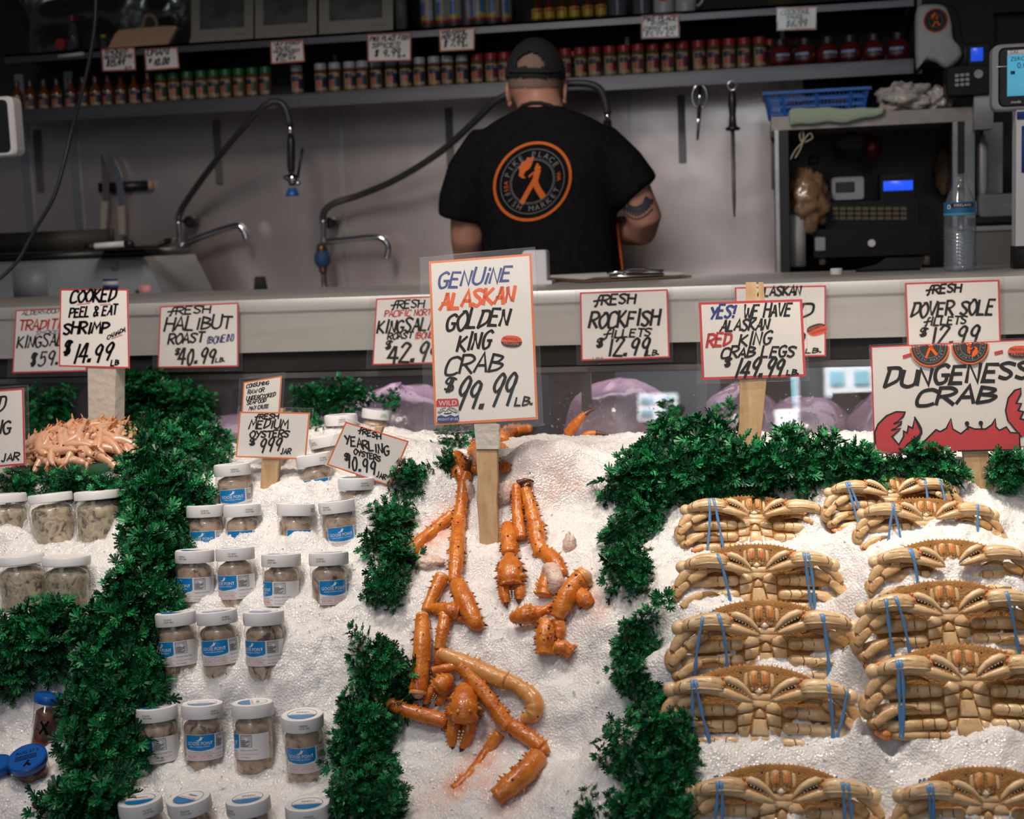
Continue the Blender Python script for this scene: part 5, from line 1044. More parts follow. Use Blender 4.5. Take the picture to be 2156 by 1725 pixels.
# dungeness sign with its hand-drawn crab and stickers
p0, n0 = lean(2068, 1050, 7)
cn = [(1833, 730), (2292, 709), (2292, 936), (1840, 957)]
def dung(e, X):
    q = MB(); g = lambda x, y: X(x, y, .0016)
    S_ = lambda x, y: (1640 + x / 3.45, 560 + y / 3.45)
    def poly(pts, mi, off): q.add([X(*S_(*p), off) for p in pts], [tuple(range(len(pts)))], mi)
    cl = [(700, 1290), (695, 1210), (720, 1150), (780, 1090), (850, 1060), (915, 1062), (900, 1095), (830, 1150), (890, 1130), (885, 1150), (815, 1195), (885, 1180), (820, 1240), (870, 1300), (905, 1240), (905, 1200), (930, 1215), (940, 1165), (970, 1180), (985, 1110), (1030, 1200), (1020, 1250), (930, 1340), (910, 1352), (720, 1345)]
    bd = [(1000, 1345), (1060, 1270), (1140, 1190), (1170, 1205), (1215, 1180), (1248, 1110), (1262, 1185), (1320, 1220), (1380, 1170), (1420, 1185), (1500, 1185), (1545, 1155), (1570, 1110), (1575, 1170), (1600, 1195), (1650, 1170), (1680, 1210), (1745, 1215), (1750, 1335), (1300, 1345)]
    rc = [(1760, 1240), (1700, 1170), (1660, 1120), (1645, 1050), (1665, 960), (1710, 905), (1755, 890), (1755, 930), (1720, 1000), (1760, 1000), (1735, 1050), (1775, 1060), (1750, 1110), (1790, 1120), (1830, 1060), (1900, 960), (1960, 920), (2000, 1000), (1960, 1120), (1880, 1220)]
    for pl in (cl, bd, rc): poly(pl, 0, .0016)
    w = 3.2
    for pl in (cl[:-2], bd, rc): stroke(q, [S_(*p) for p in pl], w, lambda x, y: X(x, y, .0018), 1)
    stroke(q, ease([S_(*p) for p in ((985, 1100), (1035, 1210), (930, 1300), (920, 1350))], 4), 4, lambda x, y: X(x, y, .0019), 1)
    for cx, cy in ((1365, 1145), (1465, 1142)): ringf(q, lambda x, y: X(*S_(cx + x, cy - y), .0019), .1, 17, 1, 12); stroke(q, [S_(cx, cy + 10), S_(cx + 10, cy + 45)], 3, lambda x, y: X(x, y, .0019), 1)
    for a, b_ in (((905, 660), (955, 645)), ((1570, 635), (1620, 622))): stroke(q, [S_(*a), S_(*b_)], 6, lambda x, y: X(x, y, .0017), 0)
    q.build('crab_drawing', [mat('red_marker_fill', (.56, .022, .035), .45, noise=(25, .4, (.64, .05, .06), 5, (1, 3, 6))), INK], e, recalc=False)
    for cx, cy, r, rot in ((1957, 731, 41.5, .12), (2042, 728, 39.5, 3.3)):
        s = MB(); ca, sa = math.cos(rot), math.sin(rot)
        def xf(x, y, o=.0034):
            u, v = (x * ca - y * sa) * r, (x * sa + y * ca) * r; top = 730 - (cx + u - 1833) * .0457 + .6; Y_ = cy - v
            return X(cx + u, Y_, o) if Y_ >= top else X(cx + u, min(2 * top - Y_, top + 60), -.0018 - (o - .003) * .5)
        emblem(s, xf, lambda x, y: xf(x, y, .0028)); s.build('sticker', [INKO, mat_get('sticker_grey', (.30, .30, .30)), mat_get('sticker_black', (.015, .013, .012))], e, recalc=False)
    oval(e, X, 2148, 741, 27, 13)
sign('wide price sign for dungeness crab with a drawn red crab and round stickers', cn, p0, n0, REDB, 3, [('DUNGENESS', 1862, 816, 2166, 794, 36, 7, INK, .22), ('CRAB', 1928, 853, 2092, 846, 36, 7, INK, .3)], [(1830, 727), (2296, 706), (2296, 941), (1838, 963)], [(2024, 2076, 930), (2028, 2082, 956), (2038, 2092, 1030), (2044, 2098, 1075)], dung)
# small signs clipped to the upper shelf
UP = V(0, UY - .010, 0)
for cn, lab, lines, brd in [
    ([(214, 104), (283, 100), (286, 147), (217, 150)], 'small price sign nearest the cutting board, fifteen dollars, on the upper shelf edge', [('SMOKED', 220, 114, 268, 112, 8, 2, INK), ('SEASONING', 219, 124, 278, 121, 7, 2, INK), ('$15.49', 224, 140, 262, 137, 14, 2.6, INK), ('EA', 264, 145, 277, 144, 5, 1.4, INK)], REDB),
    ([(305, 105), (373, 100), (377, 143), (308, 148)], 'small price sign marked ten dollars below the cutting board end', [('UMAMI', 310, 118, 356, 114, 12, 2.4, INK), ('$', 312, 132, 320, 131, 8, 2, INK), ('10.00', 324, 138, 356, 134, 13, 2.6, INK)], ORB),
    ([(570, 88), (638, 84), (641, 129), (572, 134)], 'small closely written price sign under the middle print', [('WILD SMOKED', 576, 96, 632, 93, 6, 1.5, INK), ('SALMON', 580, 104, 612, 102, 5.5, 1.4, INK), ('HAND PACKED', 576, 112, 630, 109, 6, 1.4, INK), ('SPREAD', 584, 119, 618, 117, 5.5, 1.4, INK), ('$12.99', 580, 129, 622, 126, 8, 1.7, INK)], ORB),
    ([(774, 73), (865, 70), (865, 127), (775, 130)], 'larger shelf sign for the fish market spices above the white-capped bottles', [('PIKE PLACE FISH', 779, 87, 859, 83, 9, 2, INK), ('SPICES', 784, 101, 842, 99, 10, 2, INK), ('$ 9.99', 788, 120, 842, 117, 15, 2.4, INK), ('EA', 838, 121, 854, 120, 5, 1.6, INK)], REDB),
    ([(925, 62), (999, 60), (998, 104), (927, 108)], 'small shelf sign for hot sauce below the blue and yellow cans', [('WHOLESOME', 929, 71, 980, 69, 6, 1.7, INK), ('HOT SAUCE', 931, 83, 984, 80, 9, 2.1, INK), ('$ 7.99', 934, 99, 976, 96, 13, 2.3, INK), ('EA', 974, 99, 984, 98, 5, 1.6, INK)], ORB),
    ([(1350, 34), (1429, 30), (1429, 77), (1352, 80)], 'small red-edged shelf sign for coffee mugs right below the white mugs', [('PIKE PLACE', 1354, 45, 1424, 42, 9, 2.1, INK), ('FISH', 1372, 54, 1404, 53, 7, 1.8, INK), ('COFFEE MUGS', 1355, 66, 1422, 63, 8, 2, INK), ('$9.99 EA', 1358, 76, 1418, 74, 8, 2, INK)], REDB),
    ([(1637, 18), (1718, 16), (1717, 61), (1637, 63)], 'small shelf sign for cocktail sauce above the red round jars', [('COCKTAIL', 1644, 31, 1706, 28, 9, 2.1, INK), ('SAUCE', 1656, 39, 1690, 38, 6, 1.7, INK), ('$6.99', 1654, 57, 1698, 55, 14, 2.4, INK)], ORB)]:
    sign(lab, cn, UP, NV, brd, 2, lines, grow(cn, 2, 2, 2, 2), None, None, 'shelf_price_sign', 'sign', 'signs on the upper shelf')
# ------------------------------------------------------------------ oyster jars: place first, then the ice is heaped around them
JR, JH = .033, .116
rows = [  # lid centre x, lid mid y, image tilt, visible foot y, lean, label turn
 ('front row', [(296, 1697, -3, 1790, 2, 0), (399, 1693, -5, 1790, 0, 40), (523, 1694, -3, 1790, 2, 0), (648, 1706, 0, 1790, 2, 0)], ['its lid overhung by a green sprig', 'lid label turned up toward the viewer', 'standing third from the greens', 'next to the garland by the king crab']),
 ('second row up', [(330, 1501, -2, 1606, 8, 48), (426, 1494, 2, 1600, 8, -6), (532, 1492, 1, 1618, 8, 78), (637, 1517, 1, 1650, 0, 0)], ['half covered by the green garland', 'blue label squarely to the front', 'nutrition panel to the front', 'whole jar visible, standing a little lower']),
 ('third row up', [(370, 1302, -2, 1400, 8, 42), (457, 1299, -2, 1400, 8, 4), (555, 1300, 1, 1378, 8, 30)], ['beside the green garland', 'middle jar of the three', 'alone with the dark oysters']),
 ('fourth row up', [(410, 1171, 2, 1252, 8, 38), (495, 1166, 0, 1242, 9, 30), (592, 1179, 2, 1250, 9, 62), (692, 1176, 1, 1255, 9, -24)], ['beside the greens', 'touching the jar by the greens', 'nutrition panel showing', 'standing apart near the bare ice']),
 ('fifth row up', [(432, 1076, 1, 1128, 8, 0), (510, 1075, 0, 1108, 9, 0), (623, 1073, 4, 1118, 9, -30), (710, 1066, -3, 1152, 6, -14)], ['blue label half sunk in ice', 'buried to the shoulders', 'leaning, buried to its label', 'whole label showing']),
 ('top rows', [(489, 989, -1, 1050, 6, -8), (661, 968, -6, 1006, 6, -6), (751, 1018, 2, 1040, 6, 10), (688, 929, -8, 952, 6, 0), (718, 884, 0, 912, 4, 0), (793, 872, 10, 905, 4, 0)], ['left of the medium oysters stake', 'between the two oyster signs', 'under the yearling oysters sign', 'lid behind the yearling oysters sign', 'white lid against the greens', 'tilted one at the very back'])]
JP = []
for (rn, js, ds) in rows:
    for (x, y, rot, yb, ln, lt), dsc in zip(js, ds):
        p = onL(x, y); k = mpp(p)
        JP.append((rn, dsc, p, rot, yb, ln, lt, x, y))
        d = RAY(x, yb); Yf = p.y - JR * .9; pf = CP + d * (Yf / d.y); con(pf, 1.6)
        d = RAY(x - 32, yb - 8); con(CP + d * ((p.y - .01) / d.y)); d = RAY(x + 32, yb - 8); con(CP + d * ((p.y - .01) / d.y))
        con(V(p.x, p.y + JR + .012, p.z - .012))
# pickled herring jars and little cups at the left
PK = [(8, 1049, 0, 92, 1115, 'herring jar cut by the left edge, in the upper of the two rows'), (106, 1048, -3, 90, 1142, 'herring jar with a pale fish strip under its lid, middle of the upper row'), (204, 1042, -1, 92, 1140, 'herring jar nearest the shrimp and greens in the upper row'), (42, 1178, -2, 98, 1300, 'herring jar cut by the left edge, in the lower row'), (140, 1180, 2, 98, 1312, 'herring jar at the right end of the lower row, behind the green sprig')]
PKP = []
for x, y, rot, w, yb, lab in PK:
    p = onL(x, y, .0); k = mpp(p); r = w * k / 2; PKP.append((p, rot, r, lab)); d = RAY(x, yb); con(CP + d * ((p.y - r) / d.y), 1.6)
    for s in (-1, 1): d = RAY(x + s * w * .5, yb - 30); con(CP + d * ((p.y) / d.y))
    con(V(p.x, p.y + r + .012, p.z - .02))
CU = [(104, 1470, 12, 60, 1565, -6, 'tall cup with a blue lid beside the left garland'), (58, 1600, -4, 80, 1665, 24, 'short cup with a blue printed lid below the left garland'), (-6, 1612, 0, 60, 1650, 14, 'cup with a blue lid cut by the left edge')]
CUP = []
for x, y, rot, w, yb, ln, lab in CU:
    p = onL(x, y, -.01); k = mpp(p); r = w * k / 2; CUP.append((p, rot, r, ln, lab)); d = RAY(x, yb); con(CP + d * ((p.y - r * .8) / d.y), 1.6); con(V(p.x, p.y + r + .015, p.z - .015))
# crabs: face x, top y, scale, roll, foot y (ice line), lean
CR = [(1585, 1039, .86, -3, 1128, 40, 'left column, topmost, at the edge of the greens'), (1590, 1142, .90, -3, 1262, 27, 'left column, second from the top'), (1607, 1263, 1.0, -2, 1388, 23, 'left column, third from the top'), (1597, 1400, 1.0, 0, 1570, 26, 'left column, fourth from the top, whole belly bare'), (1642, 1609, .97, -1, 1760, 26, 'left column, bottom, cut off by the frame'),
      (1868, 998, .78, -6, 1072, 40, 'right column, topmost, beside the dungeness stake'), (1945, 1043, .80, -3, 1104, 34, 'right column, second from the top'), (1990, 1132, .88, -4, 1206, 30, 'right column, third from the top, mostly buried in ice'), (1985, 1221, .98, -4, 1356, 24, 'right column, fourth from the top'), (2024, 1356, 1.03, -2, 1540, 28, 'right column, fifth from the top, whole belly bare'), (2070, 1614, .93, -2, 1760, 26, 'right column, bottom, cut off by the frame')]
CU_ = .000159
CRP = []
for (x, yt, sc, roll, yb, ln, lab) in CR:
    pt = onL(x, yt + 14, {1400: .062, 1356: .045, 1263: .036, 1221: .036}.get(yt, .028)); k = mpp(pt); t = math.radians(ln)
    up = V(0, math.sin(t), math.cos(t)); rx = V(math.cos(math.radians(6)), math.sin(math.radians(6)) * 1., 0)
    rr = Matrix.Rotation(math.radians(-roll) * 1., 3, up.cross(rx)); 
    rx = (R_ - up * R_.dot(up)).normalized(); fw = rx.cross(up)       # fw points away behind the crab
    M3 = Matrix((rx, -fw * -1, up)).transposed() if False else Matrix(((rx.x, fw.x * -1, up.x), (rx.y, fw.y * -1, up.y), (rx.z, fw.z * -1, up.z)))
    # local axes: x right, y towards the back (= up x rx), z up
    bk = up.cross(rx); M3 = Matrix(((rx.x, bk.x, up.x), (rx.y, bk.y, up.y), (rx.z, bk.z, up.z))) @ Matrix.Rotation(math.radians(roll), 3, 'Y')
    U1 = CU_ * sc; o = pt - M3 @ V(0, 0, 395 * U1)
    CRP.append((o, M3, sc, lab, U1))
    def w_(u, v, h): return o + M3 @ V(u * U1, -h * U1, v * U1)
    # ice line in front of the legs
    nrm = M3 @ V(0, -1, 0)
    for fx, lift in ((-.62, -12), (-.3, 0), (0, 4), (.3, 0), (.62, -12)):
        pp = onPlane(x + fx * 300 * sc, yb + lift, w_(0, 0, 70), nrm); con(pp, 1.2)
    for uu, vv, hh in ((0, 250, -90), (-420, 220, -80), (420, 220, -80), (0, 60, -60), (-420, 40, -40), (420, 40, -40), (0, -150, -35), (-420, -160, -25), (420, -160, -25), (-760, 60, -50), (760, 60, -50), (-760, -160, -30), (760, -160, -30), (0, -300, -10), (-400, -310, 0), (400, -310, 0)):
        pq = w_(uu, vv, hh); dq = pq - CP; yy = IH / 2 - FPX * dq.dot(U_) / dq.dot(F_)
        if yy < yb - 26: con(pq, 1.1)
    con(w_(-560, 320, -130), 1.); con(w_(560, 320, -130), 1.); con(w_(0, 400, -120), 1.); con(w_(-980, -80, 20)); con(w_(980, -80, 20))
# further heaps that bury things, given on the photo: (x, y, how far in front of the lid profile)
for x, y, off, w in [(1985, 1178, .020, 1.6), (1940, 1190, .012, 1.2), (2060, 1190, .012, 1.2), (1945, 1096, .012, 1), (1650, 1100, .004, 1), (1700, 1140, 0, 1), (1800, 1250, -.02, 1), (1890, 1560, -.05, 1), (1850, 1650, -.05, 1),
                     (1120, 940, .05, 2), (1180, 930, .045, 2), (1060, 960, .0, 1), (1250, 975, .02, 1), (900, 930, .02, 1), (850, 920, .03, 1), (560, 1040, .0, 1), (600, 1030, .01, 1), (640, 1035, .0, 1),
                     (950, 1100, -.03, 1), (1200, 1080, -.02, 1), (1100, 1250, -.045, 1), (950, 1250, -.045, 1), (1000, 1400, -.05, 1), (1200, 1400, -.05, 1), (1000, 1600, -.055, 1), (1200, 1600, -.05, 1), (900, 1650, -.05, 1), (750, 1330, -.04, 1), (700, 1400, -.05, 1),
                     (1330, 1150, -.03, 1), (1340, 1400, -.045, 1), (1380, 1600, -.05, 1), (300, 1250, -.03, 1), (240, 1430, -.04, 1), (40, 1520, -.05, 1), (150, 1640, -.05, 1), (250, 1090, -.02, 1), (300, 1130, -.03, 1), (1400, 1000, -.01, 1), (1600, 960, -.0, 1), (2100, 1080, -.0, 1), (2100, 1010, -.01, 1), (350, 1000, -.02, 1), (330, 900, -.02, 1), (190, 960, -.03, 2), (100, 960, -.03, 1)]:
    con(onL(x, y, off), w)
CA = np.array(CON); _res = CA[:, 2] - np.array([Lz(y) - .05 for y in CA[:, 1]])
def ice_np(x, y):
    x = np.asarray(x, float); y = np.asarray(y, float)
    base = CAMZ + np.interp(y, [t[0] for t in LT], [t[1] for t in LT]) - .05
    sw = np.full(x.shape, 1 / (.075 ** 3)); sr = np.zeros(x.shape)
    for (cx, cy, cz, cw), r in zip(CA, _res):
        d2 = (x - cx) ** 2 + ((y - cy) * 1.5) ** 2 + 1.2e-4
        w = cw / d2 ** 1.5; sw += w; sr += w * r
    return base + sr / sw
def ICE(x, y): return float(ice_np(np.array([x]), np.array([y]))[0])
# coarse table for quick look-ups
GX = np.arange(-1.90, .72, .008); GYa = np.arange(1.54, 3.06, .008)
_gx, _gy = np.meshgrid(GX, GYa); TAB = ice_np(_gx, _gy)
def ice(x, y):
    i = min(max((x - GX[0]) / .008, 0), len(GX) - 1.001); j = min(max((y - GYa[0]) / .008, 0), len(GYa) - 1.001); a, b = int(i), int(j); u, v = i - a, j - b
    return (TAB[b, a] * (1 - u) + TAB[b, a + 1] * u) * (1 - v) + (TAB[b + 1, a] * (1 - u) + TAB[b + 1, a + 1] * u) * v
def onI(px, py, off=0.): return onf(px, py, lambda x, y: ice(x, y) + off)
def nrmI(x, y): e_ = .012; return V(-(ice(x + e_, y) - ice(x - e_, y)) / (2 * e_), -(ice(x, y + e_) - ice(x, y - e_)) / (2 * e_), 1).normalized()

# ------------------------------------------------------------------ jars
def oyster_mat(name, c1, c2, c3, sc):
    m = bpy.data.materials.new(name); m.use_nodes = True; nt = m.node_tree; b = nt.nodes['Principled BSDF']; b.inputs['Roughness'].default_value = .25; b.inputs['Coat Weight'].default_value = .5; b.inputs['Coat Roughness'].default_value = .06
    tc = nt.nodes.new('ShaderNodeTexCoord'); mp_ = nt.nodes.new('ShaderNodeMapping'); oi = nt.nodes.new('ShaderNodeObjectInfo'); ml = nt.nodes.new('ShaderNodeMath'); ml.operation = 'MULTIPLY'; ml.inputs[1].default_value = 53.
    nt.links.new(oi.outputs['Random'], ml.inputs[0]); nt.links.new(tc.outputs['Object'], mp_.inputs[0]); nt.links.new(ml.outputs[0], mp_.inputs['Location'])
    n = nt.nodes.new('ShaderNodeTexNoise'); n.inputs['Scale'].default_value = sc; n.inputs['Detail'].default_value = 5; n.inputs['Distortion'].default_value = 1.3; nt.links.new(mp_.outputs[0], n.inputs['Vector'])
    r = nt.nodes.new('ShaderNodeValToRGB'); e = r.color_ramp.elements; e[0].position = .34; e[0].color = (*c3, 1); e[1].position = .66; e[1].color = (*c1, 1); k = e.new(.46); k.color = (*c2, 1)
    nt.links.new(n.outputs['Fac'], r.inputs[0]); nt.links.new(r.outputs[0], b.inputs['Base Color'])
    bp = nt.nodes.new('ShaderNodeBump'); bp.inputs['Strength'].default_value = .5; bp.inputs['Distance'].default_value = .004; nt.links.new(n.outputs['Fac'], bp.inputs['Height']); nt.links.new(bp.outputs[0], b.inputs['Normal']); return m
OYS = oyster_mat('oyster_meat', (.66, .50, .38), (.50, .37, .28), (.13, .09, .07), 42)
HERR = oyster_mat('herring_meat', (.68, .58, .42), (.48, .41, .31), (.15, .125, .10), 60)
COCK = oyster_mat('shrimp_cocktail', (.30, .10, .04), (.16, .03, .015), (.05, .012, .01), 40)
SHELLG = glassy('jar_shell', (.96, .96, .95), .04, .03, 1.5, (.9, .9, .9))
LIDW = mat('white_lid', (.88, .88, .90), .4)
LBLUE = mat('label_bright_blue', (.005, .215, .56), .35, coat=.4); LWHITE = mat('label_white', (.80, .80, .82), .4, coat=.3); LGREY = mat('label_grey_print', (.25, .25, .27), .5); LRED = mat('label_red_print', (.60, .08, .09), .5)
def lumpy(r, z0, z1, seed, n=30, m=16, amp=.07):
    q = MB(); vs = []; fs = []
    for j in range(m + 1):
        v = j / m; z = lerp(z0, z1, v); rr = r * min(1, (.55 + 3.2 * min(v, 1 - v) ** .8 * 1.0)) if min(v, 1 - v) < .10 else r
        for i in range(n):
            t = 2 * math.pi * i / n; k = 1 - amp * .5 + amp * mnoise.noise(V(math.cos(t) * 2.2, math.sin(t) * 2.2, z * 70 + seed * 9)); vs.append((rr * k * math.cos(t), rr * k * math.sin(t), z))
    fs = [(j * n + i, j * n + (i + 1) % n, j * n + n + (i + 1) % n, j * n + n + i) for j in range(m) for i in range(n)] + [tuple(range(n - 1, -1, -1)), tuple(range(m * n, m * n + n))]
    return q.add(vs, fs)
def oyster_jar(seed):
    e = empty('oyster_jar'); q = MB()
    q.lathe([(.024, 0), (.029, .002), (.0318, .008), (.0322, .022), (.0306, .029), (.0306, .071), (.0322, .077), (.0325, .084), (.0315, .092), (.0298, .095), (.0298, .098)], n=32); q.build('clear_jar', SHELLG, e)
    lumpy(.0300, .002, .093, seed).build('oysters', OYS, e)
    q = MB(); q.lathe([(.0325, .0945), (.0332, .0955), (.0332, .112), (.0322, .1148), (.0300, .1158), (.0285, .1150), (.001, .1150)], n=128, ribs=1, ribd=.0008, ribz=(.0954, .1121)); lo = q.build('lid', LIDW, e, sharp=50)
    q = MB(); R = .0334; cy = lambda x, y: V(R * math.sin(x / R), -R * math.cos(x / R), y); a = rnd.uniform(-.025, .03)
    put_text(q, 'E20826A' if seed % 2 else 'F21426D', cy, a, .1052, .0026, 0, .0135); put_text(q, 'USE BY 0826', cy, a + .001, .1012, .0024, 0, .0165)
    tp = lambda x, y: V(x, y, .1153); ringf(q, tp, .0225, .0232, 0, 32); q.add([tp(.022 * math.cos(t), .022 * math.sin(t) * 1.) for t in np.linspace(math.pi * 1.05, math.pi * 1.95, 14)], [tuple(range(14))], 1); put_text(q, 'PACIFIC OYSTERS', tp, 0, -.002, .0032, 2, .036); put_text(q, 'FRESH', tp, 0, .006, .005, 0)
    q.build('lid_print', [INK, LBLUE, LRED], lo)
    q = MB(); R = .0310; z0, z1 = .0300, .0705; f = lambda x, y, o=0.: V((R + o) * math.sin(x / R), -(R + o) * math.cos(x / R), y)
    label_patch(q, R, z0, z1, -50, 138, 1, 30)
    zb = .0475; N = 20; top = [f(lerp(-.0265, .0225, i / N), z1 - .0006, .00012) for i in range(N + 1)]; bot = [f(lerp(-.0265, .0225, i / N), zb - .0022 * math.sin(math.pi * min(1, max(0, (i / N - .12) / .76))) * (1 if .12 < i / N < .88 else 0) + (.003 * (1 - math.sin(math.pi / 2 * min(1, min(i, N - i) / 1.6)))), .00012) for i in range(N + 1)]
    q.add(top + bot, [(i, i + 1, N + 2 + i, N + 1 + i) for i in range(N)], 0)
    g = lambda x, y: f(x - .002, y, .00028)
    put_text(q, 'GOOSE POINT', g, .0, .0545, .0052, 1, .041); put_text(q, 'FAMILY FARM & OYSTERY', g, 0, .0508, .0020, 1, .033)
    bird = [(-.006, .0615), (-.002, .0622), (-.0005, .0640), (.0015, .0668), (.0026, .0690), (.0030, .0662), (.0042, .0664), (.0066, .0672), (.0040, .0650), (.0036, .0632), (.0020, .0618), (-.0015, .0610), (-.003, .0602)]
    q.add([g(*p) for p in bird], [tuple(range(len(bird)))], 1)
    put_text(q, 'FRESH FROM WILLAPA BAY', g, 0, .0418, .0021, 2, .040); put_text(q, 'PACIFIC OYSTERS', g, 0, .0345, .0036, 3, .041)
    for zz in (.0400, .0325): stroke(q, [(x, zz) for x in np.linspace(-.024, .024, 10)], .0005, g, 3)
    xb = .0275
    for zz in (.0685, .0505): stroke(q, [(xb + x, zz) for x in np.linspace(0, .019, 7)], .0005, g, 4)
    for xx in (xb, xb + .019): stroke(q, [(xx, .0505), (xx, .0685)], .0005, g, 4)
    put_text(q, 'Nutrition', g, xb + .001, .0656, .0022, 4, None, -1); put_text(q, 'Facts', g, xb + .001, .0628, .0022, 4, None, -1)
    for i in range(7): stroke(q, [(xb + .001 + x, .0610 - i * .0015) for x in np.linspace(0, .008 + .0022 * ((i * 7) % 4), 5)], .0007, g, 4)
    for i in range(9): stroke(q, [(xb + .0125 + x, .0675 - i * .0017) for x in np.linspace(0, .0055, 3)], .0005, g, 2)
    put_text(q, 'Ingredients: Oysters, Water', g, xb, .0445, .0017, 4, None, -1); put_text(q, 'For recipes visit our website', g, xb + .001, .0385, .0016, 3, None, -1); put_text(q, 'Keep refrigerated', g, xb, .0335, .0015, 4, None, -1)
    q.build('label', [LBLUE, LWHITE, LGREY, LRED, INK], e, recalc=False); return e
protos = [oyster_jar(i) for i in range(4)]; used = set()
def pose(o, p, rot, ln, spin, h):   # p = middle of the lid
    ax = Matrix.Rotation(math.radians(-ln), 4, 'X'); M = Matrix.Rotation(YAW, 4, 'Z') @ Matrix.Rotation(math.radians(rot) - ROL * .6, 4, 'Y') @ ax
    o.matrix_world = Matrix.Translation(p - M @ V(0, 0, h)) @ M @ Matrix.Rotation(math.radians(spin), 4, 'Z')
for i, (rn, dsc, p, rot, yb, ln, lt, x, y) in enumerate(JP):
    k = i % 4; o = protos[k] if k not in used else copy_tree(protos[k]); used.add(k); o.name = 'oyster_jar'
    pose(o, p, rot, ln, -lt, .105); tag(o, 'white-lidded oyster jar in the %s, %s' % (rn, dsc), 'jar', 'white-lidded oyster jars')
bpy.context.view_layer.update()
e0 = None
for i, (p, rot, r, lab) in enumerate(PKP):
    e = empty('herring_jar'); s = r / .040; q = MB(); q.lathe([(.034 * s, 0), (.040 * s, .004), (.0415 * s, .02), (.0415 * s, .088 * s), (.040 * s, .098 * s), (.037 * s, .104 * s), (.037 * s, .108 * s)], n=32); q.build('glass_jar', SHELLG, e)
    lumpy(.0385 * s, .003, .100 * s, 20 + i, 30, 16, .06).build('pickled_herring', HERR, e)
    q = MB(); q.lathe([(.0395 * s, .104 * s), (.0405 * s, .105 * s), (.0405 * s, .117 * s), (.039 * s, .1195 * s), (.036 * s, .119 * s), (.001, .1185 * s)], n=40); q.build('lid', LIDW, e, sharp=40)
    pose(e, p, rot, 7, 0, .112 * s); tag(e, 'white-lidded ' + lab, 'jar', 'pickled herring jars')
LIDB = mat('blue_lid', (.008, .10, .42), .3)
for i, (p, rot, r, ln, lab) in enumerate(CUP):
    e = empty('seafood_cup'); h = .085 if i == 0 else .06; q = MB(); q.lathe([(r * .78, 0), (r * .80, .002), (r * .98, h)], n=28); q.build('clear_cup', SHELLG, e)
    lumpy(r * .80, .004, h * .86, 40 + i, 26, 12, .05).build('cocktail_sauce', COCK, e)
    q = MB(); q.lathe([(r * 1.0, h - .002), (r * 1.04, h), (r * 1.04, h + .009), (r * .98, h + .011), (r * .93, h + .0095), (.001, h + .0095)], n=40); lo = q.build('lid', LIDB, e, sharp=40)
    if i == 1: q = MB(); tp = lambda x, y: V(x, y, h + .0099); put_text(q, 'AUG 27 0', tp, 0, r * .35, r * .2, 0); [stroke(q, [(-r * .6, yy * r), (r * .5, yy * r + .001)], r * .05, tp, 0) for yy in (.15, .02, -.1)]; stroke(q, [(r * .1, -r * .25), (-r * .1, -r * .6)], r * .12, tp, 0); stroke(q, [(0, -r * .4), (r * .2, -r * .6)], r * .12, tp, 0); q.build('lid_print', INK, lo, recalc=False)
    if i == 0: q = MB(); f = lambda x, y: V(r * .93 * math.sin(x / r), -r * .93 * math.cos(x / r), y); [stroke(q, pts, .004, f, 0) for pts in ([(-.006, .055), (0, .046), (-.006, .036)], [(.006, .056), (0, .046), (.007, .036)])]; q.build('mark', INK, e, recalc=False)
    pose(e, p, rot, -ln, 10, h + .005); tag(e, lab, 'cup', 'blue-lidded seafood cups')

# ------------------------------------------------------------------ dungeness crabs
CSH = mat('crab_cream_shell', (.82, .62, .38), .30, sss=.05, sss_rad=.003, noise=(30, .17, (.56, .34, .15), 8), bump=(420, .12), coat=.25)
CTAN = mat('crab_tan_shell', (.72, .50, .27), .32, noise=(26, .17, (.42, .22, .075), 8, (1, 1, 2)), bump=(380, .15), coat=.25)
CCAR = mat('crab_brown_back', (.46, .22, .045), .55, noise=(60, .3, (.22, .10, .03), 4), bump=(500, .5))
CORA = mat('crab_orange', (.80, .22, .035), .35, noise=(60, .3, (.58, .26, .09), 3), coat=.2)
CDRK = mat('crab_groove', (.03, .018, .010), .7)
CTOO = mat('crab_tooth', (.80, .70, .54), .3)
CTIP = mat('crab_dark_tip', (.26, .13, .03), .35)
CMATS = [CSH, CCAR, CORA, CDRK, CTOO, CTIP, CTAN]
BAND = mat('blue_rubber_band', (.10, .27, .55), .45)
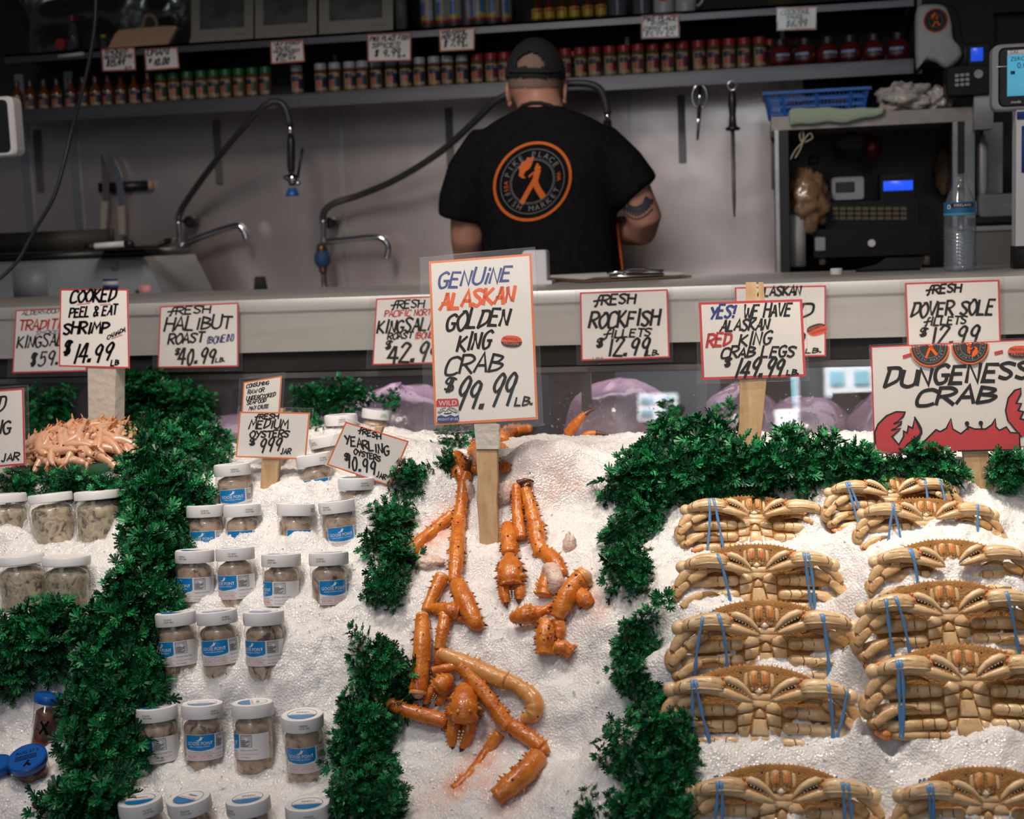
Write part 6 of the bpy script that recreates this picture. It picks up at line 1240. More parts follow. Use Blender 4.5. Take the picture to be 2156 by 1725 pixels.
def crab_mesh(seed):
    r = random.Random(seed); q = MB(); J = lambda a: r.uniform(-a, a)
    def X(s): return lambda x, y, h: V(x * s * CU_, -h * CU_, y * CU_)
    X1 = X(1)
    # carapace behind, with its toothed rim
    arc = ease([(-660, 130), (-590, 260), (-450, 352), (-220, 412), (0, 424), (220, 412), (450, 352), (590, 260), (660, 130), (690, 0), (560, -260), (300, -400), (0, -430), (-300, -400), (-560, -260), (-690, 0), (-650, 120)], 5)[:-1]
    q.plate(arc, lambda x, y, h: X1(x, y, -h), 40, 190, .35, 1, 4); arc = [(x, y * 1.07 if y > 0 else y) for x, y in arc]; q.plate(arc, X1, -30, 50, .10, 1, 3)
    for (x, y) in arc:
        if y > 100: q.cone(X1(x * .985, y * .985, -14), (x, 0, y * 1.6), 14 * CU_, 26 * CU_, 1 if r.random() < .6 else 2, 4)
    for i in range(90):
        x = r.uniform(-430, 430); y = 440 - (x / 430) ** 2 * 80 - r.uniform(0, 70)
        if abs(x) > 140: q.cone(X1(x, y, 16), (x * .2, -60, 120), 3.5 * CU_, 26 * CU_, 1, 3)
    # underside
    q.plate([(-205, 130), (205, 130), (225, -60), (180, -300), (130, -400), (-130, -400), (-180, -300), (-225, -60)], X1, -40, 52, .1, 3, 2)
    for s in (-1, 1):
        Xs = X(s)
        for pl in ([(40, 95), (150, 118), (212, 40), (200, -10), (60, 20)], [(60, 10), (200, -20), (208, -118), (80, -98)], [(85, -108), (205, -128), (186, -232), (104, -212)], [(108, -222), (182, -242), (160, -322), (120, -318)]):
            q.plate(pl, Xs, 2, 34, .16, 0, 2)
        # mouth plates
        q.plate(ease([(10, 392), (46, 402), (84, 385), (98, 330), (92, 262), (60, 226), (24, 250), (14, 320), (10, 392)], 3)[:-1], Xs, 0, 48, .22, 6, 3)
        q.plate(ease([(34, 376), (66, 372), (80, 320), (72, 262), (42, 262), (30, 320), (34, 376)], 3)[:-1], Xs, 30, 26, .3, 2, 2)
        q.plate(ease([(106, 385), (136, 372), (146, 300), (132, 232), (110, 236), (102, 300), (106, 385)], 3)[:-1], Xs, -4, 34, .3, 0, 3)
        q.plate([(20, 258), (84, 242), (70, 200), (16, 214)], Xs, 8, 30, .25, 6, 2)
        q.ell(Xs(170, 372, 10), (16 * CU_, 14 * CU_, 16 * CU_), 3)
        for i in range(12): q.ell(Xs(r.uniform(14, 60), r.uniform(215, 285), 52), (4 * CU_,) * 3, 3, None, 5, 3)
        q.plate([(92, 300), (70, 190), (190, 130), (330, 190), (420, 290), (300, 340)], Xs, -30, 40, .2, 3, 2)
        # abdomen edge done below; claws
        j1, j2 = J(16) - 22, J(16); CH = 150 + J(14)
        def P(pts, h): return [Xs(x + j2 * .4, y + j1, h + dh) for x, y, dh in pts]
        U = CU_
        q.sweep(P([(800, 196, -34), (750, 222, -8), (690, 242, 0), (600, 258, 6), (480, 260, 10), (400, 250, 8), (350, 238, 2)], CH), [(34 * U, 30 * U), (58 * U, 44 * U), (70 * U, 52 * U), (82 * U, 56 * U), (88 * U, 58 * U), (86 * U, 54 * U), (60 * U, 44 * U)], 14, 0, up=(0, -1, 0))
        for w_, (o1, o2) in enumerate(((34, 30), (-2, -4), (-36, -34))): q.sweep(P([(690, 242 + o1, 46), (560, 258 + o1, 58), (420, 250 + o2, 58), (350, 236 + o2 * .7, 46)], CH), [(5 * U, 4 * U), (10 * U, 7 * U), (10 * U, 7 * U), (5 * U, 4 * U)], 6, 0, up=(0, -1, 0))
        q.sweep(P([(420, 226, 4), (300, 186, 4), (200, 158, 0), (120, 136, -6), (70, 126, -14)], CH), [(62 * U, 44 * U), (46 * U, 38 * U), (36 * U, 32 * U), (25 * U, 24 * U), (6 * U, 8 * U)], 12, 0, up=(0, -1, 0))
        q.sweep(P([(352, 316, 0), (300, 318, 6), (235, 296, 6), (168, 254, 2), (112, 198, -4), (74, 142, -12)], CH), [(26 * U, 26 * U), (40 * U, 36 * U), (38 * U, 34 * U), (33 * U, 30 * U), (24 * U, 22 * U), (6 * U, 8 * U)], 12, 0, up=(0, -1, 0))
        q.plate([(330, 288), (200, 220), (85, 140), (180, 190), (310, 230)], Xs, CH - 14, 26, .1, 3, 2)
        for i in range(8):
            t = i / 7; x, y = lerp(300, 96, t), lerp(282, 152, t) - 16 * math.sin(math.pi * t) * -1; q.ell(Xs(x + j2 * .4 - 2, y + j1 - 12, CH + 24 - 14 * t), (9 * U * (1.1 - .5 * t), 7 * U, 8 * U), 0, None, 6, 4)
            x, y = lerp(318, 104, t), lerp(232, 144, t) + 6 * math.sin(math.pi * t); q.ell(Xs(x + j2 * .4 + 4, y + j1 + 4, CH + 24 - 14 * t), (8 * U, 6 * U, 7 * U), 0, None, 6, 4)
        q.ell(Xs(356 + j2 * .4, 330 + j1, CH + 26), (15 * U, 12 * U, 15 * U), 2); q.sweep(P([(352, 296, 34), (338, 272, 40), (320, 258, 36)], CH), [(8 * U, 8 * U), (15 * U, 10 * U), (6 * U, 6 * U)], 8, 2, up=(0, -1, 0)); q.sweep(P([(338, 300, 30), (330, 276, 34), (318, 264, 30)], CH + 12), [(3 * U, 3 * U)] * 3, 6, 3, up=(0, -1, 0))
        for i in range(16):
            t = i / 15; q.cone(Xs(lerp(380, 740, t), lerp(332, 292, t) + j1, CH - 8), (0, 0, 1), 8 * U, 15 * U, 0, 4)
        q.ell(Xs(828, 176, CH - 62), (74 * U, 58 * U, 76 * U), 0, None, 12, 8); q.sweep(P([(690, 306, -8), (760, 282, -24), (830, 236, -44), (860, 190, -56)], CH), [(5 * U, 5 * U), (10 * U, 9 * U), (10 * U, 9 * U), (5 * U, 5 * U)], 7, 2, up=(0, -1, 0))
        q.sweep(P([(742, 272, 34), (760, 230, 38), (752, 190, 30)], CH - 2), [(4 * U, 3 * U)] * 3, 6, 3, up=(0, -1, 0))
        # walking legs: inner rows against the body
        for (x0, y0, x1, y1, w, h, mi) in ((214, 30, 800, 4, 60, 26, 0), (214, -122, 830, -160, 58, 22, 0), (196, -258, 770, -292, 52, 16, 0), (162, -372, 700, -378, 42, 8, 6)):
            y1 += J(14); bx = [(0, .55), (.05, .95), (.14, .98), (.205, .86), (.22, .96), (.34, 1.), (.385, .86), (.41, .98), (.6, 1.05), (.85, .98), (1., .6)]
            q.sweep([Xs(lerp(x0, x1, t), lerp(y0, y1, t), h + 16 * math.sin(math.pi * t)) for t, _ in bx], [(w * k * U, w * .8 * k * U) for _, k in bx], 12, mi, up=(0, -1, 0))
            for t in (.213, .397): q.sweep([Xs(lerp(x0, x1, t) - 6, lerp(y0, y1, t) + w * .75, h + 36), Xs(lerp(x0, x1, t) + 4, lerp(y0, y1, t), h + 66), Xs(lerp(x0, x1, t) - 6, lerp(y0, y1, t) - w * .75, h + 36)], [(3.5 * U, 3 * U)] * 3, 5, 3, up=(0, -1, 0))
        def leaf(x0, y0, x1, y1, w, h0, h1, mi=6, bow=18):
            nx, ny = y1 - y0, -(x1 - x0); l = math.hypot(nx, ny); nx, ny = nx / l, ny / l; ts = [0, .08, .25, .5, .75, .92, 1.]; ks = [.35, .72, .96, 1., .92, .74, .4]
            q.sweep([Xs(lerp(x0, x1, t) + nx * bow * math.sin(math.pi * t) * -1, lerp(y0, y1, t) - ny * bow * math.sin(math.pi * t), lerp(h0, h1, t)) for t in ts], [(w * k * U, w * .42 * k * U) for k in ks], 12, mi, up=(0, -1, 0), power=.85)
            ed = [Xs(lerp(x0, x1, t) - nx * (bow * math.sin(math.pi * t) + w * k * .93 * sg), lerp(y0, y1, t) - ny * (bow * math.sin(math.pi * t) + w * k * .93 * sg), lerp(h0, h1, t) + w * .16) for t, k in zip(ts, ks) for sg in ((1 if ny > 0 else -1),)]
            q.sweep(ed[1:-1], [(3.4 * U, 4 * U)] * 5, 5, 5, up=(0, -1, 0)); q.sweep([Xs(x0 + (x1 - x0) * .03 - nx * w * .55, y0 + (y1 - y0) * .03 - ny * w * .55, h0 + w * .30), Xs(x0 + (x1 - x0) * .05, y0 + (y1 - y0) * .05, h0 + w * .40), Xs(x0 + (x1 - x0) * .03 + nx * w * .55, y0 + (y1 - y0) * .03 + ny * w * .55, h0 + w * .30)], [(3.5 * U, 3 * U)] * 3, 5, 3, up=(0, -1, 0))
        def claw_tip(x0, y0, x1, y1, w, h):
            ts = np.linspace(0, 1, 8); pts = [Xs(lerp(x0, x1, t), lerp(y0, y1, t) + 26 * math.sin(math.pi * t), h - 10 * t) for t in ts]
            q.sweep(pts[:6], [(w * (1 - .72 * t) * U, w * .5 * (1 - .6 * t) * U) for t in ts[:6]], 8, 6, up=(0, -1, 0)); q.sweep(pts[5:], [(w * .48 * U, w * .3 * U), (w * .28 * U, w * .2 * U), (2 * U, 2 * U)], 8, 5, up=(0, -1, 0))
            for o in (-.5, 0, .5): q.sweep([p + V(0, -w * .5 * U * (1 - .5 * t), o * w * (1 - .8 * t) * U) for p, t in zip(pts[:6], ts[:6])], [(3 * U, 2.5 * U)] * 6, 5, 5 if o else 6, up=(0, -1, 0))
        a, b, c, d = J(30), J(30), J(30), J(26)
        q.ell(Xs(905, -120, 46), (70 * U, 60 * U, 120 * U), 6, None, 12, 8); q.ell(Xs(842, -268 + c, 40), (70 * U, 50 * U, 58 * U), 6, None, 12, 8); q.ell(Xs(752, -362, 30), (56 * U, 44 * U, 48 * U), 2, None, 10, 7)
        leaf(905, -60 + a, 660, 176 + a * .4, 54, 96, 112, 6, -40); claw_tip(655, 190 + a * .4, 300, 196 + a * .6, 36, 122)
        leaf(925, -160 + b, 770, -6 + b, 52, 92, 104, 6, -14); leaf(770, 4 + b, 560, 118 + b * .6, 54, 110, 120, 6, -14); claw_tip(560, 128 + b * .6, 330, 108 + b, 32, 116)
        if r.random() < .75: leaf(860, -300 + c, 620, -150 + c, 46, 88, 96, 6, -20); claw_tip(620, -146 + c, 420, -170 + c * 1.4, 28, 96)
        if r.random() < .6: leaf(780, -350 + d, 640, -300 + d, 34, 74, 78, 2, 0)
        leaf(860, -330, 720, -400, 36, 40, 50, 2, 6)
    q.plate([(-52, -40), (-30, 24), (0, 46), (30, 24), (52, -40)], X1, 26, 26, .28, 0, 3); q.plate([(-56, -50), (56, -50), (84, -200), (-84, -200)], X1, 28, 26, .15, 0, 3); q.plate([(-88, -210), (88, -210), (120, -325), (108, -392), (-108, -392), (-120, -325)], X1, 28, 28, .2, 6, 3)
    q.plate([(-150, 122), (150, 122), (56, 40), (0, 66), (-56, 40)], X1, 0, 36, .15, 0, 2); q.plate([(-48, 205), (0, 240), (48, 205), (0, 172)], X1, 6, 34, .3, 4, 2); q.plate([(-120, 190), (120, 190), (150, 120), (-150, 120)], X1, -10, 36, .2, 0, 2)
    me = q.mesh('dungeness_crab', CMATS); bm = bmesh.new(); bm.from_mesh(me); bmesh.ops.recalc_face_normals(bm, faces=bm.faces[:]); bm.to_mesh(me); bm.free()
    return me
def bands(me, specs):
    """flat rubber loops laid over the bundled legs: (x top, x bottom, wobble)"""
    bv = bvh_of(me); out = []
    for (xt, xb, wob) in specs:
        q = MB(); N = 15; f = []
        yt = 345 - max(0, abs(xt) - 500) * .28; ybt = -415 + max(0, abs(xb) - 450) * .16
        for i in range(N + 1):
            t = i / N; x = lerp(xt, xb, t) + wob * math.sin(math.pi * t); y = lerp(yt, ybt, t); h = bv.ray_cast(V(x * CU_, -.12, y * CU_), V(0, 1, 0))[0]; f.append([x, y, (-h.y / CU_ if h is not None else 0)])
        hs = [p[2] for p in f]     # taut: upper hull of the heights
        for i in range(N + 1):
            f[i][2] = max([hs[i]] + [lerp(hs[a], hs[b], (i - a) / (b - a)) for a in range(i) for b in range(i + 1, N + 1)]) + 5
        pts = [V(x * CU_, -h * CU_, y * CU_) for x, y, h in f]
        back = [V(xb * CU_, -10 * CU_, (ybt - 16) * CU_), V(xb * CU_, 60 * CU_, (ybt + 60) * CU_), V(xt * CU_, 90 * CU_, (yt - 60) * CU_), V(xt * CU_, -10 * CU_, (yt + 14) * CU_)]
        loop = pts + back + pts[:1]
        q.sweep(loop, [(15 * CU_ * (1 + .25 * math.sin(i * 1.3)), 3.2 * CU_) for i in range(len(loop))], 8, 0, up=(0, -1, 0.001), cap=False); out.append(q.mesh('rubber_band', BAND))
    return out
cms = [crab_mesh(s) for s in (3, 8, 14)]
BSP = [[(-560, -600, 20), (-520, -380, 0)], [(-470, -300, 25), (480, 560, 0), (520, 590, 20)], [(-600, -700, -20), (-480, -400, 40), (500, 560, 30), (520, 610, -10)], [(-650, -620, 0), (-630, -420, -20), (590, 660, 20), (780, 620, 30)], [(-600, -640, 0), (-580, -600, 30), (520, 540, 10), (560, 610, 20)],
       [(-620, -480, 0), (-600, -420, 20), (430, 440, 0), (620, 640, 30)], [(-430, -560, -20), (-480, -330, 0), (600, 560, 0)], [(-480, -400, 40), (-450, -420, 30)], [(-620, -560, -10), (-540, -400, 20), (520, 640, 0), (700, 680, 60)], [(-640, -620, 0), (-620, -610, 24), (640, 700, 10)], [(-600, -560, 10), (-560, -580, 20)]]
for i, (o, M3, sc, lab, U1) in enumerate(CRP):
    me = cms[[0, 1, 2, 0, 1, 2, 0, 1, 1, 2, 0][i]]; ob = link('dungeness_crab', me); ob.matrix_world = Matrix.Translation(o) @ M3.to_4x4() @ Matrix.Scale(sc, 4)
    tag(ob, 'belly-out dungeness crab in the ' + lab, 'crab', 'dungeness crabs on the ice')
    for bmesh_ in bands(me, BSP[i]): link('rubber_band', bmesh_, ob)
# ------------------------------------------------------------------ golden king crab pieces on the ice
KOR = mat('king_crab_orange', (.78, .27, .035), .30, sss=.05, sss_rad=.004, noise=(40, .22, (.50, .10, .010), 8), bump=(190, .2), coat=.35)
KPALE = mat('king_crab_pale', (.74, .40, .14), .32, noise=(30, .35, (.70, .26, .05), 5), bump=(140, .15), coat=.3)
KBLK = mat('king_crab_tip', (.035, .016, .010), .3, noise=(60, .4, (.16, .035, .01)), coat=.3)
KMEAT = mat('crab_meat', (.84, .74, .66), .35, sss=.2, sss_rad=.006, noise=(60, .4, (.62, .36, .28), 5), bump=(120, .4))
KMATS = [KOR, KPALE, KBLK, KMEAT, mat('white_tooth', (.80, .75, .66), .3)]
KN = [0]
def kseg(e, path, mi=0, spikes=1., name='leg_segment', n=12, cut0=False, cut1=False, flat=.82, tip=None):
    """path entries (px, py, radius px, lift in radii)"""
    KN[0] += 1; r = random.Random(KN[0] * 13); pts = []; rad = []
    for (x, y, rp, lf) in path:
        s = onI(x, y, .0); k = mpp(s); nn = (nrmI(s.x, s.y) * .5 + (CP - s).normalized() * .5).normalized(); pts.append(s + (CP - s).normalized() * (rp * k * (lf)) ); rad.append(rp * k)
    pr = ease([(p.x, p.y, p.z, q) for p, q in zip(pts, rad)], 6) if len(pts) > 2 else [(p.x, p.y, p.z, q) for p, q in zip(pts, rad)]
    P = [Vector(p[:3]) for p in pr]; Rr = [p[3] for p in pr]
    Rr = [x * (1 + .05 * math.sin(i * 1.7 + KN[0])) for i, x in enumerate(Rr)]
    q = MB(); vw = (P[len(P) // 2] - CP).normalized() * -1
    lo = e.location
    q.sweep([p - lo for p in P], [(a, a * flat) for a in Rr], n, mi, up=vw)
    if tip is not None:
        m0 = len(q.m); F = n * (len(P) - 1)
        for i in range(len(P) - 1):
            if i / (len(P) - 1) > tip:
                for j in range(n): q.m[i * n + j] = 2
        q.m[-1] = 2
    L = sum((P[i + 1] - P[i]).length for i in range(len(P) - 1)); ns = int(spikes * L / .0030)
    for i in range(ns):
        u = r.uniform(.03, .97) * (len(P) - 1); a = int(u); f = u - a; c = P[a].lerp(P[a + 1], f); R0 = lerp(Rr[a], Rr[a + 1], f); t = (P[a + 1] - P[a]).normalized(); w = t.cross(vw).normalized(); v2 = w.cross(t)
        th = r.choice([r.uniform(-.3, math.pi + .3), r.uniform(-.25, .25), math.pi + r.uniform(-.25, .25)]); d = w * math.cos(th) + v2 * math.sin(th) * flat
        if d.length < .2: continue
        h = R0 * r.uniform(.22, .5) * (1 if abs(math.cos(th)) > .8 else .6); q.cone(c + d * R0 * .93 - lo, d + t * .35, R0 * .17, h + .0012, mi if r.random() < .75 else 2 if r.random() < .5 else 1, 5)
    for flag, a, b in ((cut0, 0, 1), (cut1, -1, -2)):
        if flag:
            d = (P[a] - P[b]).normalized(); R0 = Rr[a]; q.ell(P[a] - lo, (R0 * .8, R0 * .7, R0 * .8), 3, None, 10, 7)
            q.sweep([P[a] - d * R0 * .2 - lo, P[a] + d * R0 * .18 - lo, P[a] + d * R0 * .34 - lo], [(R0 * 1.02, R0 * flat), (R0 * 1.08, R0 * .9), (R0 * 1.0, R0 * .8)], n, 1, up=vw, cap=False)
    return q.build(name, KMATS, e)
def kthing(px, py, label, name='king_crab_piece'):
    s = onI(px, py, .0); return empty(name, s, label, 'crab leg', 'golden king crab pieces on the ice')
def kclaw(e, base, palm, tips, w, name='claw', lift=1.1, teeth=True):
    """base->palm end, two finger tips (px)"""
    (bx, by), (px_, py_) = base, palm
    kseg(e, [(bx, by, w * .5, lift), (lerp(bx, px_, .3), lerp(by, py_, .3), w * .85, lift), (lerp(bx, px_, .7), lerp(by, py_, .7), w * 1.02, lift), (px_, py_, w * .84, lift)], 0, 1.9, 'palm')
    dx, dy = px_ - bx, py_ - by; l = math.hypot(dx, dy); nx, ny = -dy / l, dx / l
    for s, (tx, ty) in zip((1, -1), tips):
        ox, oy = px_ + nx * s * w * .46 - dx / l * w * .55, py_ + ny * s * w * .46 - dy / l * w * .55; mx, my = lerp(ox, tx, .5) + nx * s * w * .14, lerp(oy, ty, .5) + ny * s * w * .14
        kseg(e, [(ox, oy, w * .52, lift), (mx, my, w * .46, lift), (lerp(mx, tx, .6), lerp(my, ty, .6), w * .27, lift), (tx, ty, w * .05, lift)], 0, 1.4, 'finger', 10, tip=.70)
    if teeth:
        q = MB(); lo = e.location; mx, my = (tips[0][0] + tips[1][0]) / 2, (tips[0][1] + tips[1][1]) / 2
        for i in range(5):
            for s in (-1, 1):
                x, y = lerp(px_, mx, .30 + .1 * i) + nx * s * w * (.13 - .012 * i), lerp(py_, my, .30 + .1 * i) + ny * s * w * (.13 - .012 * i); p = onI(x, y); k = mpp(p); q.ell(p + (CP - p).normalized() * w * k * (lift + .05) - lo, (w * k * .055 * (1.3 - .12 * i), w * k * .05, w * k * .06 * (1.3 - .12 * i)), 4, None, 7, 5)
        q.build('teeth', KMATS, e)
e = kthing(960, 1210, 'long upright king crab leg left of the stake, dark claw tip at its top')
kseg(e, [(1002, 944, 2.5, 1.5), (992, 968, 7, 1.4), (984, 1000, 9, 1.2)], 2, .4, 'leg_tip'); kseg(e, [(983, 996, 11, 1.1), (976, 1020, 12, 1.), (972, 1060, 13, 1), (966, 1100, 15, 1), (963, 1150, 16, 1)], 0, 1.2); kseg(e, [(963, 1144, 17, 1), (960, 1185, 16, 1), (957, 1226, 13, 1)], 0, 1.3); kseg(e, [(962, 1226, 17, 1.2), (978, 1265, 22, 1.2), (1000, 1310, 17, 1.1), (1016, 1322, 8, 1)], 0, .7)
e = kthing(966, 1005, 'spiny king crab joint behind the long upright leg'); kseg(e, [(960, 960, 17, .7), (964, 985, 18, .7), (974, 1012, 10, .6)], 0, 2, 'leg_segment')
e = kthing(1000, 985, 'king crab piece showing just left behind the wooden stake'); kseg(e, [(1004, 930, 9, .8), (1000, 955, 13, .8), (1002, 990, 10, .7)], 0, 1.2)
e = kthing(1062, 985, 'bent king crab leg right behind the wooden stake below the sign'); kseg(e, [(1118, 902, 7, .9), (1075, 908, 12, .9), (1060, 925, 12, .9)], 0, 1); kseg(e, [(1060, 915, 12, 1), (1058, 950, 11, 1), (1064, 986, 12, .9)], 0, 1.5)
e = kthing(1215, 912, 'open pair of dark-tipped crab fingers rising at the back of the ice mound', 'king_crab_piece')
def free(e, pts, Y, mi, tip, name):
    q = MB(); pr = ease([(*atY(x, y, Y), r * mpp(atY(x, y, Y))) for x, y, r in pts], 6); P = [Vector(p[:3]) for p in pr]; n = 10; q.sweep([p - e.location for p in P], [p[3] for p in pr], n, mi)
    for i in range(len(P) - 1):
        if i / (len(P) - 1) > tip:
            for j in range(n): q.m[i * n + j] = 2
    q.m[-1] = 2
    for i in range(10): a = rnd.randrange(0, len(P) - 4); q.cone(P[a] - e.location, (rnd.uniform(-1, 1), -.4, rnd.uniform(-1, 1)), pr[a][3] * .4, pr[a][3] * 1.5, mi, 5)
    q.build(name, KMATS, e)
free(e, [(1196, 915, 11), (1212, 893, 11), (1232, 872, 6.5), (1252, 862, 1.2)], 2.93, 0, .62, 'finger'); free(e, [(1222, 925, 7), (1240, 914, 7), (1262, 913, 5), (1288, 919, 1)], 2.93, 0, .55, 'finger')
e = kthing(1095, 1125, 'slim king crab leg right of the stake with a hooked black tip'); kseg(e, [(1124, 1014, 2, 1.2), (1108, 1013, 6, 1.2), (1090, 1020, 9, 1.1)], 2, .3, 'leg_tip'); kseg(e, [(1088, 1020, 10, 1), (1089, 1070, 12, 1), (1092, 1105, 13, .9), (1098, 1135, 12, .6)], 0, 1.1)
e = kthing(1150, 1190, 'king crab leg bending down beside the hooked leg, white meat near its end'); kseg(e, [(1118, 1014, 3, 1.1), (1112, 1022, 9, 1.1), (1104, 1030, 10, 1)], 2, .2, 'leg_tip'); kseg(e, [(1105, 1028, 11, 1), (1116, 1065, 14, 1), (1126, 1106, 16, 1)], 0, 1.2); kseg(e, [(1128, 1104, 19, 1), (1132, 1140, 17, 1), (1140, 1168, 15, 1)], 0, 1.2); kseg(e, [(1142, 1164, 16, 1), (1165, 1180, 19, 1), (1182, 1212, 16, .9)], 0, .8)
e = kthing(1072, 1165, 'king crab claw hanging below the stake, white teeth between its fingers', 'king_crab_piece'); kseg(e, [(1068, 1104, 11, 1), (1070, 1130, 17, 1), (1073, 1168, 17, 1)], 0, 1.5); kclaw(e, (1073, 1170), (1076, 1232), [(1068, 1280), (1092, 1272)], 27)
e = kthing(1160, 1240, 'cut king crab joint with white meat at the bend of the right leg'); kseg(e, [(1146, 1256, 18, .7), (1152, 1232, 20, .9), (1160, 1205, 18, 1.1)], 0, .8, cut1=True); kseg(e, [(1146, 1215, 10, 1.7), (1160, 1200, 18, 1.8), (1170, 1228, 17, 1.7), (1160, 1246, 10, 1.6)], 3, 0, 'white_meat')
e = kthing(1195, 1260, 'thick flared king crab section lying across the right of the heap'); kseg(e, [(1230, 1216, 21, 1.2), (1210, 1232, 21, 1.3), (1190, 1265, 22, 1.2), (1172, 1302, 15, 1)], 0, .8, cut0=True)
e = kthing(1230, 1265, 'short king crab stump lying at the right edge of the heap'); kseg(e, [(1208, 1244, 16, .8), (1230, 1262, 19, .9), (1244, 1276, 12, .8)], 0, 1)
e = kthing(1105, 1300, 'knobbly king crab claw lying sideways with black finger tips', 'king_crab_piece'); kclaw(e, (1076, 1302), (1126, 1292), [(1172, 1264), (1166, 1292)], 19, lift=1.2, teeth=False)
e = kthing(1150, 1350, 'knobbly king crab joint standing below the sideways claw'); kseg(e, [(1150, 1308, 17, 1), (1148, 1340, 20, 1), (1146, 1378, 17, .9)], 0, 2.4); kseg(e, [(1170, 1306, 16, .6), (1178, 1325, 14, .6), (1174, 1345, 10, .6)], 0, 1.2)
e = kthing(1185, 1370, 'small knobbly king crab stump lowest at the right of the heap'); kseg(e, [(1164, 1366, 13, .9), (1185, 1363, 15, 1), (1204, 1376, 15, .8)], 0, 2.4, cut0=True)
e = kthing(915, 1250, 'cut king crab leg at the upper left, hollow white end up'); kseg(e, [(930, 1216, 15, 1.3), (915, 1248, 14, 1.2), (897, 1288, 12, 1)], 0, .6, cut0=True)
e = kthing(890, 1370, 'thick smooth king crab leg cut at both ends left of the claws'); kseg(e, [(889, 1298, 14, 1), (889, 1350, 19, 1), (886, 1410, 19, 1), (880, 1458, 19, 1.1)], 0, .5, cut0=True, cut1=True)
e = kthing(928, 1335, 'short king crab leg with a pale cut top beside the thick smooth leg'); kseg(e, [(937, 1296, 13, 1.6), (932, 1330, 13, 1.5), (924, 1368, 10, 1.4)], 0, 1.1, cut0=True); kseg(e, [(924, 1360, 9, .9), (926, 1400, 12, .8)], 0, .8)
e = kthing(940, 1290, 'king crab claw pointing right across the upper left legs', 'king_crab_piece'); kclaw(e, (908, 1280), (966, 1290), [(1028, 1318), (1004, 1324)], 17, lift=1.5, teeth=False)
e = kthing(1000, 1400, 'pale king crab leg bending down at the right to a cream end'); kseg(e, [(928, 1376, 13, 1.1), (970, 1394, 18, 1.2), (1020, 1416, 19, 1.2), (1066, 1436, 18, 1.1)], 1, .35, cut0=True); kseg(e, [(1066, 1434, 17, 1.1), (1092, 1446, 16, 1.1), (1106, 1458, 17, 1.1)], 1, .3); kseg(e, [(1106, 1454, 18, 1.1), (1126, 1480, 19, 1.1), (1122, 1505, 17, 1), (1104, 1514, 12, .9)], 1, .2, cut1=True)
e = kthing(1072, 1530, 'longest king crab leg crossing the heap from a black tip to the bottom right'); kseg(e, [(966, 1404, 9, 2.4), (944, 1406, 9, 2.4), (905, 1414, 8, 2.2), (880, 1426, 6, 2), (864, 1439, 2, 1.8)], 0, .2, 'leg_tip', tip=.45); kseg(e, [(968, 1402, 13, 2.4), (1000, 1436, 15, 1.8), (1040, 1486, 16, 1.4), (1072, 1532, 16, 1.1)], 0, 1.2); kseg(e, [(1076, 1528, 17, 1.1), (1108, 1550, 17, 1), (1142, 1576, 17, 1)], 0, 1.); kseg(e, [(1140, 1574, 16, 1), (1148, 1590, 14, .9)], 0, .6); kseg(e, [(1136, 1592, 21, 1), (1100, 1632, 24, 1), (1044, 1680, 20, .75)], 0, .8)
e = kthing(855, 1490, 'king crab leg pointing left over the green garland'); kseg(e, [(764, 1458, 6, 1.6), (782, 1466, 9, 1.5), (802, 1476, 12, 1.4)], 1, .4, 'leg_tip'); kseg(e, [(800, 1474, 13, 1.4), (860, 1497, 15, 1.2), (942, 1520, 16, .9)], 0, 1.3)
e = kthing(975, 1470, 'large king crab claw pointing down at the centre, white teeth showing', 'king_crab_piece'); kclaw(e, (979, 1446), (976, 1520), [(952, 1586), (968, 1590)], 31, lift=1.25)
e = kthing(925, 1455, 'dark-fingered king crab claw pointing down left under the long leg', 'king_crab_piece'); kclaw(e, (948, 1426), (922, 1452), [(890, 1492), (916, 1488)], 22, lift=1.0, teeth=True)
for (x, y, r, lab) in [(905, 1188, (.026, .012, .013), 'pinkish white piece of crab meat above the upper left legs'), (1200, 1158, (.012, .012, .026), 'ragged white piece of crab meat on the ice right of the bent leg'), (985, 1040, (.012, .01, .022), 'white crab body piece left behind the stake'), (1062, 1044, (.018, .012, .022), 'white crab body piece right behind the stake')]:
    p = onI(x, y); tag(blob((0, 0, 0), r, x * .1, .5, 18, 12, 2.4).build('crab_meat_piece', KMEAT, loc=p), lab, 'crab meat')
e = kthing(900, 1130, 'king crab leg lying mostly under the ice at the left of the stake'); kseg(e, [(952, 1084, 13, .15), (920, 1112, 14, .1), (880, 1146, 14, .15), (858, 1180, 12, .2)], 0, .5)
e = kthing(980, 1640, 'king crab leg lying mostly under the ice at the foot of the heap'); kseg(e, [(1052, 1545, 12, .5), (1020, 1590, 12, -.3), (990, 1634, 13, .1), (955, 1664, 12, -.1)], 0, .3)
SHOW_THROUGH = [((952, 1084), (858, 1180), 26, .8), ((858, 1180), (850, 1215), 20, .7), ((1045, 1545), (1020, 1590), 24, .7), ((1020, 1590), (955, 1664), 26, .9), ((955, 1664), (900, 1690), 40, .25), ((1030, 1650), (1060, 1680), 40, .45), ((1100, 985), (1180, 1010), 60, .22), ((1140, 1040), (1200, 1020), 40, .28), ((1230, 1240), (1260, 1290), 34, .35)]

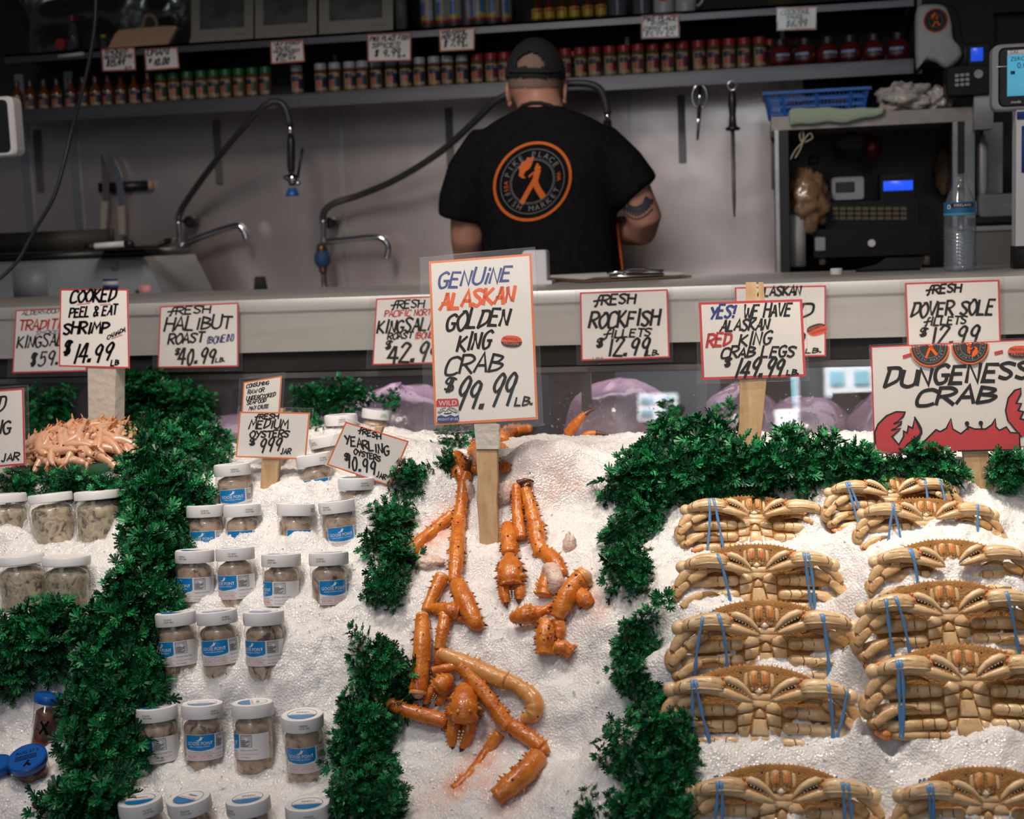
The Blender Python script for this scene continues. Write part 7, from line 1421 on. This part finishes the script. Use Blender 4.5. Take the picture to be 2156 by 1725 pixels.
# ------------------------------------------------------------------ the bed of ice
X0, X1_, Y0_, Y1_, ST = -1.86, .66, 1.66, 3.035, .0031
nx, ny = int((X1_ - X0) / ST), int((Y1_ - Y0_) / ST)
gx, gy = np.meshgrid(X0 + np.arange(nx) * ST, Y0_ + np.arange(ny) * ST)
def bil(T, gx, gy, x0, y0, st):
    i = np.clip((gx - x0) / st, 0, T.shape[1] - 1.001); j = np.clip((gy - y0) / st, 0, T.shape[0] - 1.001); a = i.astype(int); b = j.astype(int); u = i - a; v = j - b
    return (T[b, a] * (1 - u) + T[b, a + 1] * u) * (1 - v) + (T[b + 1, a] * (1 - u) + T[b + 1, a + 1] * u) * v
gz = bil(TAB, gx, gy, GX[0], GYa[0], .008)
dzx = np.gradient(gz, ST, axis=1); dzy = np.gradient(gz, ST, axis=0); ln = np.sqrt(1 + dzx ** 2 + dzy ** 2); nX, nY, nZ = -dzx / ln, -dzy / ln, 1 / ln
sy = np.cumsum(ln[:, nx // 2]) * ST      # arc length along the slope, so grains keep their size on the steep parts
def nz(cell, seed):
    g = np.random.default_rng(seed); T = g.random((int(sy[-1] / cell) + 4, int((X1_ - X0) / cell) + 4)) * 2 - 1
    return bil(T, gx - X0, np.repeat(sy[:, None], nx, 1), 0, 0, cell)
disp = .010 * nz(.10, 1) + .006 * nz(.042, 2) + .0026 * nz(.016, 3) + .0016 * nz(.0075, 4) + .0006 * np.random.default_rng(5).standard_normal(gx.shape).clip(-1.6, 1.6)
patch = np.clip(nz(.13, 6) * 1.2 + .4, 0, 1); disp += patch * .0022 * np.sign(nz(.006, 7)) * np.abs(nz(.006, 8))
px3 = np.stack([gx + nX * disp, gy + nY * disp, gz + nZ * disp], -1).reshape(-1, 3)
# orange of the buried legs showing through the ice, painted into its colour
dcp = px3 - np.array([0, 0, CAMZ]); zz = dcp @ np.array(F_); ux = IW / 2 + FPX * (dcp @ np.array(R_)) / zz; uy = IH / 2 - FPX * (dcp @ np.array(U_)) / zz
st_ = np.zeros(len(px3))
for (a, b, w, s) in SHOW_THROUGH:
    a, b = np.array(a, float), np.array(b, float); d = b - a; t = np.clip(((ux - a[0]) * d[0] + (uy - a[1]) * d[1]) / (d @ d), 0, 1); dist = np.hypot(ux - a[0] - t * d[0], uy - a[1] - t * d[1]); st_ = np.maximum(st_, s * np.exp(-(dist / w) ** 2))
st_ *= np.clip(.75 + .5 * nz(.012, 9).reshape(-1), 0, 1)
gch = np.random.default_rng(11); nc = 3500; pick = gch.integers(0, len(px3), nc); cs = gch.uniform(.0007, .0020, nc)[:, None, None] * gch.uniform(.5, 1.3, (nc, 1, 3)); cube = np.array([(-1, -1, -1), (1, -1, -1), (1, 1, -1), (-1, 1, -1), (-1, -1, 1), (1, -1, 1), (1, 1, 1), (-1, 1, 1)], float)
cv = (cube[None] * (1 + gch.uniform(-.45, .3, (nc, 8, 3)))) * cs; an = gch.uniform(0, 6.28, (nc, 3)); ca, sa = np.cos(an), np.sin(an)
def rot2(v, i, j, c, s): a_, b_ = v[..., i].copy(), v[..., j].copy(); v[..., i] = a_ * c[:, None] - b_ * s[:, None]; v[..., j] = a_ * s[:, None] + b_ * c[:, None]
rot2(cv, 0, 1, ca[:, 0], sa[:, 0]); rot2(cv, 1, 2, ca[:, 1], sa[:, 1]); rot2(cv, 0, 2, ca[:, 2], sa[:, 2])
nrm_ = np.stack([nX, nY, nZ], -1).reshape(-1, 3); chips = (cv + (px3[pick] + nrm_[pick] * .0008)[:, None, :]).reshape(-1, 3); ng = len(px3)
cq = np.array([(0, 3, 2, 1), (4, 5, 6, 7), (0, 1, 5, 4), (1, 2, 6, 5), (2, 3, 7, 6), (3, 0, 4, 7)]); cquads = (cq[None] + (np.arange(nc) * 8)[:, None, None]).reshape(-1, 4) + ng
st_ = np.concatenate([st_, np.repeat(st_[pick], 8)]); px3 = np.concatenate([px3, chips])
ii = (np.arange(ny - 1)[:, None] * nx + np.arange(nx - 1)[None]).reshape(-1); quads = np.stack([ii, ii + 1, ii + nx + 1, ii + nx], -1); nq0 = len(quads); quads = np.concatenate([quads, cquads])
im = bpy.data.meshes.new('crushed_ice'); im.vertices.add(len(px3)); im.vertices.foreach_set('co', px3.astype(np.float32).reshape(-1)); im.loops.add(quads.size); im.loops.foreach_set('vertex_index', quads.astype(np.int32).reshape(-1)); im.polygons.add(len(quads)); im.polygons.foreach_set('loop_start', np.arange(0, quads.size, 4, dtype=np.int32)); im.polygons.foreach_set('loop_total', np.full(len(quads), 4, np.int32)); im.polygons.foreach_set('use_smooth', np.arange(len(quads)) < nq0); im.update(calc_edges=True)
at_ = im.attributes.new('leg_show_through', 'FLOAT', 'POINT'); at_.data.foreach_set('value', st_.astype(np.float32))
icem = mat('crushed_ice', (.80, .80, .81), .20, 0, .6, sss=.5, sss_rad=.010, bump=(260, .30, 'v')); nt = icem.node_tree; bs = nt.nodes['Principled BSDF']
aa = nt.nodes.new('ShaderNodeAttribute'); aa.attribute_name = 'leg_show_through'; mxn = nt.nodes.new('ShaderNodeMix'); mxn.data_type = 'RGBA'; mxn.inputs['A'].default_value = (.82, .82, .83, 1); mxn.inputs['B'].default_value = (.80, .24, .06, 1)
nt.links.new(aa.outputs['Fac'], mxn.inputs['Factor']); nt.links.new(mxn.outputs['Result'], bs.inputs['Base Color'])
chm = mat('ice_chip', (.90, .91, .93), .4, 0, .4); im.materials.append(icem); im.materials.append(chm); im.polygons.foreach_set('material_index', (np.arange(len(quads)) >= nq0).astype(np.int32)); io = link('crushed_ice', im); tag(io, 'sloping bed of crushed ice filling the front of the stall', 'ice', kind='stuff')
bn = MB(); bn.box(((X0 + X1_) / 2, 1.62, .20), (X1_ - X0 + .1, .04, .38)); bn.box(((X0 + X1_) / 2, 2.28, .20), (X1_ - X0 + .1, 1.32, .04))
for px_ in (X0 - .03, X1_ + .03): bn.prism([(-1.44, .02), (0, .02), (0, 1.02), (-.3, .98), (-.9, .74), (-1.44, .40)], (px_, 2.96, 0), .02, 0, Matrix.Rotation(math.radians(90), 3, 'Z').inverted() if False else Matrix(((0, 1, 0), (1, 0, 0), (0, 0, 1))))
tag(bn.build('display_bin', STEEL, sharp=30), 'steel bin that holds the sloping bed of ice', 'bin')

# ------------------------------------------------------------------ cooked shrimp heaped in a bowl
bc = onI(190, 962, -.01); kb = mpp(bc); BR_, BH_ = 142 * kb, 100 * kb
e = empty('serving_bowl', bc, 'shallow green-rimmed bowl under the heap of cooked shrimp', 'bowl'); q = MB(); q.lathe([(.05, -.045), (BR_ * .75, -.03), (BR_ * 1.02, .004), (BR_ * 1.05, .004), (BR_ * .78, -.036), (.05, -.052)], n=48); q.build('bowl_body', mat('green_bowl', (.02, .20, .07), .35), e, sharp=50)
SHR = mat('cooked_shrimp', (.72, .36, .21), .28, sss=.12, sss_rad=.004, noise=(48, .35, (.62, .42, .30), 4), coat=.4, obj_rand=1); SHL = mat('shrimp_orange', (.74, .34, .16), .35); EYE = mat('shrimp_eye', (.015, .010, .012), .2)
def shrimp(seed):
    r = random.Random(seed); q = MB(); pts = []; rad = []; bend = r.uniform(.6, 1.5)
    for i in range(11):
        t = i / 10; a = bend * (t - .35); pts.append(V(.026 * math.sin(a) / bend * 2.0, 0, .026 * (1 - math.cos(a)) / bend * 1.6)); rad.append(.0074 * [.45, .85, 1., 1.04, 1., .94, .88, .78, .64, .5, .36][i] * (1 + .05 * (i % 2)))
    q.sweep(pts, [(a, a * 1.1) for a in rad], 10, 0, up=(0, 1, 0)); hd = pts[0]; tl = pts[-1]; td = (pts[-1] - pts[-2]).normalized(); h2 = (pts[0] - pts[1]).normalized()
    for s in (-1, 0, 1): q.sweep([tl, tl + td * .006 + V(0, s * .003, 0), tl + td * .012 + V(0, s * .0055, 0)], [(.0016, .001), (.0028, .001), (.0008, .0006)], 6, 1)
    for s in (-1, 1): q.ell(hd + h2 * .001 + V(0, s * .0036, .0014), (.0016,) * 3, 2, None, 7, 5)
    q.cone(hd, h2 + V(0, 0, .15), .0022, .012, 1, 5)
    for k in range(5): d = (h2 + V(0, r.uniform(-.5, .5), r.uniform(-.1, .7))).normalized(); q.sweep([hd, hd + d * .009, hd + d * .017 + V(0, r.uniform(-.004, .004), .002)], [.0005, .0004, .0002], 4, 1)
    for k in range(6): c = pts[2 + k // 1 if k < 5 else 6]; q.sweep([c, c + V(.001, r.uniform(-.003, .003), .009)], [.0007, .0004], 4, 1)
    return q.mesh('shrimp', [SHR, SHL, EYE])
sms = [shrimp(i) for i in range(5)]; r = random.Random(5); n_s = 0; hmd = MB()
hmd.ell((0, 0, -.03), (BR_ * .93, BR_ * .93, BH_ * .62 + .022), 0, None, 28, 12)
spots = []
for tries in range(9000):
    th = r.uniform(0, 2 * math.pi); rr = math.sqrt(r.random()); x, y = math.cos(th) * rr, math.sin(th) * rr
    if y > .55: continue
    if all((x - a) ** 2 + ((y - b) * 1.0) ** 2 > .0155 for a, b in spots): spots.append((x, y))
for layer in (0, 1):
    for (x, y) in spots:
        if layer and r.random() < .45: continue
        x2, y2 = (x, y) if not layer else (x + r.uniform(-.1, .1), y + r.uniform(-.1, .1)); q2 = min(1, x2 * x2 + y2 * y2); z = BH_ * .62 * (1 - q2) ** .5 * 1.0 + (.004 + .007 * layer)
        o = link('cooked_shrimp', sms[r.randrange(5)]); nn = V(x2 * .4, y2 * .4 - .3, .85).normalized(); qd = V(0, 1, 0).rotation_difference(nn) if r.random() < .8 else V(0, -1, 0).rotation_difference(nn)
        o.matrix_world = Matrix.Translation(bc + V(x2 * BR_ * .96, y2 * BR_ * .96, z - .008)) @ qd.to_matrix().to_4x4() @ Matrix.Rotation(r.uniform(0, 6.28), 4, 'Y') @ Matrix.Scale(r.uniform(.95, 1.3), 4)
        tag(o, 'whole cooked pink shrimp lying in the heap in the bowl', 'shrimp', 'cooked shrimp heaped in the bowl'); n_s += 1
print('shrimp', n_s)

# ------------------------------------------------------------------ green plastic parsley
GRM = [mat('parsley_green', (.004, .125, .036), .42, noise=(28, .35, (.010, .20, .056), 3), spec=.4), mat('parsley_dark', (.002, .06, .02), .45), mat('parsley_light', (.012, .25, .07), .42)]
for g_ in GRM: g_.node_tree.nodes['Principled BSDF'].inputs['Roughness'].default_value = .45
def leaflet(scale, rz, base, dirv, up, r):
    """toothed three-lobed leaf, flat fan of triangles with slight cup"""
    d = Vector(dirv).normalized(); s = d.cross(up).normalized(); u = s.cross(d); vs = [base]; out = []
    lob = [(-1.4, .22), (-1.3, .82), (-1.02, .9), (-.9, .42), (-.74, .98), (-.46, 1.02), (-.35, .42), (-.16, 1.14), (.16, 1.14), (.35, .42), (.46, 1.02), (.74, .98), (.9, .42), (1.02, .9), (1.3, .82), (1.4, .22)]
    for a, l in lob: vs.append(base + (d * math.cos(a) + s * math.sin(a)) * l * scale + u * (scale * (.22 * abs(math.sin(a * 1.0)) + r.uniform(-.12, .12))))
    return vs, [(0, i, i + 1) for i in range(1, len(lob))]
def sprig(seed):
    r = random.Random(seed); q = MB(); H = 1.0; lean_ = V(r.uniform(-.3, .3), r.uniform(-.3, .3), 0); st = [V(0, 0, 0) + lean_ * (t * t) + V(0, 0, t * H) for t in np.linspace(0, 1, 6)]
    q.sweep(st, [.022, .020, .018, .015, .012, .008], 4, 1)
    n = 9
    for i in range(n):
        t = .22 + .74 * i / (n - 1); p = lean_ * (t * t) + V(0, 0, t * H); a = i * 2.4 + r.uniform(-.4, .4); L = .46 * (1.05 - .5 * t) * r.uniform(.8, 1.15); d = V(math.cos(a), math.sin(a), r.uniform(.35, .9)).normalized(); tip = p + d * L
        q.sweep([p, p.lerp(tip, .5) + V(0, 0, .02), tip], [.012, .010, .007], 3, 1)
        up = V(r.uniform(-.3, .3), r.uniform(-.3, .3), 1)
        for (bs_, dd, sc) in ((tip, d, .20), (p.lerp(tip, .66), d + V(-d.y, d.x, .2) * 1.1, .155), (p.lerp(tip, .66), d - V(-d.y, d.x, -.2) * 1.1, .155)):
            vs, fs = leaflet(sc * r.uniform(.9, 1.35), 0, bs_, dd, up, r); q.add(vs, fs, r.choice([0, 0, 1, 1, 2]))
    vs, fs = leaflet(.2, 0, st[-1], V(.3, .2, 1), V(0, 1, 0), r); q.add(vs, fs, 0)
    return np.array(q.v, np.float32), q.f, np.array(q.m, np.int32)
SPR = [sprig(i) for i in range(6)]
def garland(label, blobs, seed, name='green_garland', size=(.045, .075), tilt=.9, surf=None, dens=1., hang=0.):
    """blobs: (px, py, half width px, half height px, count) spread over the ice"""
    r = random.Random(seed); V_, F_l, M_l = [], [], []; off = 0; surf = surf or onI
    c0 = surf(blobs[0][0], blobs[0][1])
    for (bx_, by_, hw, hh, cnt) in blobs:
        for k in range(int(cnt * dens)):
            a = r.uniform(0, 6.28); q = math.sqrt(r.random()); x, y = bx_ + max(6, hw * .86 - 16) * q * math.cos(a), by_ + 5 + max(5, hh * .86 - 12) * q * math.sin(a); p = surf(x, y); nn = nrmI(p.x, p.y); nn = (nn + V(0, -.35, .25)).normalized()
            d = (nn * r.uniform(.1, .8) + V(r.uniform(-1, 1), r.uniform(-.5, .5), r.uniform(-.7, .8)) * tilt).normalized(); sc = r.uniform(*size) * (.86 if q < .75 else .72)
            rot = V(0, 0, 1).rotation_difference(d).to_matrix() @ Matrix.Rotation(r.uniform(0, 6.28), 3, 'Z'); v, f, m = SPR[r.randrange(6)]
            V_.append(v @ np.array(rot).T * sc + np.array(p + nn * r.uniform(-.008, .012) - c0)); F_l.append([tuple(i + off for i in g) for g in f]); M_l.append(m); off += len(v)
    me = bpy.data.meshes.new(name); me.from_pydata(np.concatenate(V_).tolist(), [], [g for f in F_l for g in f])
    for m in GRM: me.materials.append(m)
    me.polygons.foreach_set('material_index', np.concatenate(M_l)); me.update(); o = link(name, me, loc=c0); return tag(o, label, 'greenery', 'green plastic garlands')
garland('big bank of plastic parsley behind and around the shrimp bowl', [(90, 880, 60, 40, 40), (280, 860, 60, 50, 60), (330, 850, 50, 34, 30), (390, 880, 70, 60, 60), (350, 950, 80, 60, 70), (420, 960, 60, 60, 50), (330, 1020, 90, 40, 60), (300, 905, 20, 40, 16)], 1)
garland('strip of plastic parsley in front of the shrimp bowl above the herring jars', [(40, 1032, 60, 12, 22), (150, 1032, 80, 10, 30), (240, 1044, 60, 14, 26)], 2, size=(.035, .055))
garland('long plastic garland running down between the herring and the oyster jars', [(370, 1060, 70, 40, 46), (330, 1110, 60, 50, 30), (335, 1180, 40, 60, 44), (300, 1250, 60, 50, 50), (255, 1330, 70, 50, 60), (250, 1410, 78, 60, 74), (235, 1500, 82, 60, 74), (228, 1590, 82, 60, 74), (205, 1690, 95, 56, 80), (300, 1450, 40, 50, 20)], 3)
garland('branch of plastic parsley reaching left under the lower herring jars', [(110, 1330, 60, 40, 34), (40, 1360, 60, 40, 40), (80, 1385, 70, 32, 34), (15, 1420, 35, 36, 20)], 4)
garland('tuft of plastic parsley behind the topmost oyster jars', [(660, 850, 50, 30, 26), (735, 845, 30, 25, 22), (640, 900, 30, 30, 16), (835, 862, 8, 16, 4)], 5, size=(.04, .065))
garland('small green tuft under the yearling oysters sign', [(860, 1012, 24, 32, 22)], 6, size=(.03, .045))
garland('little green sprig left behind the wooden stake below the golden king crab sign', [(960, 925, 50, 8, 16), (930, 985, 34, 14, 14)], 7, size=(.025, .04))
garland('short green strip on the ice between the oyster jars and the king crab', [(835, 1090, 36, 28, 26), (815, 1150, 30, 40, 26), (835, 1190, 30, 40, 30), (818, 1240, 30, 30, 24)], 8, size=(.032, .05))
garland('green garland below the king crab claws, left side, running to the bottom', [(815, 1390, 34, 26, 22), (815, 1440, 44, 40, 40), (780, 1520, 60, 50, 56), (770, 1600, 72, 56, 70), (770, 1690, 84, 50, 70), (785, 1352, 20, 10, 5)], 9, size=(.035, .055))
garland('big bank of plastic parsley around the red king crab stake', [(1425, 955, 50, 30, 34), (1500, 960, 60, 34, 40), (1640, 975, 60, 26, 30), (1380, 1000, 60, 34, 40), (1480, 1010, 110, 32, 70), (1620, 1012, 100, 28, 54), (1360, 1035, 60, 26, 36), (1520, 905, 10, 14, 3), (1415, 900, 20, 10, 5), (1700, 955, 30, 10, 5)], 10)
garland('plastic parsley behind the topmost crabs and the dungeness stake', [(1740, 985, 60, 24, 34), (1830, 985, 60, 16, 30), (1935, 985, 70, 14, 32), (1984, 1010, 26, 18, 14), (2140, 1000, 44, 26, 36), (1800, 1005, 50, 16, 16)], 11, size=(.035, .06))
garland('green strip between the king crab ice and the upper left crabs', [(1345, 1090, 46, 36, 40), (1310, 1140, 40, 40, 40), (1330, 1195, 44, 34, 40), (1325, 1228, 36, 14, 14), (1290, 1060, 14, 20, 6)], 12, size=(.033, .052))
garland('narrow green strip midway down the left edge of the crabs', [(1345, 1322, 34, 18, 18), (1345, 1365, 32, 34, 26), (1335, 1422, 32, 30, 24), (1400, 1275, 16, 8, 3)], 13, size=(.03, .048))
garland('green garland at the bottom between king crab and crabs', [(1390, 1490, 40, 36, 36), (1400, 1560, 56, 50, 56), (1400, 1640, 60, 50, 60), (1385, 1710, 76, 40, 60), (1270, 1700, 30, 16, 9), (1330, 1580, 20, 60, 12)], 14, size=(.035, .055))
